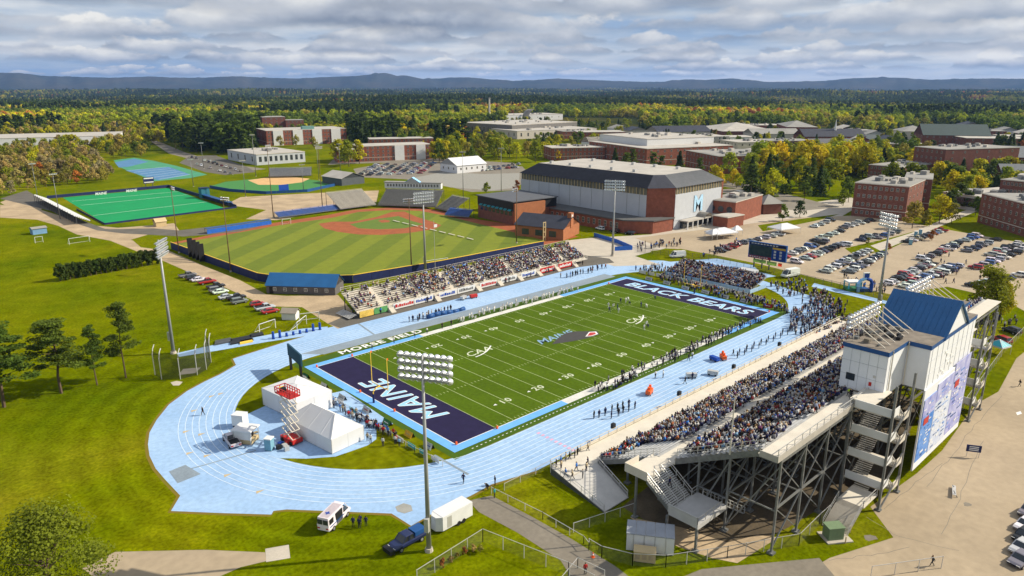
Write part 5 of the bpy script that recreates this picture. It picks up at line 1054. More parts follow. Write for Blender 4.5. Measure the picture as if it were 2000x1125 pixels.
# big video scoreboard
p1, p2 = G(1472, 522), G(1518, 530); d = (p2-p1).normalized(); n_ = Vector((-d.y, d.x, 0)); n_ = -n_ if n_.dot(Vector((-1, 0, 0))) < 0 else n_
t = thing('video_scoreboard', 'large video scoreboard with green panels below behind the student bleachers', 'scoreboard', (0, 0, 0))
a, b = p1-d*2.2, p2+d*2.6; L_ = (b-a).length; at_ = lambda s, z, o: a+d*s+n_*o+Vector((0, 0, z))
for s in (2.2, 5., 7.5): q = a+d*s; MB().beam((q.x, q.y, 0), (q.x, q.y, 4), .35).build('post', M['steeld'], t)
MB().beam((a.x, a.y, 6.2), (b.x, b.y, 6.2), .9, 5.6).build('cabinet', M['trimb'], t)
def pan(nm, s0, s1, z0, z1, m_, o=.5): MB().add([at_(s0, z0, o), at_(s1, z0, o), at_(s1, z1, o), at_(s0, z1, o), at_(s0, z0, o-.06), at_(s1, z0, o-.06), at_(s1, z1, o-.06), at_(s0, z1, o-.06)], [(0, 1, 2, 3), (3, 2, 1, 0), (4, 5, 1, 0), (7, 6, 2, 3)]).build(nm, m_, t)
scr = mat('video_picture', (.02, .05, .055), .3, col2=(.07, .10, .085), scale=.9)
pan('screen', .3, L_*.62, 4.4, 7.9, scr); pan('name_strip', .3, L_-.3, 8.0, 8.9, M['bwall']); pan('score_panel', L_*.64, L_-.3, 3.8, 7.2, M['bluep']); pan('score_strip', L_*.64, L_-.3, 7.3, 7.9, M['yellow'])
pan('sponsor_strip', .3, L_*.62, 3.5, 4.3, M['red']); pan('lower_panel', 2., L_*.5, 2.0, 3.2, mat('lime', (.35, .50, .15))); pan('lower_panel', L_*.52, L_*.78, 1.8, 3.1, mat('lime2', (.40, .55, .18))); pan('round_mark', L_*.82, L_*.92, 1.9, 3.0, M['orange'])
for i in range(3):
    for j in range(2): pan('digit', L_*(.68+.15*j), L_*(.74+.15*j), 4.2+i*1.0, 4.9+i*1.0, M['white'], .56)
def nlines(s0, s1, z, k):
    for i in range(k): pan('lettering', s0+(s1-s0)*i/k, s0+(s1-s0)*(i+.7)/k, z, z+.35, M['white'], .56)
nlines(.9, L_*.8, 8.3, 9); nlines(.6, L_*.55, 3.75, 8)
# ================================================================== tents and gear behind the near end zone
def frame4(c, d, a, b):                   # corners of a rectangle with half sizes a (along d) and b
    d = Vector((d[0], d[1])).normalized(); n = Vector((-d.y, d.x)); c = Vector(c[:2]); return [c-d*a-n*b, c+d*a-n*b, c+d*a+n*b, c-d*a+n*b]
def hip_tent(c, d, a, b, hw, hr, ridge, label, name='event_tent', hem=True, open_=False):
    t = thing(name, label, 'tent', (0, 0, 0), group='white tents'); q = frame4(c, d, a, b); dd = Vector((d[0], d[1])).normalized(); c = Vector(c[:2])
    r0, r1 = c-dd*ridge, c+dd*ridge
    V = [(p.x, p.y, hw) for p in q]+[(r0.x, r0.y, hr), (r1.x, r1.y, hr)]
    MB().add(V, [(0, 1, 5, 4), (1, 2, 5), (2, 3, 4, 5), (3, 0, 4)]).build('canopy', M['tent'], t)
    for i in range(4): MB().beam(V[i], V[4 if i in (0, 3) else 5], .10, .08).build('hip_seam', M['tent'], t)
    for s_ in (-.5, 0, .5):
        for i, j in ((0, 1), (3, 2)): e_ = Vector(V[i]).lerp(Vector(V[j]), .5+s_*.55); r_ = Vector(V[4]).lerp(Vector(V[5]), .5+s_*.9); MB().beam(e_, r_, .08, .06).build('roof_seam', M['tent'], t)
    for i in range(4):
        A, B = q[i], q[(i+1) % 4]; L_ = (B-A).length; n = max(1, round(L_/4.5))
        for k in range(n):
            u, v = A.lerp(B, k/n), A.lerp(B, (k+.99)/n)
            z0 = hw-.35 if open_ else .1
            MB().beam((u.x, u.y, (hw+z0)/2), (v.x, v.y, (hw+z0)/2), .05, hw-z0-.02).build('side_panel', M['tent'], t)
        MB().beam((A.x, A.y, 0), (A.x, A.y, hw), .09).build('leg', M['alu'], t)
    return t
A, B, Cc = Vector(G2(650, 887)), Vector(G2(568, 845)), Vector(G2(706, 868))
dlong = (B-A).normalized(); perp = Vector((-dlong.y, dlong.x)); 
if perp.dot(Cc-A) < 0: perp = -perp
hip_tent(A+dlong*6.6+perp*3.3, dlong, 6.6, 3.4, 2.7, 5.2, 3.4, 'long white hip-roofed tent nearest the camera by the end zone')
A2 = Vector(G2(592, 834)); c2 = A2+dlong*8.3+perp*4.6
hip_tent(c2, dlong, 5.6, 4.0, 3.6, 4.7, .5, 'square white tent behind the long tent')
t = thing('pop_up_canopy', 'small blue canopy between the two white tents', 'canopy', (0, 0, 0)); c3 = Vector(G2(612, 800)); q = frame4(c3, dlong, 1.4, 1.4)
MB().add([(p.x, p.y, 2.4) for p in q]+[(c3.x, c3.y, 3.2)], [(0, 1, 4), (1, 2, 4), (2, 3, 4), (3, 0, 4)]).build('canopy', M['bluep'], t)
for p in q: MB().beam((p.x, p.y, 0), (p.x, p.y, 2.4), .06).build('leg', M['alu'], t)
# red scissor lift with raised platform
sl = thing('scissor_lift', 'red scissor lift with its platform raised above the white tents', 'lift', (*G2(570, 862), 0), math.atan2(dlong.y, dlong.x), None, (1., 1., .9))
MB().box(-1.9, 1.9, -1., 1., .35, 1.1).build('chassis', M['red'], sl)
for x in (-1.3, 1.3):
    for y in (-1., 1.): MB().cyl((x, y-.12, .42), (x, y+.12, .42), .42, .42, 12).build('wheel', M['tyre'], sl)
for k in range(5):
    z0, z1 = 1.1+k*1.75, 1.1+(k+1)*1.75
    for y in (-.75, .75):
        MB().beam((-1.5, y, z0), (1.5, y, z1), .13, .2).build('scissor_arm', M['deck'], sl); MB().beam((1.5, y*.9, z0), (-1.5, y*.9, z1), .13, .2).build('scissor_arm', M['deck'], sl)
    MB().beam((-1.5, -.8, z0), (-1.5, .8, z0), .1).build('scissor_pin', M['deck'], sl)
pf = MB().box(-2.2, 2.2, -1.05, 1.05, 9.85, 10.05).build('platform', M['red'], sl)
rail('platform_rail', [(-2.2, -1, 10.05), (2.2, -1, 10.05), (2.2, 1, 10.05), (-2.2, 1, 10.05), (-2.2, -1, 10.05)], 1.1, pf, M['red'], .7, .06)
MB().box(.9, 1.6, -.4, .4, 10.05, 10.9).build('camera_case', M['black'], sl); MB().box(1.7, 2.1, -.5, .3, 10.05, 10.8).build('toolbox', M['yellow'], sl)
# food trailer, porta potty
ft = thing('food_trailer', 'open sided cream food stall beside the silver pickup', 'stall', (*G2(482, 862), 0), R(125))
MB().box(-1.6, 1.6, -1.2, 1.2, .1, .9).build('counter', M['tan'], ft); MB().box(-1.9, 1.9, -1.5, 1.5, 2.5, 2.75).build('roof', M['tent'], ft); MB().box(-1.6, 1.6, .9, 1.2, .9, 2.5).build('back_wall', M['whiteb'], ft); MB().box(-.9, .9, -.9, .3, .9, 1.7).build('grill', M['black'], ft)
for x in (-1.6, 1.6):
    for y in (-1.3, 1.3): MB().beam((x, y, 0), (x, y, 2.5), .09).build('leg', M['alu'], ft)
MB().add([(-.4, -1.3, .85), (.4, -1.3, .85), (.4, -3.6, .15), (-.4, -3.6, .15)], [(0, 1, 2, 3), (3, 2, 1, 0)]).build('ramp_board', M['tan'], ft)
bx_ = thing('supply_box', 'white supply box truck body behind the food stall', 'container', (*G2(470, 832), 0), R(125)); MB().box(-1.1, 1.1, -.9, .9, .4, 2.4).build('body', M['whiteb'], bx_); MB().box(-1.15, 1.15, -.95, .95, 2.4, 2.5).build('roof', M['tent'], bx_); MB().box(-1., 1., -.8, .8, 0, .4).build('base', M['black'], bx_)
def potty(p, rz, label):
    t = thing('portable_toilet', label, 'portable toilet', (*p, 0), rz, 'portable toilets'); MB().box(-.6, .6, -.6, .6, .1, 2.1).build('cabin', mat('potty', (.16, .33, .42)) if 'potty' not in bpy.data.materials else bpy.data.materials['potty'], t)
    MB().box(-.65, .65, -.65, .65, 2.1, 2.28).build('roof', M['whiteb'], t); MB().box(-.4, .4, -.63, -.6, .2, 1.95).build('door', M['tan'], t); MB().box(-.6, .6, -.6, .6, 0, .1).build('base', M['black'], t)
potty(G2(527, 878), R(125), 'teal portable toilet beside the long white tent')
# supply heap
for i, (px_, m_) in enumerate([((548, 868), 'bluep'), ((556, 873), 'alu'), ((562, 868), 'red'), ((545, 877), 'black'), ((560, 880), 'alu')]):
    p = G2(*px_); tag(MB().prism([(p[0]-.4, p[1]-.3), (p[0]+.4, p[1]-.35), (p[0]+.35, p[1]+.3), (p[0]-.4, p[1]+.3)], 0.03, .5+.1*i).build('equipment_case', M[m_]), f"{['blue', 'silver', 'red', 'black', 'low silver'][i]} equipment case on the blue apron by the toilet", 'case', 'equipment cases by the lift')
# ================================================================== sheds and boxes near the grandstand foot
sh = thing('white_container', 'white storage container with grey ribbed roof at the grandstand foot', 'container', (0, 0, 0)); A, B, D_ = Vector(G2(1213, 1078)), Vector(G2(1262, 1085)), Vector(G2(1292, 1062))
dl = (Vector((-6.3, -41.0))-Vector((-9.4, -36.6))).normalized(); cc = Vector((-8.1, -40.0)); q = frame4(cc, dl, 3.1, 1.5)
MB().prism([tuple(p) for p in q], .1, 2.6).build('wall', M['whiteb'], sh)
for i in range(5):
    a0, a1 = -3.15+i*1.27, -3.15+(i+1)*1.27-.08; n = Vector((-dl.y, dl.x)); p = [cc+dl*a0-n*1.6, cc+dl*a1-n*1.6, cc+dl*a1+n*1.6, cc+dl*a0+n*1.6]; MB().prism([tuple(v) for v in p], 2.6, 2.72).build('roof_panel', mat('roof_grey', (.30, .32, .36)) if i == 0 else bpy.data.materials['roof_grey'], sh)
for i in range(4): n = Vector((-dl.y, dl.x)); p = cc+dl*(-2.2+i*1.4)-n*1.53; MB().beam((p.x, p.y, .15), (p.x, p.y, 2.6), .06).build('rib', M['alu'], sh)
tb = thing('tan_generator', 'tan metal generator box in front of the white container', 'generator', (-10.9, -41.2, 0), math.atan2(dl.y, dl.x)); MB().box(-1.4, 1.4, -.75, .75, .1, 1.5).build('cabinet', M['tan'], tb); MB().box(-1.45, 1.45, -.8, .8, 1.5, 1.58).build('lid', M['tan'], tb); MB().box(-1.2, 1.2, -.6, .6, 0, .1).build('base', M['conc'], tb)
for i in range(3): MB().box(-1.2+.85*i, -.6+.85*i, -.77, -.75, .5, 1.2).build('vent', M['dirt'], tb)
tr = thing('transformer', 'sage green electrical transformer on the grass wedge', 'transformer', (*G2(1626, 1050), 0), R(-35)); MB().box(-1.1, 1.1, -.8, .8, .15, 1.9).build('cabinet', M['sage'], tr); MB().box(-1.2, 1.2, -.9, .9, 1.9, 2.0).build('lid', M['sage'], tr); MB().box(-1.5, 2.2, -1.4, 1.4, 0, .15).build('pad', M['conc'], tr)
for i in range(4): MB().box(-1.0+.52*i, -.6+.52*i, -.82, -.8, .3, 1.7).build('door', M['sage'], tr)
for i, px_ in enumerate([(1651, 1061), (1660, 1040)]): p = G2(*px_); tag(MB().cyl((*p, 0), (*p, 1.0), .09, .09, 8).build('bollard', M['tan']), f"tan bollard {'in front of' if i == 0 else 'beside'} the sage transformer", 'bollard')
sg = thing('road_sign', 'navy and white sign on two legs on the pale road apron', 'sign', (*G2(1899, 893), 0), R(-60)); MB().box(-1.1, 1.1, -.05, .05, 1.0, 2.2).build('board', M['bwall'], sg)
for x in (-.9, .9): MB().beam((x, 0, 0), (x, 0, 1.0), .07).build('leg', M['alu'], sg)
for z in (1.25, 1.55, 1.85):
    for s in (-.07, .06): MB().box(-.7, .7, s, s+.01, z, z+.14).build('lettering', M['white'], sg)
bn = thing('folded_barrier', 'folded metal barrier lying on the pale road', 'barrier', (*G2(1864, 962), 0), R(20)); MB().beam((-1.8, .2, .5), (1.6, .0, .35), .5, .08).build('panel', M['alu'], bn); MB().beam((-1.4, -.3, .0), (-1.2, .3, .9), .08).build('leg', M['steeld'], bn); MB().beam((1.2, -.3, .0), (1., .3, .7), .08).build('leg', M['steeld'], bn)
p = G2(1158, 1088); cn = thing('traffic_cone', 'orange traffic cone by the fence gate', 'cone', (*p, 0)); MB().cyl((0, 0, .04), (0, 0, .75), .18, .03, 10).build('cone', M['orange'], cn); MB().box(-.24, .24, -.24, .24, 0, .04).build('base', M['orange'], cn); MB().cyl((0, 0, .35), (0, 0, .5), .125, .09, 10).build('band', M['white'], cn)
# ================================================================== left lawn: cage, shed, goals, barn
cg = thing('throwing_cage', 'netted throwing cage on curved poles beside the light mast', 'cage', (0, 0, 0)); CP = P2((307, 722), (318, 738), (345, 745), (370, 735), (372, 715), (408, 705), (428, 690), (415, 678), (378, 685))
cgp = [(-36.6, 68.5), (-36.4, 65), (-33.5, 62.3), (-30., 62.3), (-27.4, 64), (-25., 67.6), (-24.5, 71)]
for a, b in zip(cgp, cgp[1:]): MB().add([(*a, 0), (*b, 0), (*b, 5.6), (*a, 5.6)], [(0, 1, 2, 3)]).build('net', M['net'], cg)
for (x, y) in cgp: mb = MB(); mb.tube([(x, y, 0), (x, y, 4.6), (x+.4, y+.6, 5.7), (x+1., y+1.4, 6.3)], .09, 6); mb.build('pole', M['alu'], cg)
sheet('cage_pad', [(-33, 65), (-30, 63.6), (-27.8, 66), (-31, 67.8)], M['conc'], 5, 'concrete pad inside the throwing cage')
def gable_house(name, label, c, d, a, b, hw, hr, mw, mr, cat='building', over=.3, parent=None, group=None):
    """box with a gabled roof, ridge along d"""
    t = parent or thing(name, label, cat, (0, 0, 0), group=group); q = frame4(c, d, a, b); dd = Vector((d[0], d[1])).normalized(); n = Vector((-dd.y, dd.x)); c = Vector(c[:2])
    MB().prism([tuple(p) for p in q], 0, hw).build('wall', mw, t)
    g_ = MB()
    for s in (-1, 1):
        e = c+dd*(a*s); g_.add([(e.x-n.x*b, e.y-n.y*b, hw), (e.x+n.x*b, e.y+n.y*b, hw), (e.x, e.y, hr)], [(0, 1, 2), (2, 1, 0)])
    g_.build('gable', mw, t)
    for s in (-1, 1):
        k = 1+over/b; z0 = hw-(hr-hw)*over/b; V = []
        for zz in (.12, 0): V += [(*(c+dd*(-(a+over))+n*(s*b*k)), z0+zz), (*(c+dd*(a+over)+n*(s*b*k)), z0+zz), (*(c+dd*(a+over)), hr+zz), (*(c-dd*(a+over)), hr+zz)]
        MB().add(V, [(0, 1, 2, 3), (7, 6, 5, 4), (0, 4, 5, 1), (1, 5, 6, 2), (3, 7, 4, 0), (2, 6, 7, 3)]).build('roof', mr, t)
    return t
def winmesh(w, h, key, fm, gm):
    mb = MB(); mb.box(-w/2, w/2, -.06, 0., -h/2, h/2, 0); mb.box(-w/2+.1, w/2-.1, -.08, -.062, -h/2+.1, h/2-.1, 1); mb.box(-.03, .03, -.1, -.082, -h/2+.1, h/2-.1, 0); mb.box(-w/2+.1, w/2-.1, -.1, -.083, -.03, .03, 0); return mb.mesh('window', [fm, gm])
WM = {}
def windows(parent, A, B, zs, n, w=1.2, h=1.6, fm=None, gm=None, inset=1., name='window'):
    """n windows per level evenly on the wall from A to B (outside on the right of A to B)"""
    A = Vector(A[:2]); B = Vector(B[:2]); d = (B-A); L_ = d.length; d.normalize(); rz = math.atan2(d.y, d.x); key = (round(w, 2), round(h, 2), (fm or M['stone']).name)
    if key not in WM: WM[key] = winmesh(w, h, key, fm or M['stone'], gm or M['glass'])
    for z in zs:
        for i in range(n): p = A+d*(inset+(L_-2*inset)*(i+.5)/n); link(name, WM[key], parent, (p.x, p.y, z), rz)
bd = Vector(G2(655, 577))-Vector(G2(521, 573)); bc = (Vector(G2(521, 573))+Vector(G2(655, 577)))/2; bl_ = bd.length; bd.normalize(); bnrm = Vector((-bd.y, bd.x)); bnrm = bnrm if bnrm.dot(Vector((FW.x, FW.y))) > 0 else -bnrm
barn = gable_house('blue_roofed_barn', 'long grey maintenance barn with bright blue metal roof', bc+bnrm*3.8, bd, bl_/2, 3.8, 2.6, 5.4, mat('dark_siding', (.12, .11, .11)), M['roofb'])
A_, B_ = bc-bd*(bl_/2), bc+bd*(bl_/2); windows(barn, A_, B_, (1.4,), 6, 1.0, 1.1, M['white']); 
MB().box(-.6, .6, -.05, 0, 0, 2.1).build('door', M['black'], barn, (*(A_+bd*1.5), 0), math.atan2(bd.y, bd.x))
gable_house('white_shed', 'small white shed on the lawn beside the parked cars', G2(568, 622), bd, 1.9, 1.3, 2.0, 2.9, M['whiteb'], mat('shed_roof', (.30, .26, .21)), 'shed')
gable_house('yellow_hut', 'small tan wooden hut beside the green field', G2(313, 441), (1, 0), 2.2, 1.8, 2.2, 3.4, M['tan'], M['tan'], 'hut')
gable_house('blue_shed', 'small weathered blue shed on the far left lawn', G2(76, 456), (1, .1), 2.6, 1.8, 2.4, 2.9, mat('shed_blue', (.16, .30, .48)), M['groof'], 'shed')
def soccer_goal(p, rz, w, h, dpt, label):
    t = thing('soccer_goal', label, 'soccer goal', (*p, 0), rz, 'soccer goals')
    for x in (-w/2, w/2): MB().beam((x, 0, 0), (x, 0, h), .12).build('upright', M['whiteb'], t); MB().beam((x, 0, h), (x, dpt, 0), .08).build('stay', M['whiteb'], t)
    MB().beam((-w/2, 0, h), (w/2, 0, h), .12).build('crossbar', M['whiteb'], t); MB().beam((-w/2, dpt, .06), (w/2, dpt, .06), .08).build('ground_bar', M['whiteb'], t)
    MB().add([(-w/2, 0, h), (w/2, 0, h), (w/2, dpt, 0.05), (-w/2, dpt, 0.05)], [(0, 1, 2, 3)]).build('net', M['fence'], t)
for (px_, rz, w, lb) in [((156, 475), R(5), 7.3, 'white soccer goal on the far left lawn by the dirt'), ((77, 474), R(0), 2.6, 'tiny white goal on the far left lawn'), ((523, 646), R(15), 5., 'white soccer goal stored beside the jump runway'), ((590, 640), R(40), 6., 'white soccer goal leaning beside the white shed'), ((605, 628), R(-20), 5., 'white soccer goal stored behind another by the shed'), ((560, 438), R(0), 4., 'white frame goal beside the blue baseball seats'), ((852, 520), R(-10), 9., 'white frame goal on the outfield by the baseball wall')]:
    soccer_goal(G2(*px_), rz, w, 2.4, 2., lb)
for i, (px_, s, m_) in enumerate([((470, 665), 3.2, 'black'), ((435, 668), 2.4, 'steeld'), ((500, 655), 2., 'black'), ((480, 668), 1.8, 'yellow')]):
    p = G2(*px_); tag(MB().prism([(p[0]-s, p[1]-s*.5), (p[0]+s*.7, p[1]-s*.7), (p[0]+s, p[1]+s*.4), (p[0]-s*.5, p[1]+s*.6)], 0.02, .35).build('landing_mat', M[m_]), f"{['large black', 'dark grey', 'small black', 'yellow'][i]} mat lying beside the jump runway", 'mat', 'mats by the runway')
for i in range(8):
    p = G2(534+i*13, 662-i*2.6); hh = 1.9 if i in (0, 1, 6, 7) else .9; t = thing('tackling_dummy', f'blue upright padded dummy beside the runway, {ordn(i)} from the left', 'dummy', (*p, 0), 0, 'blue padded dummies'); MB().cyl((0, 0, .1), (0, 0, hh), .33, .28, 10).build('pad', M['bluep'], t); MB().cyl((0, 0, 0), (0, 0, .1), .4, .4, 10).build('base', M['black'], t)
# small bleachers by the green field, dugouts, baseball stands
def small_bleacher(name, label, A, B, n, dep, rise, m_, z0=.5, back=None, roof=None):
    t = thing(name, label, 'bleachers', (0, 0, 0)); A = Vector(A[:2]); B = Vector(B[:2]); d = (B-A).normalized(); k = Vector((-d.y, d.x)); k = k if k.dot(Vector(back)-A) > 0 else -k
    for i in range(n):
        a, b = A+k*(dep*i), B+k*(dep*i); a2, b2 = a+k*dep*.55, b+k*dep*.55
        mb = MB(); mb.beam((*a2, z0+rise*i-.03), (*b2, z0+rise*i-.03), dep*.95, .06); mb.beam((*a2, z0+rise*i+.4), (*b2, z0+rise*i+.4), .3, .05); mb.build('bench_row', m_, t)
        MB().beam((*a, z0+rise*(i-.5)), (*b, z0+rise*(i-.5)), .05, rise).build('riser', M['steel'], t)
    L_ = (B-A).length; q = int(L_/5)+1
    for i in range(q+1): a = A+d*(L_*i/q); e = a+k*(dep*n); MB().beam((*e, 0), (*e, z0+rise*n), .18).build('post', M['steeld'], t)
    return t
small_bleacher('field_bleachers', 'white bleachers along the left side of the bright green field', G2(178, 436), G2(92, 392), 7, .8, .4, M['whiteb'], 1.2, G2(60, 420))
small_bleacher('baseball_stand', 'pale grandstand section left of the baseball home plate', G2(665, 413), G2(735, 404), 16, .85, .42, M['deck'], 1.4, G2(700, 370))
small_bleacher('baseball_stand', 'grey grandstand section behind the baseball home plate', G2(738, 405), G2(852, 409), 16, .85, .42, M['groof'], 1.4, G2(790, 370))
small_bleacher('baseball_stand', 'grey grandstand section right of the baseball home plate', G2(850, 411), G2(882, 418), 13, .85, .42, M['groof'], 1.4, G2(890, 390))
small_bleacher('blue_seat_stand', 'block of blue seats left of the baseball grandstand', G2(545, 428), G2(665, 412), 5, .9, .4, M['seatb'], 1.0, G2(600, 390))
small_bleacher('blue_seat_stand', 'block of blue seats right of the baseball grandstand', G2(868, 424), G2(915, 428), 6, .9, .45, M['seatb'], 1.2, G2(895, 390))
small_bleacher('softball_stand', 'softball grandstand with grey wings and a blue centre', G2(525, 348), G2(608, 346), 9, .9, .55, M['gsid'], 1.4, G2(560, 330))
MB().box(0, 1, 0, 1, 0, 1)
for (a, b, lb) in (((405, 457), (530, 438), 'blue dugout along the third base side'), ((455, 403), (395, 385), 'blue team benches beside the green field')):
    A, B = Vector(G2(*a)), Vector(G2(*b)); d = (B-A).normalized(); t = thing('dugout', lb, 'dugout', (0, 0, 0)); L_ = (B-A).length
    MB().beam((*A, .9), (*B, .9), .25, 1.8).build('wall', M['seatb'], t); k = Vector((-d.y, d.x))
    MB().beam((*(A+k), 2.2), (*(B+k), 2.2), 2.4, .15).build('roof', M['trimb'], t)
    for i in range(6): e = A+d*(L_*i/5)+k*2; MB().beam((*e, 0), (*e, 2.2), .12).build('post', M['steeld'], t)
# baseball press box on the stand
p = G(737, 372); q = G(840, 374); d = (q-p).xy.normalized(); k = Vector((-d.y, d.x)); k = k if k.dot(FW.xy) > 0 else -k; c = (p.xy+q.xy)/2
A, B = Vector(G2(735, 403)), Vector(G2(850, 406)); d = (B-A).normalized(); k = Vector((-d.y, d.x)); k = k if k.dot(FW.xy) > 0 else -k; c = (A+B)/2+k*15.5; L_ = (B-A).length*.98
bpb = thing('baseball_press_box', 'white baseball press box with a peaked blue centre above the stand', 'press box', (0, 0, 0)); qd = frame4(c, d, L_/2, 1.8)
MB().prism([tuple(v) for v in qd], 7.6, 10.6).build('wall', M['whiteb'], bpb); MB().prism([tuple(v) for v in frame4(c, d, L_/2+.3, 2.2)], 10.6, 10.9).build('roof', M['groof'], bpb)
for i in range(9): e = c-d*(L_/2)+d*(L_*i/8); MB().beam((*e, 0), (*e, 7.6), .25).build('post', M['steeld'], bpb)
windows(bpb, c-d*(L_/2)-k*1.8, c+d*(L_/2)-k*1.8, (9.2,), 18, 1.1, 1.5, M['white'])
MB().add([(*(c-d*4-k*2.25), 10.6), (*(c+d*4-k*2.25), 10.6), (*(c-k*2.25), 13.2)], [(0, 1, 2), (2, 1, 0)]).build('gable', M['whiteb'], bpb)
for s in (-1, 1): MB().beam((*(c+d*s*4.3-k*1), 10.7), (*(c-k*1), 13.4), 2.9, .15).build('gable_roof', M['sky'], bpb)
bt = thing('bench_row_stack', 'line of pale benches laid across the baseball infield', 'benches', (0, 0, 0))
for i in range(9): p = G(768+i*18, 432+i*4.3); p2 = G(780+i*18, 435+i*4.3); MB().beam((p.x, p.y, .4), (p2.x, p2.y, .4), .6, .12).build('bench', M['deck'], bt); MB().beam((p.x, p.y, 0), (p.x, p.y, .4), .1).build('leg', M['steel'], bt)
# upper left small scoreboard, blue fence by brick building, flagpole
t = thing('field_scoreboard', 'white and navy scoreboard behind the bright green field', 'scoreboard', (*G2(292, 366), 0), R(0)); MB().box(-3, 3, -.2, .2, 2.5, 6.2).build('panel', M['bwall'], t); MB().box(-2.7, 2.7, -.26, -.2, 5.2, 5.9).build('white_strip', M['whiteb'], t); MB().box(-2.7, 2.7, -.26, -.2, 2.9, 3.5).build('white_strip', M['whiteb'], t)
for x in (-2, 2): MB().beam((x, 0, 0), (x, 0, 2.5), .3).build('post', M['steeld'], t)
t = thing('outfield_screen', 'blue board standing on the softball outfield', 'screen', (*G2(555, 376), 0)); MB().box(-3, 3, -.1, .1, 1, 4.6).build('board', M['bluep'], t)
for x in (-2, 2): MB().beam((x, .2, 0), (x, .2, 2.5), .2).build('post', M['steeld'], t)
t = thing('press_hut', 'teal and navy hut at the corner of the green field', 'hut', (*G2(400, 386), 0)); MB().box(-2.2, 2.2, -2, 2, 0, 5.4).build('wall', mat('hut_teal', (.03, .16, .22)), t); MB().box(-2.4, 2.4, -2.2, 2.2, 5.4, 5.6).build('roof', M['bwall'], t)
wall(P2((1160, 462), (1205, 475), (1235, 488), (1200, 490)), 1.6, .15, M['seatb'], 'blue windscreen fence beside the brick building', 'blue_screen')
t = thing('flag_pole', 'pale flag pole beyond the far bleachers', 'flag pole', (*G2(850, 528), 0)); MB().cyl((0, 0, 0), (0, 0, 17), .1, .05, 8).build('pole', M['alu'], t); MB().box(.05, 1.3, -.02, .02, 14.6, 15.6).build('flag', M['whiteb'], t)
t = thing('foul_pole', 'tan square frame tower beside the small brick building', 'tower', (*G2(1063, 470), 0))
for x in (-.6, .6): MB().beam((x, 0, 0), (x, 0, 7.6), .3).build('upright', M['tan'], t)
for z in (1.5, 3.5, 5.5, 7.4): MB().beam((-.6, 0, z), (.6, 0, z), .25).build('rung', M['tan'], t)
# ================================================================== campus buildings
BLD = []
def rect3(L, C, Rr):
    L, C, Rr = (Vector(G2(*p)) for p in (L, C, Rr)); d1 = (L-C); l1 = d1.length; d1.normalize(); n = Vector((-d1.y, d1.x)); w = (Rr-C).dot(n)
    return C, d1, l1, n*(1 if w > 0 else -1), abs(w)
def block(name, label, L, C, Rr, h, mw, mr, floors=0, nl=0, nr=0, ww=1.3, wh=1.7, group=None, t=None, z0=0., par=.7, band=True, fm=None, cat='building', depth=None, gear=0):
    C, d1, l1, n, w = rect3(L, C, Rr); w = depth or w
    t = t or thing(name, label, cat, (0, 0, 0), group=group)
    q = [C, C+d1*l1, C+d1*l1+n*w, C+n*w]; BLD.append([tuple(p) for p in q])
    MB().prism([tuple(p) for p in q], z0, z0+h).build('wall', mw, t)
    ce = sum(q, Vector((0, 0)))/4
    if par:
        e = [p+(p-ce).normalized()*.35 for p in q]; MB().prism([tuple(p) for p in e], z0+h, z0+h+par*.5, 0, 1).build('cornice', [M['stone'] if band else mw, mr], t)
        e = [p+(ce-p).normalized()*1.0 for p in q]; MB().prism([tuple(p) for p in e], z0+h+par*.5, z0+h+par*.5+.06).build('roof', mr, t)
    for i in range(gear):
        p = ce+d1*random.uniform(-.35, .35)*l1+n*random.uniform(-.3, .3)*w; s = random.uniform(.8, 2.2); MB().box(p.x-s, p.x+s, p.y-s*.7, p.y+s*.7, z0+h+.3, z0+h+.8+s*.7).build('roof_unit', random.choice([M['groof'], M['steel'], M['wroof']]), t)
    if floors:
        zs = [z0+(i+.55)*h/floors for i in range(floors)]
        if nl: windows(t, *((q[1], q[0]) if (q[0]-q[1]).cross(n) > 0 else (q[0], q[1])), zs, nl, ww, wh, fm)
        if nr: windows(t, *((q[0], q[3]) if (q[3]-q[0]).cross(d1) > 0 else (q[3], q[0])), zs, nr, ww, wh, fm)
        if band:
            for zz in (z0+h/floors*.98,):
                e = [p+(p-ce).normalized()*.12 for p in q]; MB().prism([tuple(p) for p in e], zz, zz+.3).build('string_course', M['stone'], t)
    return t
def hall(name, label, L, C, Rr, hw, hr, mw, mr, floors=0, nl=0, nr=0, cat='building', group=None):
    C, d1, l1, n, w = rect3(L, C, Rr); c = C+d1*l1/2+n*w/2; q = [C, C+d1*l1, C+d1*l1+n*w, C+n*w]; BLD.append([tuple(p) for p in q])
    dd, a, b = (d1, l1/2, w/2) if l1 >= w else (n, w/2, l1/2)
    t = gable_house(name, label, c, dd, a, b, hw, hr, mw, mr, cat, .5, group=group)
    if floors:
        zs = [(i+.55)*hw/floors for i in range(floors)]
        if nl: windows(t, *((q[1], q[0]) if (q[0]-q[1]).cross(n) > 0 else (q[0], q[1])), zs, nl, 1.3, 1.7)
        if nr: windows(t, *((q[0], q[3]) if (q[3]-q[0]).cross(d1) > 0 else (q[3], q[0])), zs, nr, 1.3, 1.7)
    return t
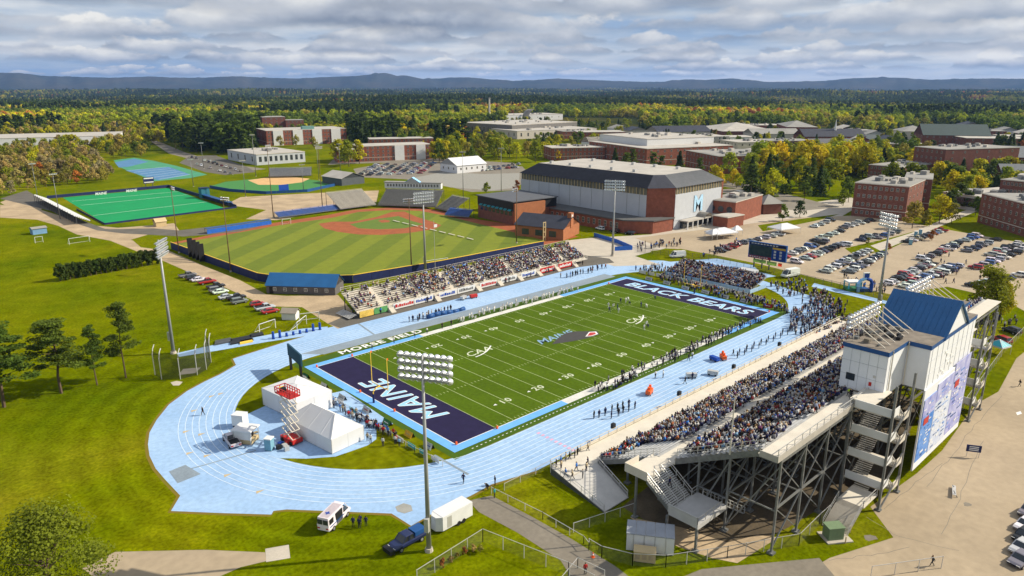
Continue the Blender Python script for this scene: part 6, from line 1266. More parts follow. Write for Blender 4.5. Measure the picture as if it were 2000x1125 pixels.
def hip(name, label, L, C, Rr, hw, hr, mw, mr, group=None):
    C, d1, l1, n, w = rect3(L, C, Rr); q = [C, C+d1*l1, C+d1*l1+n*w, C+n*w]; BLD.append([tuple(p) for p in q]); t = thing(name, label, 'building', (0, 0, 0), group=group); ce = sum(q, Vector((0, 0)))/4
    MB().prism([tuple(p) for p in q], 0, hw).build('wall', mw, t); e = [p+(p-ce).normalized()*1.2 for p in q]
    MB().add([(p.x, p.y, hw) for p in e]+[(ce.x, ce.y, hr)], [(0, 1, 4), (1, 2, 4), (2, 3, 4), (3, 0, 4), (3, 2, 1, 0)]).build('roof', mr, t); return t
# ---- field house / gym
gym = thing('field_house', 'huge grey field house gym with dark sloped roof and brick corners', 'building', (0, 0, 0))
GP = [(170, 170), (170, 93), (180, 86), (218, 86), (222, 92), (222, 165), (215, 172)]; BLD.append([(158, 176), (158, 82), (226, 80), (226, 176)])
MB().prism(GP, 0, 15).build('wall', M['gsid'], gym)
MB().prism([(p[0]+(.25 if p[0] < 200 else -.25), p[1]+(.25 if p[1] < 130 else -.25)) for p in GP], 15, 18).build('window_band', mat('pale_glass', (.10, .105, .09), .2, col2=(.20, .19, .14), scale=.25), gym)
MB().prism([(170-.05, 93.3), (179.8, 86.5), (180.1, 85.9), (169.9, 92.9)], 0, 18).build('brick_pylon', M['brick'], gym)
MB().prism([(169.9, 92.95), (179.95, 85.92), (180.2, 86.6), (170.4, 93.5)], 0, 18.05).build('brick_pylon', M['brick'], gym); MB().prism([(216.8, 85.9), (218.1, 85.9), (222.1, 91.9), (221.5, 92.3), (217.6, 86.6)], 0, 18).build('brick_pylon', M['brick'], gym)
for i in range(40): y = 95+i*1.87; MB().box(169.9, 170.1, y-.1, y+.1, 15, 18).build('mullion', M['tan'], gym)
for i in range(18): x = 181.5+i*2.05; MB().box(x-.12, x+.12, 86.05, 86.25, 15, 18).build('mullion', M['tan'], gym)
for i in range(11): y = 97+i*6.7; MB().box(169.94, 170., y-.05, y+.05, 6, 15).build('panel_joint', M['steel'], gym)
MB().box(180.3, 216.6, 85.85, 85.98, 3.8, 14.9).build('end_panel', mat('end_grey', (.50, .52, .55), .6, var=.06), gym)
text('emblem_letter', 'M', 9.6, (198, 85.7, 9.3), (1, 0, 0), (0, 0, 1), M['gsid'], gym, 0, .5, 1, 1.0, 1.); text('emblem_letter', 'M', 9.6, (198, 85.64, 9.3), (1, 0, 0), (0, 0, 1), mat('pale_blue_sign', (.42, .66, .86)), gym, 0, .30, 1, 1.0, 1.)
ring0 = [(169.4, 170.6), (169.4, 92.7), (179.8, 85.4), (218.3, 85.4), (222.6, 91.8), (222.6, 165.2), (215.2, 172.6)]; ring1 = [(178.5, 166), (178.5, 96.5), (183, 93.8), (212, 93.8), (214, 96.5), (214, 163), (211, 166)]
for i in range(7):
    a, b, c, d = ring0[i], ring0[(i+1) % 7], ring1[(i+1) % 7], ring1[i]; MB().add([(*a, 18), (*b, 18), (*c, 22.6), (*d, 22.6)], [(0, 1, 2, 3), (3, 2, 1, 0)]).build('roof_slope', M['slate'] if i in (0, 1, 5, 6) else mat('zinc', (.22, .23, .25)) if i == 2 else bpy.data.materials['zinc'], gym)
MB().sheet(ring1, 22.6).build('roof', M['wroof'], gym)
for i in range(10): y = 102+i*6.4; x = 181 if i % 2 else 205; MB().box(x, x+1.8, y, y+1.4, 22.6, 23.8).build('roof_vent', M['alu'], gym)
MB().prism([(158.5, 168), (158.5, 96), (166, 86.5), (178, 85), (172, 92.5), (169.8, 94), (169.8, 168)], 0, 5.2).build('lower_wing', M['brick'], gym); MB().prism([(158., 168.4), (158., 95.8), (165.8, 86), (179, 84.6), (172.2, 92.6), (169.8, 94.1), (169.8, 168.4)], 5.2, 5.7).build('wing_roof', mat('wing_roof', (.10, .10, .10)), gym)
windows(gym, (158.5, 168), (158.5, 97), (2.9,), 22, 1.3, 2.4, M['stone'])
MB().box(184, 216, 81.5, 85.8, 3.2, 3.7).build('entrance_canopy', M['wroof'], gym); MB().box(185, 215, 84.5, 85.8, 0, 3.2).build('entrance_glass', M['glass'], gym)
for i in range(9): MB().box(184.4+i*3.9, 184.8+i*3.9, 81.6, 82., 0, 3.2).build('entrance_post', M['whiteb'], gym)
mb = MB()
for i in range(8):
    a0, a1 = math.pi*i/8, math.pi*(i+1)/8; mb.add([(200+3*math.cos(a0), 81.2, 3.2+2.4*math.sin(a0)), (200+3*math.cos(a1), 81.2, 3.2+2.4*math.sin(a1)), (200+3*math.cos(a1), 85.8, 3.2+2.4*math.sin(a1)), (200+3*math.cos(a0), 85.8, 3.2+2.4*math.sin(a0))], [(0, 1, 2, 3), (3, 2, 1, 0)])
mb.build('arched_canopy', M['wroof'], gym)
an = block('gym_annex', 'brick gym annex with arched windows and pale roof', (1378, 430), (1434, 437), (1474, 418), 9.5, M['brick'], M['groof'], 0, gear=10)
block('x', '', (1392, 441), (1420, 446), (1452, 440), 4.5, M['brick'], M['wroof'], t=an)
for i in range(3): mb = MB(); mb.cyl((-.05, 0, 0), (.12, 0, 0), 1.4, 1.4, 14); C_, d1, l1, n, w = rect3((1378, 430), (1434, 437), (1474, 418)); p = C_+d1*(l1*(.2+.3*i))-n*.05; mb.build('arched_window', M['glass'], an, (p.x, p.y, 6), math.atan2(n.y, n.x))
hip('gatehouse', 'low brick pavilion with pale pyramid roof beside the gym annex', (1470, 413), (1490, 419), (1504, 411), 5, 9, M['brickd'], M['groof'])
# small orange brick building with gable and chimney
ob = hall('ticket_house', 'orange brick house with dark gabled roof beside the baseball field', (1006, 460), (1100, 470), (1141, 457), 4.8, 8.4, M['brickl'], M['slate'])
C_, d1, l1, n, w = rect3((1006, 460), (1100, 470), (1141, 457)); p = C_+n*w*.5
MB().prism([tuple(p+d1*1.4-n*1.3), tuple(p-d1*.25-n*1.3), tuple(p-d1*.25+n*1.3), tuple(p+d1*1.4+n*1.3)], 4, 10).build('chimney', M['brickl'], ob)
text('chimney_letter', 'M', 2.0, (*(p-d1*.3), 8.6), (n.x, n.y, 0), (0, 0, 1), M['white'], ob, 0, .08)
for s in (.22, .5, .78): e = C_+d1*l1*s; MB().box(-1.6, 1.6, -.06, 0., 1., 3.4).build('bay_window', M['glass'], ob, (*e, 0), math.atan2(-d1.y, -d1.x))
bb_ = block('clubhouse', 'brick clubhouse with black upper band and teal awnings by the baseball field', (934, 424), (1002, 440), (1040, 418), 6.2, M['brickd'], M['slate'], par=0)
C_, d1, l1, n, w = rect3((934, 424), (1002, 440), (1040, 418)); q = [C_, C_+d1*l1, C_+d1*l1+n*w, C_+n*w]; ce = sum(q, Vector((0, 0)))/4; e = [p+(p-ce).normalized()*.2 for p in q]
MB().prism([tuple(p) for p in e], 6.2, 10.2).build('upper_band', M['black'], bb_); e = [p+(p-ce).normalized()*1.0 for p in q]; MB().prism([tuple(p) for p in e], 10.2, 10.6).build('roof', mat('membrane', (.10, .105, .12)), bb_)
rz = math.atan2(-d1.y, -d1.x)
for i in range(8): p = C_+d1*(l1*(i+.6)/8.6); MB().add([(-1.1, -.25, 6.9), (1.1, -.25, 6.9), (1.1, -1.1, 6.2), (-1.1, -1.1, 6.2)], [(0, 1, 2, 3), (3, 2, 1, 0)]).build('awning', M['teal'], bb_, (*p, 0), rz); MB().box(-1., 1., -.06, 0., 4., 6.1).build('window', M['glass'], bb_, (*p, 0), rz)
MB().prism([tuple(C_+n*.2), tuple(C_-d1*1.2+n*.2), tuple(C_-d1*1.2+n*w*.7), tuple(C_+n*w*.7)], 0, 9.5).build('corner_tower', M['brickl'], bb_)
# white tent hall, sheds, mid-left buildings
hall('white_fabric_hall', 'white gabled fabric hall at the corner of the upper lot', (860, 334), (893, 339), (931, 331), 5.5, 10., M['tent'], M['tent'], 1, 3, 5)
hall('dark_shed', 'grey batting shed with white roof beside the softball field', (630, 357), (668, 363), (706, 357), 4.4, 7.4, mat('charcoal', (.09, .10, .11)), M['wroof'])
t = block('dining_hall', 'low white flat-roofed dining hall beyond the softball field', (446, 312), (502, 323), (614, 319), 8, M['gsid'], M['wroof'], 1, 4, 9, 2.2, 4.0, gear=8, fm=M['steel'])
t = block('residence_hall', 'long four-storey brick residence with white bays beyond the dining hall', (503, 279), (522, 285), (674, 278), 15, M['brick'], M['wroof'], 4, 3, 24, 1.6, 1.9, group='flat-roofed residences'); C_, d1, l1, n, w = rect3((503, 279), (522, 285), (674, 278))
for s in (.14, .38, .62, .86): p = C_+n*w*s; MB().prism([tuple(p-n*5-d1*.7), tuple(p+n*5-d1*.7), tuple(p+n*5+d1*.3), tuple(p-n*5+d1*.3)], 0, 15).build('white_bay', M['whiteb'], t)
MB().prism([tuple(C_+n*w*.45+d1*3), tuple(C_+n*w*.6+d1*3), tuple(C_+n*w*.6+d1*9), tuple(C_+n*w*.45+d1*9)], 15, 18.5).build('penthouse', mat('verdigris', (.16, .30, .28)), t)
for k, (L, C, Rr, h, lb) in enumerate([((720, 300), (724, 304), (830, 292), 14, 'rear brick residence of the pair with pale roof'), ((688, 310), (702, 316), (832, 307), 12, 'front brick residence of the pair with white bays'), ((652, 312), (660, 318), (690, 314), 10, 'short brick residence beside the yellow trees')]):
    t = block('residence_hall', lb, L, C, Rr, h, M['brick'], M['wroof'], 4, 2, 14 if k < 2 else 4, 1.6, 1.8, group='flat-roofed residences')
    if k == 1:
        C_, d1, l1, n, w = rect3(L, C, Rr)
        for s in (.55, .85): p = C_+n*w*s; MB().prism([tuple(p-n*4-d1*.7), tuple(p+n*4-d1*.7), tuple(p+n*4+d1*.3), tuple(p-n*4+d1*.3)], 0, 12).build('white_bay', M['whiteb'], t)
block('brick_tower_block', 'dark brick tower among the trees beyond the residences', (508, 262), (515, 265), (555, 262), 22, M['brickd'], M['groof'], 5, 1, 4, 1.6, 1.8); block('brick_tower_block', 'second dark brick block among the trees beyond the residences', (556, 262), (560, 264), (590, 261), 18, M['brickd'], M['groof'], 4, 1, 4, 1.6, 1.8)
t = block('white_hall', 'long low white hall at the left edge before the far lot', (-60, 292), (236, 283), (272, 273), 9.5, M['whiteb'], M['wroof'], 0); block('x', '', (120, 291), (238, 288), (262, 283), 4, M['brickd'], M['groof'], t=t)
t = block('arena', 'wide dark-walled arena with pale roof beyond the trees', (903, 261), (1000, 268), (1068, 256), 14, mat('arena_wall', (.16, .15, .14)), M['wroof'], 1, 12, 8, 3, 5, fm=M['stone'], gear=14); block('x', '', (960, 266), (1010, 272), (1130, 262), 9, M['stone'], M['wroof'], 1, 5, 12, 2, 4, t=t, gear=10)
# laboratories and lecture halls behind the gym
def lab(name, lb, L, C, Rr, h, fl, nl, nr, mw='brick', mr='wroof', **k): return block(name, lb, L, C, Rr, h, M[mw], M[mr], fl, nl, nr, 1.5, 1.9, **k)
lab('brick_laboratory', 'low brick laboratory behind the yellow trees left of the gym', (1062, 308), (1078, 314), (1168, 308), 10, 3, 3, 12, gear=9)
t = lab('brick_laboratory', 'large brick laboratory with white upper storey behind the gym', (1150, 306), (1262, 325), (1356, 306), 13, 3, 14, 13, gear=9); block('x', '', (1170, 304), (1262, 318), (1340, 304), 5, M['whiteb'], M['wroof'], z0=13.4, t=t, gear=14)
C_, d1, l1, n, w = rect3((1135, 296), (1150, 299), (1200, 290)); bv = thing('barrel_hall', 'white barrel-roofed hall behind the brick laboratories', 'building', (0, 0, 0)); BLD.append([tuple(v) for v in (C_, C_+d1*l1, C_+d1*l1+n*w, C_+n*w)])
MB().prism([tuple(v) for v in (C_, C_+d1*l1, C_+d1*l1+n*w, C_+n*w)], 0, 9).build('wall', M['whiteb'], bv); mb = MB()
for i in range(8):
    f0, f1 = i/8, (i+1)/8; h0, h1 = 9+5*math.sin(math.pi*f0), 9+5*math.sin(math.pi*f1); mb.add([(*(C_+d1*l1*f0), h0), (*(C_+d1*l1*f1), h1), (*(C_+d1*l1*f1+n*w), h1), (*(C_+d1*l1*f0+n*w), h0)], [(0, 1, 2, 3), (3, 2, 1, 0)])
mb.build('barrel_roof', M['wroof'], bv)
lab('brick_lecture_hall', 'three-storey brick lecture hall right of the gym roof', (1338, 325), (1402, 340), (1470, 324), 12, 3, 10, 10, mr='groof', gear=14)
lab('brick_lecture_hall', 'brick lecture hall with pale roof behind the lecture halls', (1455, 312), (1500, 318), (1560, 306), 9, 2, 6, 8, mr='wroof', gear=9)
lab('brick_lecture_hall', 'brown brick hall between the laboratory and the far hip roofs', (1120, 275), (1130, 279), (1200, 272), 11, 3, 2, 9)
hip('pyramid_hall', 'brick hall with broad pale pyramid roof at the campus centre', (1362, 262), (1410, 272), (1462, 262), 9, 17, M['brickd'], M['wroof']); hip('pyramid_hall', 'brick hall with steep pale pyramid roof right of the broad one', (1515, 262), (1535, 270), (1568, 262), 13, 19, M['brickd'], M['groof'])
hall('slate_roof_hall', 'brick hall with dark slate gabled roof behind the yellow grove', (1548, 280), (1570, 284), (1640, 276), 9, 16, M['brickd'], M['slate'], 2, 2, 8)
hall('slate_roof_hall', 'long grey gabled hall left of the pyramid roofs', (1260, 268), (1285, 272), (1345, 264), 8, 14, M['stone'], M['slate'])
hall('slate_roof_hall', 'low dark gabled hall at the edge of the yellow grove', (1560, 296), (1590, 302), (1640, 292), 6, 13, M['brickd'], mat('grey_slate', (.12, .12, .13)))
hall('slate_roof_hall', 'long hall with grey roof left of the steep pyramid roof', (1450, 272), (1470, 276), (1530, 270), 8, 13, M['stone'], M['groof'])
lab('pale_block', 'pale flat block beside the brick lecture halls', (1405, 292), (1440, 298), (1500, 290), 9, 2, 5, 7, mw='stone', gear=9); lab('pale_block', 'small white block before the pyramid roofs', (1380, 280), (1400, 284), (1445, 278), 8, 2, 3, 5, mw='whiteb')
t = hall('green_roof_hall', 'big brick hall with dark green gabled roof at the right', (1782, 282), (1800, 287), (1870, 276), 12, 22, M['brickd'], mat('green_slate', (.06, .085, .08)), 3, 3, 10); lab('brick_wing', 'low brick wing beside the green roofed hall', (1860, 288), (1885, 293), (1936, 282), 11, 3, 3, 6, mw='brickd')
hip('pyramid_hall', 'small hall with pale pyramid roof left of the green roofed hall', (1742, 268), (1760, 272), (1784, 266), 9, 15, M['stone'], M['groof'])
for k, (a, b) in enumerate([(1200, 258), (1230, 262), (1640, 258), (1690, 270), (1720, 282), (1660, 282), (1950, 262), (1880, 250), (1990, 268)]):
    hall('gabled_house', f"{['pale', 'grey', 'white', 'dark', 'brown', 'cream', 'slate', 'small', 'low'][k]} gabled house among the trees, {ordn(k)} of the scattered campus houses from the left", (a-14, b), (a, b+3), (a+18, b-1), 6, 10, [M['whiteb'], M['stone'], M['brickd']][k % 3], [M['groof'], M['slate'], M['wroof']][k % 3], group='scattered campus houses')
for k, (L_, C_, Rr_, h_, lb_) in enumerate([((1480, 292), (1500, 297), (1548, 289), 10, 'brown brick hall among the pale blocks'), ((1300, 282), (1330, 288), (1385, 280), 10, 'pale hall behind the large laboratory'), ((1210, 278), (1240, 283), (1300, 275), 9, 'brick hall behind the barrel roof'), ((1640, 300), (1662, 304), (1705, 297), 9, 'brick hall half hidden beyond the yellow grove'), ((1600, 268), (1620, 271), (1668, 265), 9, 'pale hall beside the steeple'), ((1420, 256), (1440, 259), (1500, 254), 9, 'far pale hall behind the pyramid roofs'), ((1845, 268), (1862, 271), (1910, 264), 9, 'brick hall right of the green roof'), ((1935, 282), (1955, 286), (2020, 278), 10, 'brick hall near the upper right edge'), ((1085, 268), (1100, 271), (1150, 265), 8, 'white hall left of the brown brick one'), ((1690, 300), (1710, 304), (1760, 296), 10, 'brick hall behind the low dormitory')]):
    lab('campus_hall', lb_, L_, C_, Rr_, h_, 2 if h_ < 10 else 3, 4, 8, mw=('brickd', 'stone', 'brick')[k % 3], mr=('groof', 'wroof')[k % 2], gear=9)
# dormitories at the right
def dorm(lb, L, C, Rr, h, fl, nl, nr, **k): return block('dormitory', lb, L, C, Rr, h, M['brickd'], M['groof'], fl, nl, nr, 1.25, 1.6, group='brick dormitories', gear=11, **k)
t = dorm('near brick dormitory with white-framed windows beside the car park', (1662, 421), (1766, 432), (1800, 414), 15.5, 4, 9, 4); block('x', '', (1758, 409), (1812, 413), (1838, 400), 15.5, M['brickd'], M['groof'], 4, 3, 4, 1.25, 1.6, t=t, gear=2)
dorm('brick dormitory cut by the right edge of the car park', (1908, 434), (2010, 466), (2060, 440), 13, 4, 9, 3)
dorm('lower brick dormitory behind the near one', (1693, 352), (1758, 359), (1792, 346), 10, 3, 8, 4); dorm('tall brick dormitory with cluttered roof behind the near one', (1778, 345), (1838, 354), (1905, 338), 20, 5, 6, 6)
dorm('brick dormitory corner at the right edge', (1945, 405), (2000, 412), (2060, 398), 14, 4, 6, 4)
block('glass_commons', 'low modern commons with pale roof and glass wall between dormitories', (1838, 402), (1925, 416), (1985, 398), 7, M['gsid'], M['wroof'], 1, 8, 4, 3.2, 4.4, fm=M['steel'], gear=14)
hall('grey_roof_hall', 'long hall with grey gabled roof at the right edge', (1915, 322), (1940, 330), (2040, 318), 9, 16, M['brickd'], mat('grey_shingle', (.17, .18, .19)), 2, 3, 8); hall('grey_roof_hall', 'lower hall with grey gabled roof below the right edge one', (1932, 362), (1955, 368), (2050, 354), 8, 14, M['brickd'], bpy.data.materials['grey_shingle'], 2, 3, 8)
lab('far_complex', 'white far complex beside the open field', (950, 234), (985, 237), (1045, 230), 10, 1, 5, 8, mw='whiteb', gear=9); t = thing('water_tower', 'pale far silo tower above the white complex', 'tower', (*G2(956, 238), 0)); MB().cyl((0, 0, 0), (0, 0, 38), 1.6, 1.4, 10).build('shaft', M['stone'], t); MB().cyl((0, 0, 38), (0, 0, 40), 2., 1.8, 10).build('head', M['groof'], t)
t = thing('arch_roof', 'tall white arched roof at the far complex', 'building', (*G2(1038, 236), 0)); mb = MB()
for i in range(10):
    a0, a1 = math.pi*.5*i/10, math.pi*.5*(i+1)/10; mb.add([(-16*math.cos(a0), -8, 20*math.sin(a0)), (-16*math.cos(a1), -8, 20*math.sin(a1)), (-16*math.cos(a1), 8, 20*math.sin(a1)), (-16*math.cos(a0), 8, 20*math.sin(a0))], [(0, 1, 2, 3), (3, 2, 1, 0)])
mb.build('shell', M['wroof'], t)
sp = thing('steeple', 'slim white steeple among the campus trees', 'tower', (*G2(1628, 282), 0)); MB().box(-2, 2, -2, 2, 0, 12).build('base', M['whiteb'], sp); MB().cyl((0, 0, 12), (0, 0, 26), 1.6, .1, 8).build('spire', M['whiteb'], sp)
# ---- leafy fill among the halls (past the individually built trees)
def build_campus_trees():
    objs = []
    for i in range(5): objs.append(bpy.data.objects.new(f'c_a_{i}', TREES['round', i][0]))
    for i in range(4): objs.append(bpy.data.objects.new(f'c_b_{i}', TREES['spruce', i][0]))
    names = [o.name for o in objs]; P, C, I, Sx = [], [], [], []
    zones = [([(-30, 390), (-30, 300), (60, 290), (160, 298), (215, 325), (216, 350), (180, 362), (110, 364), (60, 372), (20, 384)], 240, ['olive', 'tan', 'grey', 'olive', 'ygreen', 'tan', 'grey', 'olive'], .0),
             ([(860, 262), (900, 240), (1250, 243), (1420, 240), (1560, 243), (1700, 240), (1800, 232), (2050, 240), (2100, 300), (1800, 300), (1560, 300), (1400, 290), (1240, 290), (1100, 288), (1000, 300), (850, 300)], 480, ['green', 'ygreen', 'olive', 'yellow', 'dark', 'ygreen'], .25),
             ([(500, 268), (520, 258), (700, 258), (850, 258), (860, 285), (760, 280), (690, 272), (600, 270)], 300, ['ygreen', 'yellow', 'green', 'olive'], .1),
             ([(-40, 290), (0, 262), (240, 256), (300, 264), (330, 290), (280, 300), (200, 300), (60, 296)], 200, ['olive', 'ygreen', 'tan', 'yellow'], .1),
             ([(1380, 345), (1500, 320), (1700, 318), (1900, 318), (2050, 330), (2050, 400), (1920, 398), (1680, 352), (1500, 350)], 200, ['ygreen', 'yellow', 'gold', 'green'], .15)]
    rs = random.Random(5); lots = [[G2(*p) for p in z] for z in ([(690, 330), (760, 317), (850, 316), (1020, 325), (1040, 345), (1000, 372), (700, 346)], [(1380, 372), (1480, 365), (1640, 405), (1560, 412)])]
    for poly, n, cols, con in zones:
        W = [G2(*p) for p in poly]; xs = [p[0] for p in W]; ys = [p[1] for p in W]; k = tr = 0
        while k < n and tr < n*30:
            tr += 1; x, y = rs.uniform(min(xs), max(xs)), rs.uniform(min(ys), max(ys))
            if not inpoly(x, y, W) or any(inpoly(x, y, b) for b in lots): continue
            cl = mnoise.noise(Vector((x/45, y/45, 2)))
            if cl < -.05 and poly is not zones[0][0]: continue
            if any(inpoly(x+dx, y+dy, b) for b in BLD for dx, dy in ((0, 0), (5, 0), (-5, 0), (0, 5), (0, -5))): continue
            k += 1; sp_ = rs.random() < con; c = TCOL['spruce'] if sp_ else TCOL[rs.choice(cols)]; j = rs.uniform(.75, 1.25); s = rs.uniform(6, 10) if poly is zones[0][0] else rs.uniform(8, 13) if poly is zones[1][0] else rs.uniform(10, 16)
            P.append((x, y, 0)); C.append([q*j for q in c]); I.append(names.index(f'c_b_{rs.randrange(4)}' if sp_ else f'c_a_{rs.randrange(5)}')); Sx.append((s*1.1, s*1.1, s))
    o = gn_scatter('campus_grove', P, np.random.default_rng(4).random(len(P))*6.28, Sx, I, objs, C); tag(o, 'mass of turning trees filling the gaps between the campus halls', 'trees', kind='stuff'); print('CAMPUS', len(P))
# ================================================================== vehicles
PC = dict(white=(.75, .75, .74), silver=(.48, .49, .50), grey=(.18, .19, .20), black=(.012, .012, .014), navy=(.012, .022, .07), red=(.35, .015, .015), blue=(.03, .10, .32), maroon=(.12, .012, .02), green=(.03, .08, .05), tan=(.35, .29, .20))
M['lamp'] = mat('head_lamp', (.75, .75, .72), .2); M['tail'] = mat('tail_lamp', (.35, .01, .01), .3); M['rim'] = mat('wheel_rim', (.40, .40, .41), .35, metal=.5)
def loft(st, close=True):
    """st: list of rings of equal length"""
    n = len(st[0]); V = [p for r_ in st for p in r_]; F = []
    for k in range(len(st)-1):
        for i in range(n): F.append((k*n+i, k*n+(i+1) % n, (k+1)*n+(i+1) % n, (k+1)*n+i))
    F += [tuple(range(n-1, -1, -1)), tuple(range((len(st)-1)*n, len(st)*n))]; return V, F
def car_parts(kind):
    Lh, W, zs, hood, roof = dict(sedan=(2.3, .9, .34, .88, 1.42), suv=(2.3, .94, .42, 1.02, 1.75), pickup=(2.75, .97, .50, 1.10, 1.86), van=(2.9, 1.0, .42, 1.15, 2.45), hatch=(2.05, .87, .34, .90, 1.50))[kind]
    def ring(x, w, z0, z1): return [(x, -w*.92, z0), (x, w*.92, z0), (x, w, z0+.18), (x, w, z1-.18), (x, w*.90, z1), (x, -w*.90, z1), (x, -w, z1-.18), (x, -w, z0+.18)]
    tail_ = hood if kind != 'van' else hood+.05
    V, F = loft([ring(-Lh, W*.88, zs+.1, tail_-.08), ring(-Lh+.15, W*.97, zs, tail_), ring(-Lh*.5, W, zs-.06, tail_+.03), ring(Lh*.35, W, zs-.06, hood+.02), ring(Lh-.35, W*.97, zs, hood-.10), ring(Lh, W*.86, zs+.06, hood-.28)])
    body = MB().add(V, F)
    cab = dict(sedan=(-1.75, -1.05, .45, 1.15), suv=(-2.2, -1.95, .40, 1.15), pickup=(-.55, -.35, .85, 1.45), van=(-2.85, -2.75, 1.5, 2.3), hatch=(-1.95, -1.45, .45, 1.15))[kind]; W2 = W*.80
    x0, x1, x2, x3 = cab; rz = roof
    roofp = MB().add([(x1-.05, -W2, rz-.06), (x2+.05, -W2, rz-.06), (x2+.05, W2, rz-.06), (x1-.05, W2, rz-.06), (x1+.1, -W2*.88, rz), (x2-.1, -W2*.88, rz), (x2-.1, W2*.88, rz), (x1+.1, W2*.88, rz)], [(4, 5, 6, 7), (0, 1, 5, 4), (1, 2, 6, 5), (2, 3, 7, 6), (3, 0, 4, 7), (3, 2, 1, 0)])
    for s in (-1, 1):
        for (xa, xb) in ((x0, x1), (x3, x2), ((x0+x3)/2, (x1+x2)/2)): roofp.beam((xa, s*W*.9, hood-.02), (xb, s*W2*.97, rz-.04), .10, .07)
    gl = MB().add([(x0+.03, -W*.885, hood), (x3-.03, -W*.885, hood), (x3-.03, W*.885, hood), (x0+.03, W*.885, hood), (x1, -W2*.955, rz-.06), (x2, -W2*.955, rz-.06), (x2, W2*.955, rz-.06), (x1, W2*.955, rz-.06)], [(0, 1, 5, 4), (1, 2, 6, 5), (2, 3, 7, 6), (3, 0, 4, 7)])
    if kind == 'van':
        gl = MB().add([(.9, -W*.9, hood), (2.27, -W*.9, hood), (2.27, W*.9, hood), (.9, W*.9, hood), (.9, -W2*1.06, rz-.5), (1.55, -W2*1.06, rz-.5), (1.55, W2*1.06, rz-.5), (.9, W2*1.06, rz-.5)], [(0, 1, 5, 4), (1, 2, 6, 5), (2, 3, 7, 6)])
        roofp.add(*loft([[(-2.85, -W*.92, hood), (-2.85, W*.92, hood), (-2.8, W*.82, rz), (-2.8, -W*.82, rz)], [(.9, -W*.92, hood), (.9, W*.92, hood), (.95, W*.82, rz), (.95, -W*.82, rz)]]))
    bed = None
    if kind == 'pickup': bed = MB().box(-Lh+.2, -.65, -W*.8, W*.8, hood+.02, hood+.045)
    wheels = []; wx = (-Lh*.60, Lh*.64); wr = .36 if kind in ('pickup', 'van', 'suv') else .32
    return body, roofp, gl, bed, wx, wr, W, Lh, hood, zs
KITS = {}
for k in ('sedan', 'suv', 'pickup', 'van', 'hatch'):
    body, roofp, gl, bed, wx, wr, W, Lh, hood, zs = car_parts(k)
    wm = MB(); wm.cyl((0, -.12, 0), (0, .12, 0), wr, wr, 14); rm = MB(); rm.cyl((0, -.135, 0), (0, .135, 0), wr*.6, wr*.6, 10)
    hl = MB().box(-.10, .06, -.2, .2, -.09, .09)
    one = MB(); one.add(body.v, body.f, 0); one.add(roofp.v, roofp.f, 0); one.add(gl.v, gl.f, 1)
    if bed: one.add(bed.v, bed.f, 2)
    for x in wx:
        for s in (-1, 1): one.cyl((x, s*(W-.2), wr), (x, s*(W+.02), wr), wr, wr, 10, 2); one.cyl((x, s*(W+.02), wr), (x, s*(W+.03), wr), wr*.55, wr*.55, 8, 3)
    for s in (-.62, .62): one.box(Lh-.12, Lh-.02, s*W-.17, s*W+.17, hood-.42, hood-.26, 4); one.box(-Lh-.01, -Lh+.1, s*W*1.1-.14, s*W*1.1+.14, hood-.35, hood-.18, 5)
    KITS[k] = dict(body=body.mesh('body', M['paint']), roof=roofp.mesh('roof', M['paint']), glass=gl.mesh('windows', M['glass']), bed=bed and bed.mesh('bed', M['black']), wheel=wm.mesh('wheel', M['tyre']), rim=rm.mesh('rim', M['rim']), head=hl.mesh('headlight', M['lamp']), tailm=hl.mesh('taillight', M['tail']), one=one.mesh('car_body', [M['paint'], M['glass'], M['tyre'], M['rim'], M['lamp'], M['tail']]), geo=(wx, wr, W, Lh, hood, zs))
KW = dict(sedan='sedan', suv='suv', pickup='pickup truck', van='van', hatch='hatchback'); NCAR = [0]
def car(kind, col, p, rz, label, group=None, full=False, z=0., cat=None):
    K = KITS[kind]; NCAR[0] += 1; nm = 'pickup_truck' if kind == 'pickup' else 'parked_van' if kind == 'van' else 'parked_car'; c = [v*random.uniform(.9, 1.1) for v in PC[col]]
    if not full: o = link(nm, K['one'], None, (p[0], p[1], z), rz); o['pcol'] = c; return tag(o, label, cat or ('truck' if kind == 'pickup' else 'van' if kind == 'van' else 'car'), group)
    t = thing(nm, label, cat or ('truck' if kind == 'pickup' else 'van' if kind == 'van' else 'car'), (p[0], p[1], z), rz, group); wx, wr, W, Lh, hood, zs = K['geo']
    link('body', K['body'], t)['pcol'] = c; link('roof', K['roof'], t)['pcol'] = c; link('windows', K['glass'], t)
    if K['bed']: link('bed', K['bed'], t)
    for x in wx:
        for s in (-1, 1): w_ = link('wheel', K['wheel'], t, (x, s*(W-.1), wr)); link('rim', K['rim'], w_)
    for s in (-1, 1): link('headlight', K['head'], t, (Lh-.06, s*W*.62, hood-.34)); link('taillight', K['tailm'], t, (-Lh+.06, s*W*.68, hood-.28))
    return t
def pick(rs): return rs.choices(['sedan', 'suv', 'pickup', 'hatch'], [4, 4, 1.6, 2])[0], rs.choices(list(PC), [5, 5, 4, 4.5, 1.5, 2, 1.6, .7, .6, .6])[0]
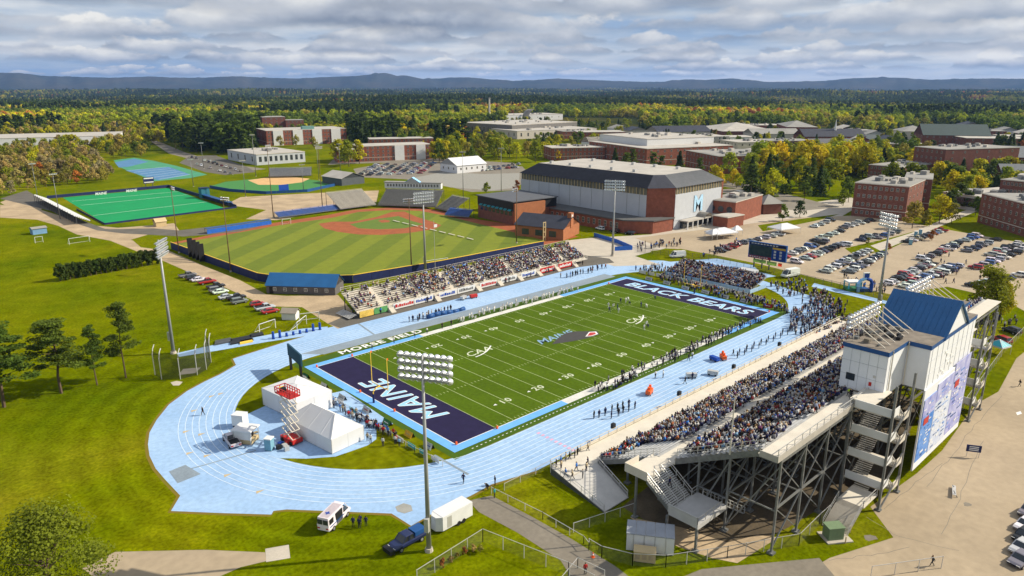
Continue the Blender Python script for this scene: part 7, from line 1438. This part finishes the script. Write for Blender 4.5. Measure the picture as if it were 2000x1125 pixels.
def row(a, b, n, heading, where, seed, skip=.06, full=False):
    """cars side by side from pixel a to pixel b"""
    rs = random.Random(seed); A, B = Vector(G2(*a)), Vector(G2(*b)); k = 0
    sl_ = MB(); h_ = Vector(heading).normalized()
    for i in range(n+1): p = A.lerp(B, (i-.5)/max(1, n-1)); strip(sl_, [tuple(p-h_*2.7), tuple(p+h_*2.7)], .12, 5.5*LV+seed*.00005)
    tag(sl_.build('stall_lines', M['white']), f'white stall lines {where}', kind='structure')
    for i in range(n):
        if rs.random() < skip: continue
        p = A.lerp(B, i/max(1, n-1)); kind, col = pick(rs); d = Vector(heading); rz = math.atan2(d.y, d.x)+rs.uniform(-.05, .05)+(math.pi if rs.random() < .3 else 0)
        car(kind, col, p, rz, f'{col} {KW[kind]}, {ordn(k)} from near end, {where}', f'cars in the row {where}', full); k += 1
# car park right
rd = (Vector(G2(1808, 518))-Vector(G2(1735, 553))).normalized(); hd = Vector((-rd.y, rd.x))
rows = [((1734, 556), (1815, 517), 14, 'behind the scoreboard side light mast'), ((1768, 562), (1852, 523), 12, 'backing onto the light mast row'), ((1612, 532), (1692, 492), 11, 'at the middle of the car park'), ((1650, 537), (1722, 498), 11, 'backing onto the middle row'), ((1532, 503), (1608, 474), 12, 'right of the video scoreboard'), ((1556, 514), (1645, 478), 12, 'backing onto the scoreboard row'), ((1408, 492), (1448, 476), 5, 'left of the video scoreboard'), ((1452, 476), (1520, 460), 6, 'behind the video scoreboard'), ((1592, 472), (1640, 453), 5, 'near the white canopy'), ((1652, 480), (1708, 462), 7, 'beside the grass island'), ((1772, 474), (1838, 452), 9, 'along the footpath'), ((1802, 508), (1862, 484), 6, 'in the right car park front'), ((1850, 483), (1908, 463), 8, 'in the right car park middle'), ((1888, 492), (1945, 470), 7, 'in the right car park back'), ((1970, 500), (2020, 482), 5, 'at the right edge of the car park'), ((1590, 444), (1622, 432), 4, 'at the car park entrance'), ((1648, 446), (1700, 432), 6, 'before the near dormitory'), ((1700, 470), (1748, 455), 5, 'under the far light mast'), ((1900, 560), (1990, 540), 5, 'behind the press box tree'), ((1830, 540), (1870, 522), 5, 'behind the floodlight rack'), ((1935, 500), (1990, 478), 8, 'in the rightmost block of the car park'), ((1905, 525), (1960, 505), 6, 'at the lower right of the car park')]
for i, (a, b, n, w) in enumerate(rows): row(a, b, n, hd, w, 40+i)
# upper lot and side lot (tiny)
ud = (Vector(G2(840, 322))-Vector(G2(790, 346))).normalized()
for i in range(7): row((700+i*20, 344-i*.8), (738+i*18, 322-i*.4), 13, (-ud.y, ud.x), f"{ordn(i)} from the left in the upper lot", 80+i, .1)
row((870, 333), (900, 322), 6, (-ud.y, ud.x), 'beside the white fabric hall', 95); row((940, 334), (1008, 328), 9, (0, 1), 'behind the gravel court', 96); row((946, 329), (1012, 322), 8, (0, 1), 'at the back of the gravel court', 97)
row((385, 322), (450, 340), 8, (.3, .9), 'beside the tennis courts', 98); row((400, 315), (470, 335), 9, (.3, .9), 'opposite the tennis courts', 99); row((375, 308), (420, 318), 6, (.3, .9), 'at the head of the tennis lot', 100)
row((10, 256), (220, 250), 22, (.3, .9), 'in the far lot behind the white hall', 101)
# cars parked on the left lawn
lc = [((367, 541), 'pickup', 'grey'), ((378, 546), 'suv', 'black'), ((389, 549), 'sedan', 'white'), ((405, 554), 'pickup', 'red'), ((422, 563), 'pickup', 'black'), ((424, 570), 'suv', 'grey'), ((431, 573), 'sedan', 'white'), ((443, 583), 'sedan', 'silver'), ((462, 585), 'pickup', 'black'), ((468, 592), 'suv', 'grey'), ((503, 597), 'hatch', 'red'), ((518, 605), 'pickup', 'silver'), ((528, 611), 'sedan', 'red')]
for i, (p, k, c) in enumerate(lc): car(k, c, G2(*p), R(-4)+random.uniform(-.06, .06), f'{c} {KW[k]} parked on the left lawn, {ordn(i)} from the hedge', 'cars parked on the left lawn', True)
# cars at the right edge near the road
for i, (p, k, c) in enumerate([((1994, 1098), 'sedan', 'grey'), ((1996, 1074), 'sedan', 'silver'), ((2000, 1052), 'hatch', 'black'), ((2004, 1030), 'sedan', 'white'), ((2012, 1004), 'suv', 'grey')]): car(k, c, G2(*p), R(168), f'{c} {KW[k]} cut by the right edge beside the road, {ordn(i)} from the bottom', 'cars at the right edge', True)
car('suv', 'red', G2(1955, 668), R(60), 'red car under the trees behind the press box', None, True); car('suv', 'black', G2(1975, 650), R(60), 'black car behind the red one near the press box', None, True)
for i, (p, c) in enumerate([((1172, 449), 'white'), ((1200, 454), 'black'), ((1230, 458), 'black')]): car('suv', c, G2(*p), R(80+10*i), f'{c} suv parked before the gym wing, {ordn(i)} from the left', 'cars before the gym wing', True)
car('sedan', 'white', G2(1325, 497), R(40), 'white van-like car on the verge beside the blue path', None, True); car('van', 'white', G2(1323, 503), R(150), 'white van on the grass verge by the plaza', None, True)
# foreground vehicles
car('pickup', 'silver', G2(453, 866), math.atan2(G(440, 846).y-G(466, 880).y, G(440, 846).x-G(466, 880).x), 'silver pickup truck parked on the track beside the food stall', None, True)
amb = car('van', 'white', G2(654, 1020), R(28), 'white ambulance van parked on the lawn by the track', None, True, cat='ambulance')
for s in (-1, 1): MB().box(-2.6, 1.0, s*1.005-.01, s*1.005+.01, .95, 1.1).build('stripe', M['trimb'], amb)
MB().box(-1.9, -1.2, -.12, .12, 2.455, 2.47).build('roof_mark', M['bluep'], amb); MB().box(-1.67, -1.43, -.35, .35, 2.472, 2.48).build('roof_mark', M['bluep'], amb)
for y in (-.45, .45): MB().box(-2.92, -2.86, y-.38, y+.38, 1.45, 2.15).build('rear_window', M['glass'], amb)
MB().box(-2.6, -1.6, -.93, -.90, 1.3, 2.1).build('open_door', M['black'], amb); MB().box(-1., .6, -1.0, -.86, .5, 2.2).build('open_door', M['black'], amb)
tk = car('pickup', 'navy', G2(797, 1062), R(180), 'navy pickup truck with a plough frame towing the white trailer', None, True)
MB().box(2.8, 3.5, -.9, .9, .3, .9).build('plough_frame', M['black'], tk); tk.rotation_euler = (0, 0, R(182)); MB().box(-2.5, -.7, -.8, .8, 1.14, 1.75).build('bed_cap', M['trimb'], tk)
tl = thing('enclosed_trailer', 'white enclosed two-axle trailer behind the navy pickup', 'trailer', (*G2(882, 1022), 0), R(2)); MB().add(*loft([[(-3.0, -1.15, .45), (-3.0, 1.15, .45), (-3.0, 1.15, 2.6), (-3., -1.15, 2.6)], [(2.5, -1.15, .45), (2.5, 1.15, .45), (2.5, 1.15, 2.6), (2.5, -1.15, 2.6)], [(3.3, -.5, .5), (3.3, .5, .5), (3.2, .5, 2.55), (3.2, -.5, 2.55)]])).build('body', M['whiteb'], tl); tl.rotation_euler = (0, 0, R(182))
MB().box(-2.95, 2.5, -1.12, 1.12, 2.6, 2.64).build('roof', M['tent'], tl); MB().beam((3.2, 0, .45), (4.6, 0, .45), .1).build('tow_bar', M['black'], tl); MB().box(.9, 1.7, 1.15, 1.17, .6, 2.3).build('side_door', M['alu'], tl)
for x in (-.9, 0.0):
    for s in (-1, 1): link('wheel', KITS['suv']['wheel'], tl, (x-.4, s*1.05, .36))
# motorhome-like support trailers and inflatable near the far corner
wt = car('van', 'white', G2(1543, 541), R(165), 'white support van beside the far end of the track', None, True)
wt.scale = (1.15, 1.15, 1.15)
inf = thing('inflatable_slide', 'blue and white inflatable arch on the grass behind the far corner', 'inflatable', (*G2(1688, 570), 0), R(-40))
for s in (-1, 1): mb = MB(); mb.tube([(s*2, 0, 0), (s*2.1, 0, 2.4), (s*1.6, 0, 3.6), (0, 0, 4.2)], .5, 8); mb.build('arch_tube', M['bluep'] if s > 0 else M['sky'], inf)
MB().box(-1.6, 1.6, .2, 2.6, 0, .9).build('base', M['trimb'], inf); MB().box(-.9, .9, -.3, .3, 4.2, 6.).build('crest', M['whiteb'], inf); MB().box(-.7, .7, -.33, -.31, 4.5, 5.7).build('crest_print', M['bluep'], inf)
inb = thing('inflatable_booth', 'small teal and white game booth beside the inflatable arch', 'booth', (*G2(1664, 566), 0), R(-40)); MB().box(-2, 2, -1.5, 1.5, 0, .8).build('base', M['green'], inb); MB().box(-2.1, 2.1, -1.6, 1.6, 2.5, 2.9).build('roof', M['whiteb'], inb)
for x in (-1.9, 1.9):
    for y in (-1.4, 1.4): MB().beam((x, y, .8), (x, y, 2.5), .3).build('post', M['teal'], inb)
for (px_, a, lb) in [((1408, 464), 5.5, 'white canopy tent in the plaza nearest the scoreboard'), ((1395, 467), 3., 'small white canopy tent left of the plaza one'), ((1530, 455), 5.5, 'white canopy tent at the car park entrance'), ((1438, 460), 2, 'tiny white canopy behind the plaza tents')]:
    hip_tent(Vector(G2(*px_)), (1, -.3), a, a*.7, 2.5, 4.2, a*.3, lb, open_=True, name='canopy_tent')
hip_tent(Vector(G2(1948, 690)), (1, -.3), 1.8, 1.8, 2.2, 3.4, .1, 'small teal canopy tent behind the press box', open_=True, name='canopy_tent')
bpy.data.objects['canopy_tent.004'].children[0].data.materials[0] = M['teal']
for i, px_ in enumerate([(1788, 462), (1797, 458), (1778, 478)]): potty(G2(*px_), R(20), f'portable toilet on the car park footpath, {ordn(i)} of three')
# ================================================================== people
CNT = [0]
def person(p, rz, pose, pal, label, group=None, z=0., var=None, h=1., mesh=None):
    o = link('person', mesh or pm(pose, pal, random.randrange(2) if var is None else var), None, (p[0], p[1], z), rz, h*random.uniform(.95, 1.06)); CNT[0] += 1; return tag(o, label, 'person', group)
def crew(pts, rz, poses, pals, where, group, seed, z=0., jit=.4, mesh=None):
    rs = random.Random(seed)
    for i, p in enumerate(pts):
        pal = rs.choice(pals); pose = rs.choice(poses); person(p, rz+rs.uniform(-jit, jit), pose, pal, f"{dict(stand='standing', walk='walking', crouch='crouching', sit='seated', cheer='arms-raised')[pose]} person in {pal}, {ordn(i)} {where}", group, z, mesh=mesh and mesh(rs))
NY = math.pi/2
rs = random.Random(11)
# home sideline squad
hx = sorted([rs.gauss(0, 1)*9+x for x in (38, 52, 62, 70, 75) for _ in range(20)]); crew([(max(15, min(90, x)), rs.uniform(-3.2, -.4)) for x in hx], NY, ['stand', 'stand', 'walk'], ['navy', 'navy', 'black', 'white', 'grey'], 'from near end of the home sideline squad', 'home squad on the near sideline', 12)
crew([(x, rs.uniform(-4.2, -2.4)) for x in np.linspace(27, 37, 22)], NY, ['stand', 'sit'], ['navy', 'black', 'white'], 'from the near end of the home bench line', 'home bench players', 13)
# officials on the far sideline
crew([(x, fy1+1.2+rs.uniform(-.3, .6)) for x in (6, 12, 18, 22, 27, 30)], -NY, ['stand'], ['white', 'black'], 'on the far sideline before the visiting squad', 'officials on the far sideline', 15)
# players on the field
pts = [G2(*p) for p in [(1188, 602), (1190, 610), (1197, 600), (1206, 605), (1208, 612), (1212, 592), (1227, 588), (1230, 595), (1222, 592), (1252, 600), (1263, 601), (1280, 584), (1262, 636), (1266, 640), (1258, 645)]]
crew(pts[::2], 0, ['walk', 'crouch'], ['white'], 'white shirted player from the left', 'white players on the field', 16, mesh=away, jit=1.5); crew(pts[1::2], 3.1, ['walk', 'crouch'], ['navy'], 'navy shirted player from the left', 'navy players on the field', 17, mesh=home, jit=1.5)
# band and cheer squad on the track
crew([G2(*p) for p in [(1160, 818), (1170, 816), (1182, 812), (1194, 818), (1195, 806), (1206, 803), (1208, 813), (1216, 798), (1217, 807), (1228, 795), (1228, 804), (1240, 799)]], NY, ['stand'], ['black', 'navy'], 'of the two band lines on the near track', 'band lines on the near track', 18)
crew([G2(1440+i*14+j*4, 700-i*6.5-j*7) for i in range(16) for j in range(2)], NY, ['stand'], ['black', 'navy'], 'in the double band line near the far bend', 'double band line at the far bend', 19)
crew([G2(*p) for p in [(1280, 738), (1295, 738), (1352, 700), (1318, 708), (1338, 750), (1345, 705), (1432, 695), (1312, 702), (1352, 742)]], NY, ['stand', 'walk'], ['navy', 'black', 'white'], 'among the equipment on the near track', 'people on the near track', 20)
# near end zone spectators
ez = []
for i in range(52): a = rs.random(); ez.append(G2(612+a*165+rs.uniform(-6, 6), 768+a*92+rs.uniform(-2, 10)))
crew(sorted(ez), .3, ['stand', 'stand', 'walk'], ['navy', 'white', 'blue', 'grey', 'black', 'khaki', 'red'], 'in the crowd behind the near end zone fence', 'crowd behind the near end zone', 23, jit=.9)
crew([G2(*p) for p in [(718, 862), (724, 866), (748, 872), (772, 868), (780, 872)]], .3, ['stand'], ['white', 'skyblue', 'khaki'], 'on the grass before the long tent', 'people on the grass by the tent', 24)
# singles in the foreground
person(G2(397, 811), 2.2, 'walk', 'black', 'person in black walking alone across the track bend'); person(G2(905, 944), .4, 'walk', 'navy', 'person in navy walking on the track by the goal end'); person(G2(966, 972), 2.6, 'stand', 'teal', 'person in teal standing where the path meets the track'); person(G2(967, 948), 2.6, 'stand', 'black', 'person in black at the edge of the track by the path'); person(G2(953, 956), 2.6, 'crouch', 'black', 'person crouching in black at the end of the track'); person(G2(1820, 1106), 2.2, 'walk', 'black', 'person in black walking on the road at the bottom'); person(G2(1991, 755), 2.2, 'walk', 'black', 'person in black on the road at the right edge'); person(G2(1143, 1122), 1., 'stand', 'red', 'person in red at the gate at the bottom')
crew([G2(*p) for p in [(690, 1030), (702, 1032), (715, 1028), (704, 1026)]], 1., ['stand'], ['black', 'navy'], 'of the four beside the ambulance', 'people beside the ambulance', 25)
crew([(x, y) for x, y in [(-3.8, -18.6), (-3.5, -19.4), (-2.6, -18.5), (-1.2, -18.3), (-.4, -18.4), (.6, -18.6), (1.6, -18.3), (4, -18.5), (-2.2, -21.5), (-1, -22.5), (-3, -23.5), (.5, -21.5), (-4.4, -22.6), (-4.6, -21.4)]], 2., ['stand', 'walk'], ['navy', 'black', 'grey', 'blue', 'khaki'], 'of the people at the grandstand ramp', 'people at the grandstand ramp', 26, z=1.1)
person((-1.6, -38.2), 4.7, 'walk', 'navy', 'person walking down the grandstand stairs', z=5.4); person((25.6, -50.9), 3., 'stand', 'black', 'person in black on the rear walkway by the press box', z=zub+.25); person((27, -50.2), 3., 'sit', 'lime', 'person in a lime vest on the rear walkway', z=zub+.25)
# near end of home stand: people built one by one
def seat_pos(S_, x, i): return (x, S_['y0']+S_['dy']*(i+.45) if S_['dy'] < 0 else S_['y0']+S_['dy']*(i+.45), S_['z0']+S_['dz']*i)
PALK = ['navy', 'black', 'white', 'blue', 'grey', 'red', 'khaki', 'skyblue', 'orange', 'navy', 'black']
n_ = 0
for i in range(15):
    for x in np.arange(3.0, 8.6, .62):
        if rs.random() < .22 or n_ > 44: continue
        p = seat_pos(LOW, x, i); pal = rs.choice(PALK); n_ += 1; person(p, NY+rs.uniform(-.3, .3), 'sit', pal, f'seated fan in {pal}, lower home rows, {ordn(n_-1)} from the near front corner', 'fans at the near end of the lower home rows', p[2])
print('PEOPLE', CNT[0], 'CARS', NCAR[0])
# ---- crowd: too many to count
def crowd(name, pts, rz, stand, label):
    g = np.random.default_rng(len(pts)); n = len(pts); wt_ = np.array([4.5, 5, 3, 2, 2.4, 1.7, 2.6, 1., 1.2, 3, 2.2, 2.8, 1.4, 2.]); wt_ /= wt_.sum(); idx = g.choice(14, n, p=wt_)+np.where(g.random(n) < stand, 14, 0); s = .95+.12*g.random(n)
    kit = [bpy.data.objects.new(f'{name}_{o.name}', o.data) for o in KIT]
    o = gn_scatter(name, pts, np.asarray(rz)+g.normal(0, .35, n), np.stack([s, s, s], 1), idx, kit); tag(o, label, 'crowd', kind='stuff')
g = np.random.default_rng(9)
def fill(S_, x0, x1, dens, ais, dx=.56, keep=None):
    P = []
    for i in range(S_['n']):
        for x in np.arange(x0, x1, dx):
            if any(abs(x-a) < .75 for a in ais): continue
            d_ = dens(x, i) if callable(dens) else dens
            if g.random() < d_: P.append((x+g.normal(0, .06), S_['y0']+S_['dy']*(i+.45)+g.normal(0, .05), S_['z0']+S_['dz']*i))
    return P
low = fill(LOW, 8.8, GX1-.5, lambda x, i: .93-.12*(i > 12)-.5*max(0, mnoise.noise(Vector((x/2.6, i/2.2, 4)))-.18)*2, AIS)
up = [p for p in fill(UPR, 3.2, GX1-.5, lambda x, i: (.55 if x < 14 else .84)-(.2 if i > 13 else 0)-.5*max(0, mnoise.noise(Vector((x/2.6, i/2.2, 9)))-.12)*2, AIS) if not (p[0] > 28.3 and p[0] < 67.2 and p[1] < -47.2)]
crowd('home_crowd', low+up, np.full(len(low+up), NY), .12, 'dense crowd of fans filling the home grandstand rows')
vden = lambda x, i: (.30 if x < 33 else .42 if x < 50 else .60)*(1.0 if x > 33 else (.4+.9*(mnoise.noise(Vector((x/3, i/3, 0))) > .05)))
vp = fill(VIS, VX0+.5, VX1-.5, vden, VAIS, .6); crowd('visitor_crowd', vp, np.full(len(vp), -NY), .1, 'scattered crowd of visiting fans on the far bleachers')
sp = [(SXE+i*.8+.45+g.normal(0, .08), y, .5+i*.22) for i in range(12) for y in np.arange(13.4, 42.8, .55) if g.random() < .93]; crowd('student_crowd', sp, np.full(len(sp), math.pi), .7, 'packed crowd standing on the bleachers behind the far end zone')
PL = []
for x in np.linspace(34, 78, 60): PL.append((x+g.normal(0, .8), fy1+2.6+g.normal(0, .7), .04))
VISQ = list(PL)
PL = [(x, 60.5+g.normal(0, .4), .03) for x in np.linspace(24, 38, 14)]+[(x, 62.5+g.normal(0, .5), .03) for x in np.linspace(86, 106, 16)]
def spray(poly, n):
    W_ = [G2(*p) for p in poly]; xs = [p[0] for p in W_]; ys = [p[1] for p in W_]; k = 0
    while k < n:
        x, y = g.uniform(min(xs), max(xs)), g.uniform(min(ys), max(ys))
        if inpoly(x, y, W_): PL.append((x, y, 0.03)); k += 1
spray([(1545, 620), (1600, 585), (1640, 605), (1650, 640), (1580, 665), (1540, 648)], 190); spray([(1500, 560), (1560, 548), (1620, 590), (1570, 600)], 70); spray([(1570, 560), (1620, 575), (1660, 610), (1620, 620)], 60); spray([(1600, 640), (1690, 615), (1700, 625), (1620, 660)], 70)
spray([(1240, 528), (1300, 520), (1340, 545), (1400, 565), (1500, 590), (1480, 598), (1380, 575), (1290, 550)], 150); spray([(1240, 480), (1330, 470), (1330, 482), (1250, 492)], 45); spray([(1640, 540), (1730, 560), (1730, 575), (1640, 555)], 25); spray([(1900, 600), (1960, 590), (1990, 640), (1920, 650)], 40); spray([(1290, 545), (1500, 590), (1560, 612), (1550, 620), (1400, 580)], 70); spray([(1360, 500), (1440, 470), (1450, 480), (1380, 505)], 20); spray([(1640, 500), (1800, 470), (1980, 560), (1900, 570)], 30)
spray([(720, 606), (1130, 512), (1140, 518), (740, 614)], 70)
crowd('plaza_crowd', PL, g.random(len(PL))*6.28, 1.0, 'loose crowd of people walking around the far corner and plaza')
# ---- small gear on the tracks
for i, (px_, m_, lb) in enumerate([((1268, 770), 'orange', 'orange drink station by the home bench'), ((1412, 702), 'orange', 'orange flags and cart on the near track'), ((1395, 705), 'bluep', 'dark blue cart on the near track'), ((1392, 733), 'alu', 'grey equipment cart on the near track'), ((1350, 738), 'alu', 'pale drum stand on the near track'), ((925, 582), 'red', 'red cooler on the far track'), ((905, 585), 'alu', 'grey crate on the far track')]):
    p = G2(*px_); t = thing('equipment_cart', lb, 'cart', (*p, 0), R(20+30*i), 'sideline carts'); MB().box(-1.1, 1.1, -.5, .5, .35, 1.1).build('box', M[m_], t); MB().beam((-1.1, 0, 1.0), (-1.5, 0, 1.4), .06).build('handle', M['steeld'], t)
    for x in (-.7, .7):
        for y in (-.45, .45): MB().cyl((x, y-.06, .2), (x, y+.06, .2), .2, .2, 8).build('wheel', M['tyre'], t)
    if m_ == 'orange': MB().cyl((.4, 0, 1.1), (.4, 0, 1.9), .35, .25, 10).build('cooler', M['orange'], t); MB().cyl((-.4, 0, 1.1), (-.4, 0, 1.7), .3, .3, 10).build('cooler', M['orange'], t)
for i in range(5): p = (12+i*20, -17.3); t = thing('speaker_box', f'black loudspeaker on the grandstand front rail, {ordn(i)} from the near end', 'speaker', (*p, 2.2), 0, 'rail loudspeakers'); MB().box(-.35, .35, -.3, .3, 0, .9).build('cabinet', M['black'], t); MB().box(-.28, .28, .3, .33, .1, .8).build('grille', M['steeld'], t)
ib = thing('inflatable_tunnel', 'low dark blue inflatable tunnel lying on the far track', 'inflatable', (0, 0, 0)); mb = MB(); mb.smooth = True; mb.tube([(*G2(835+i*12, 623-i*3), .5+.3*math.sin(i)) for i in range(7)], .6, 8); mb.build('tube', M['trimb'], ib)
kit = [bpy.data.objects.new(f'v_{i}', me) for i, me in enumerate(PADS['a'])]; q_ = len(VISQ)
tag(gn_scatter('visiting_squad', VISQ, -NY+g.normal(0, .4, q_), np.ones((q_, 3)), g.integers(0, 3, q_), kit), 'white shirted visiting squad crowded along the far sideline', 'crowd', kind='stuff')
# ---- the masses of trees and the air come last
build_campus_trees(); build_forest(); build_haze()
print('PEOPLE', CNT[0], 'CARS', NCAR[0])
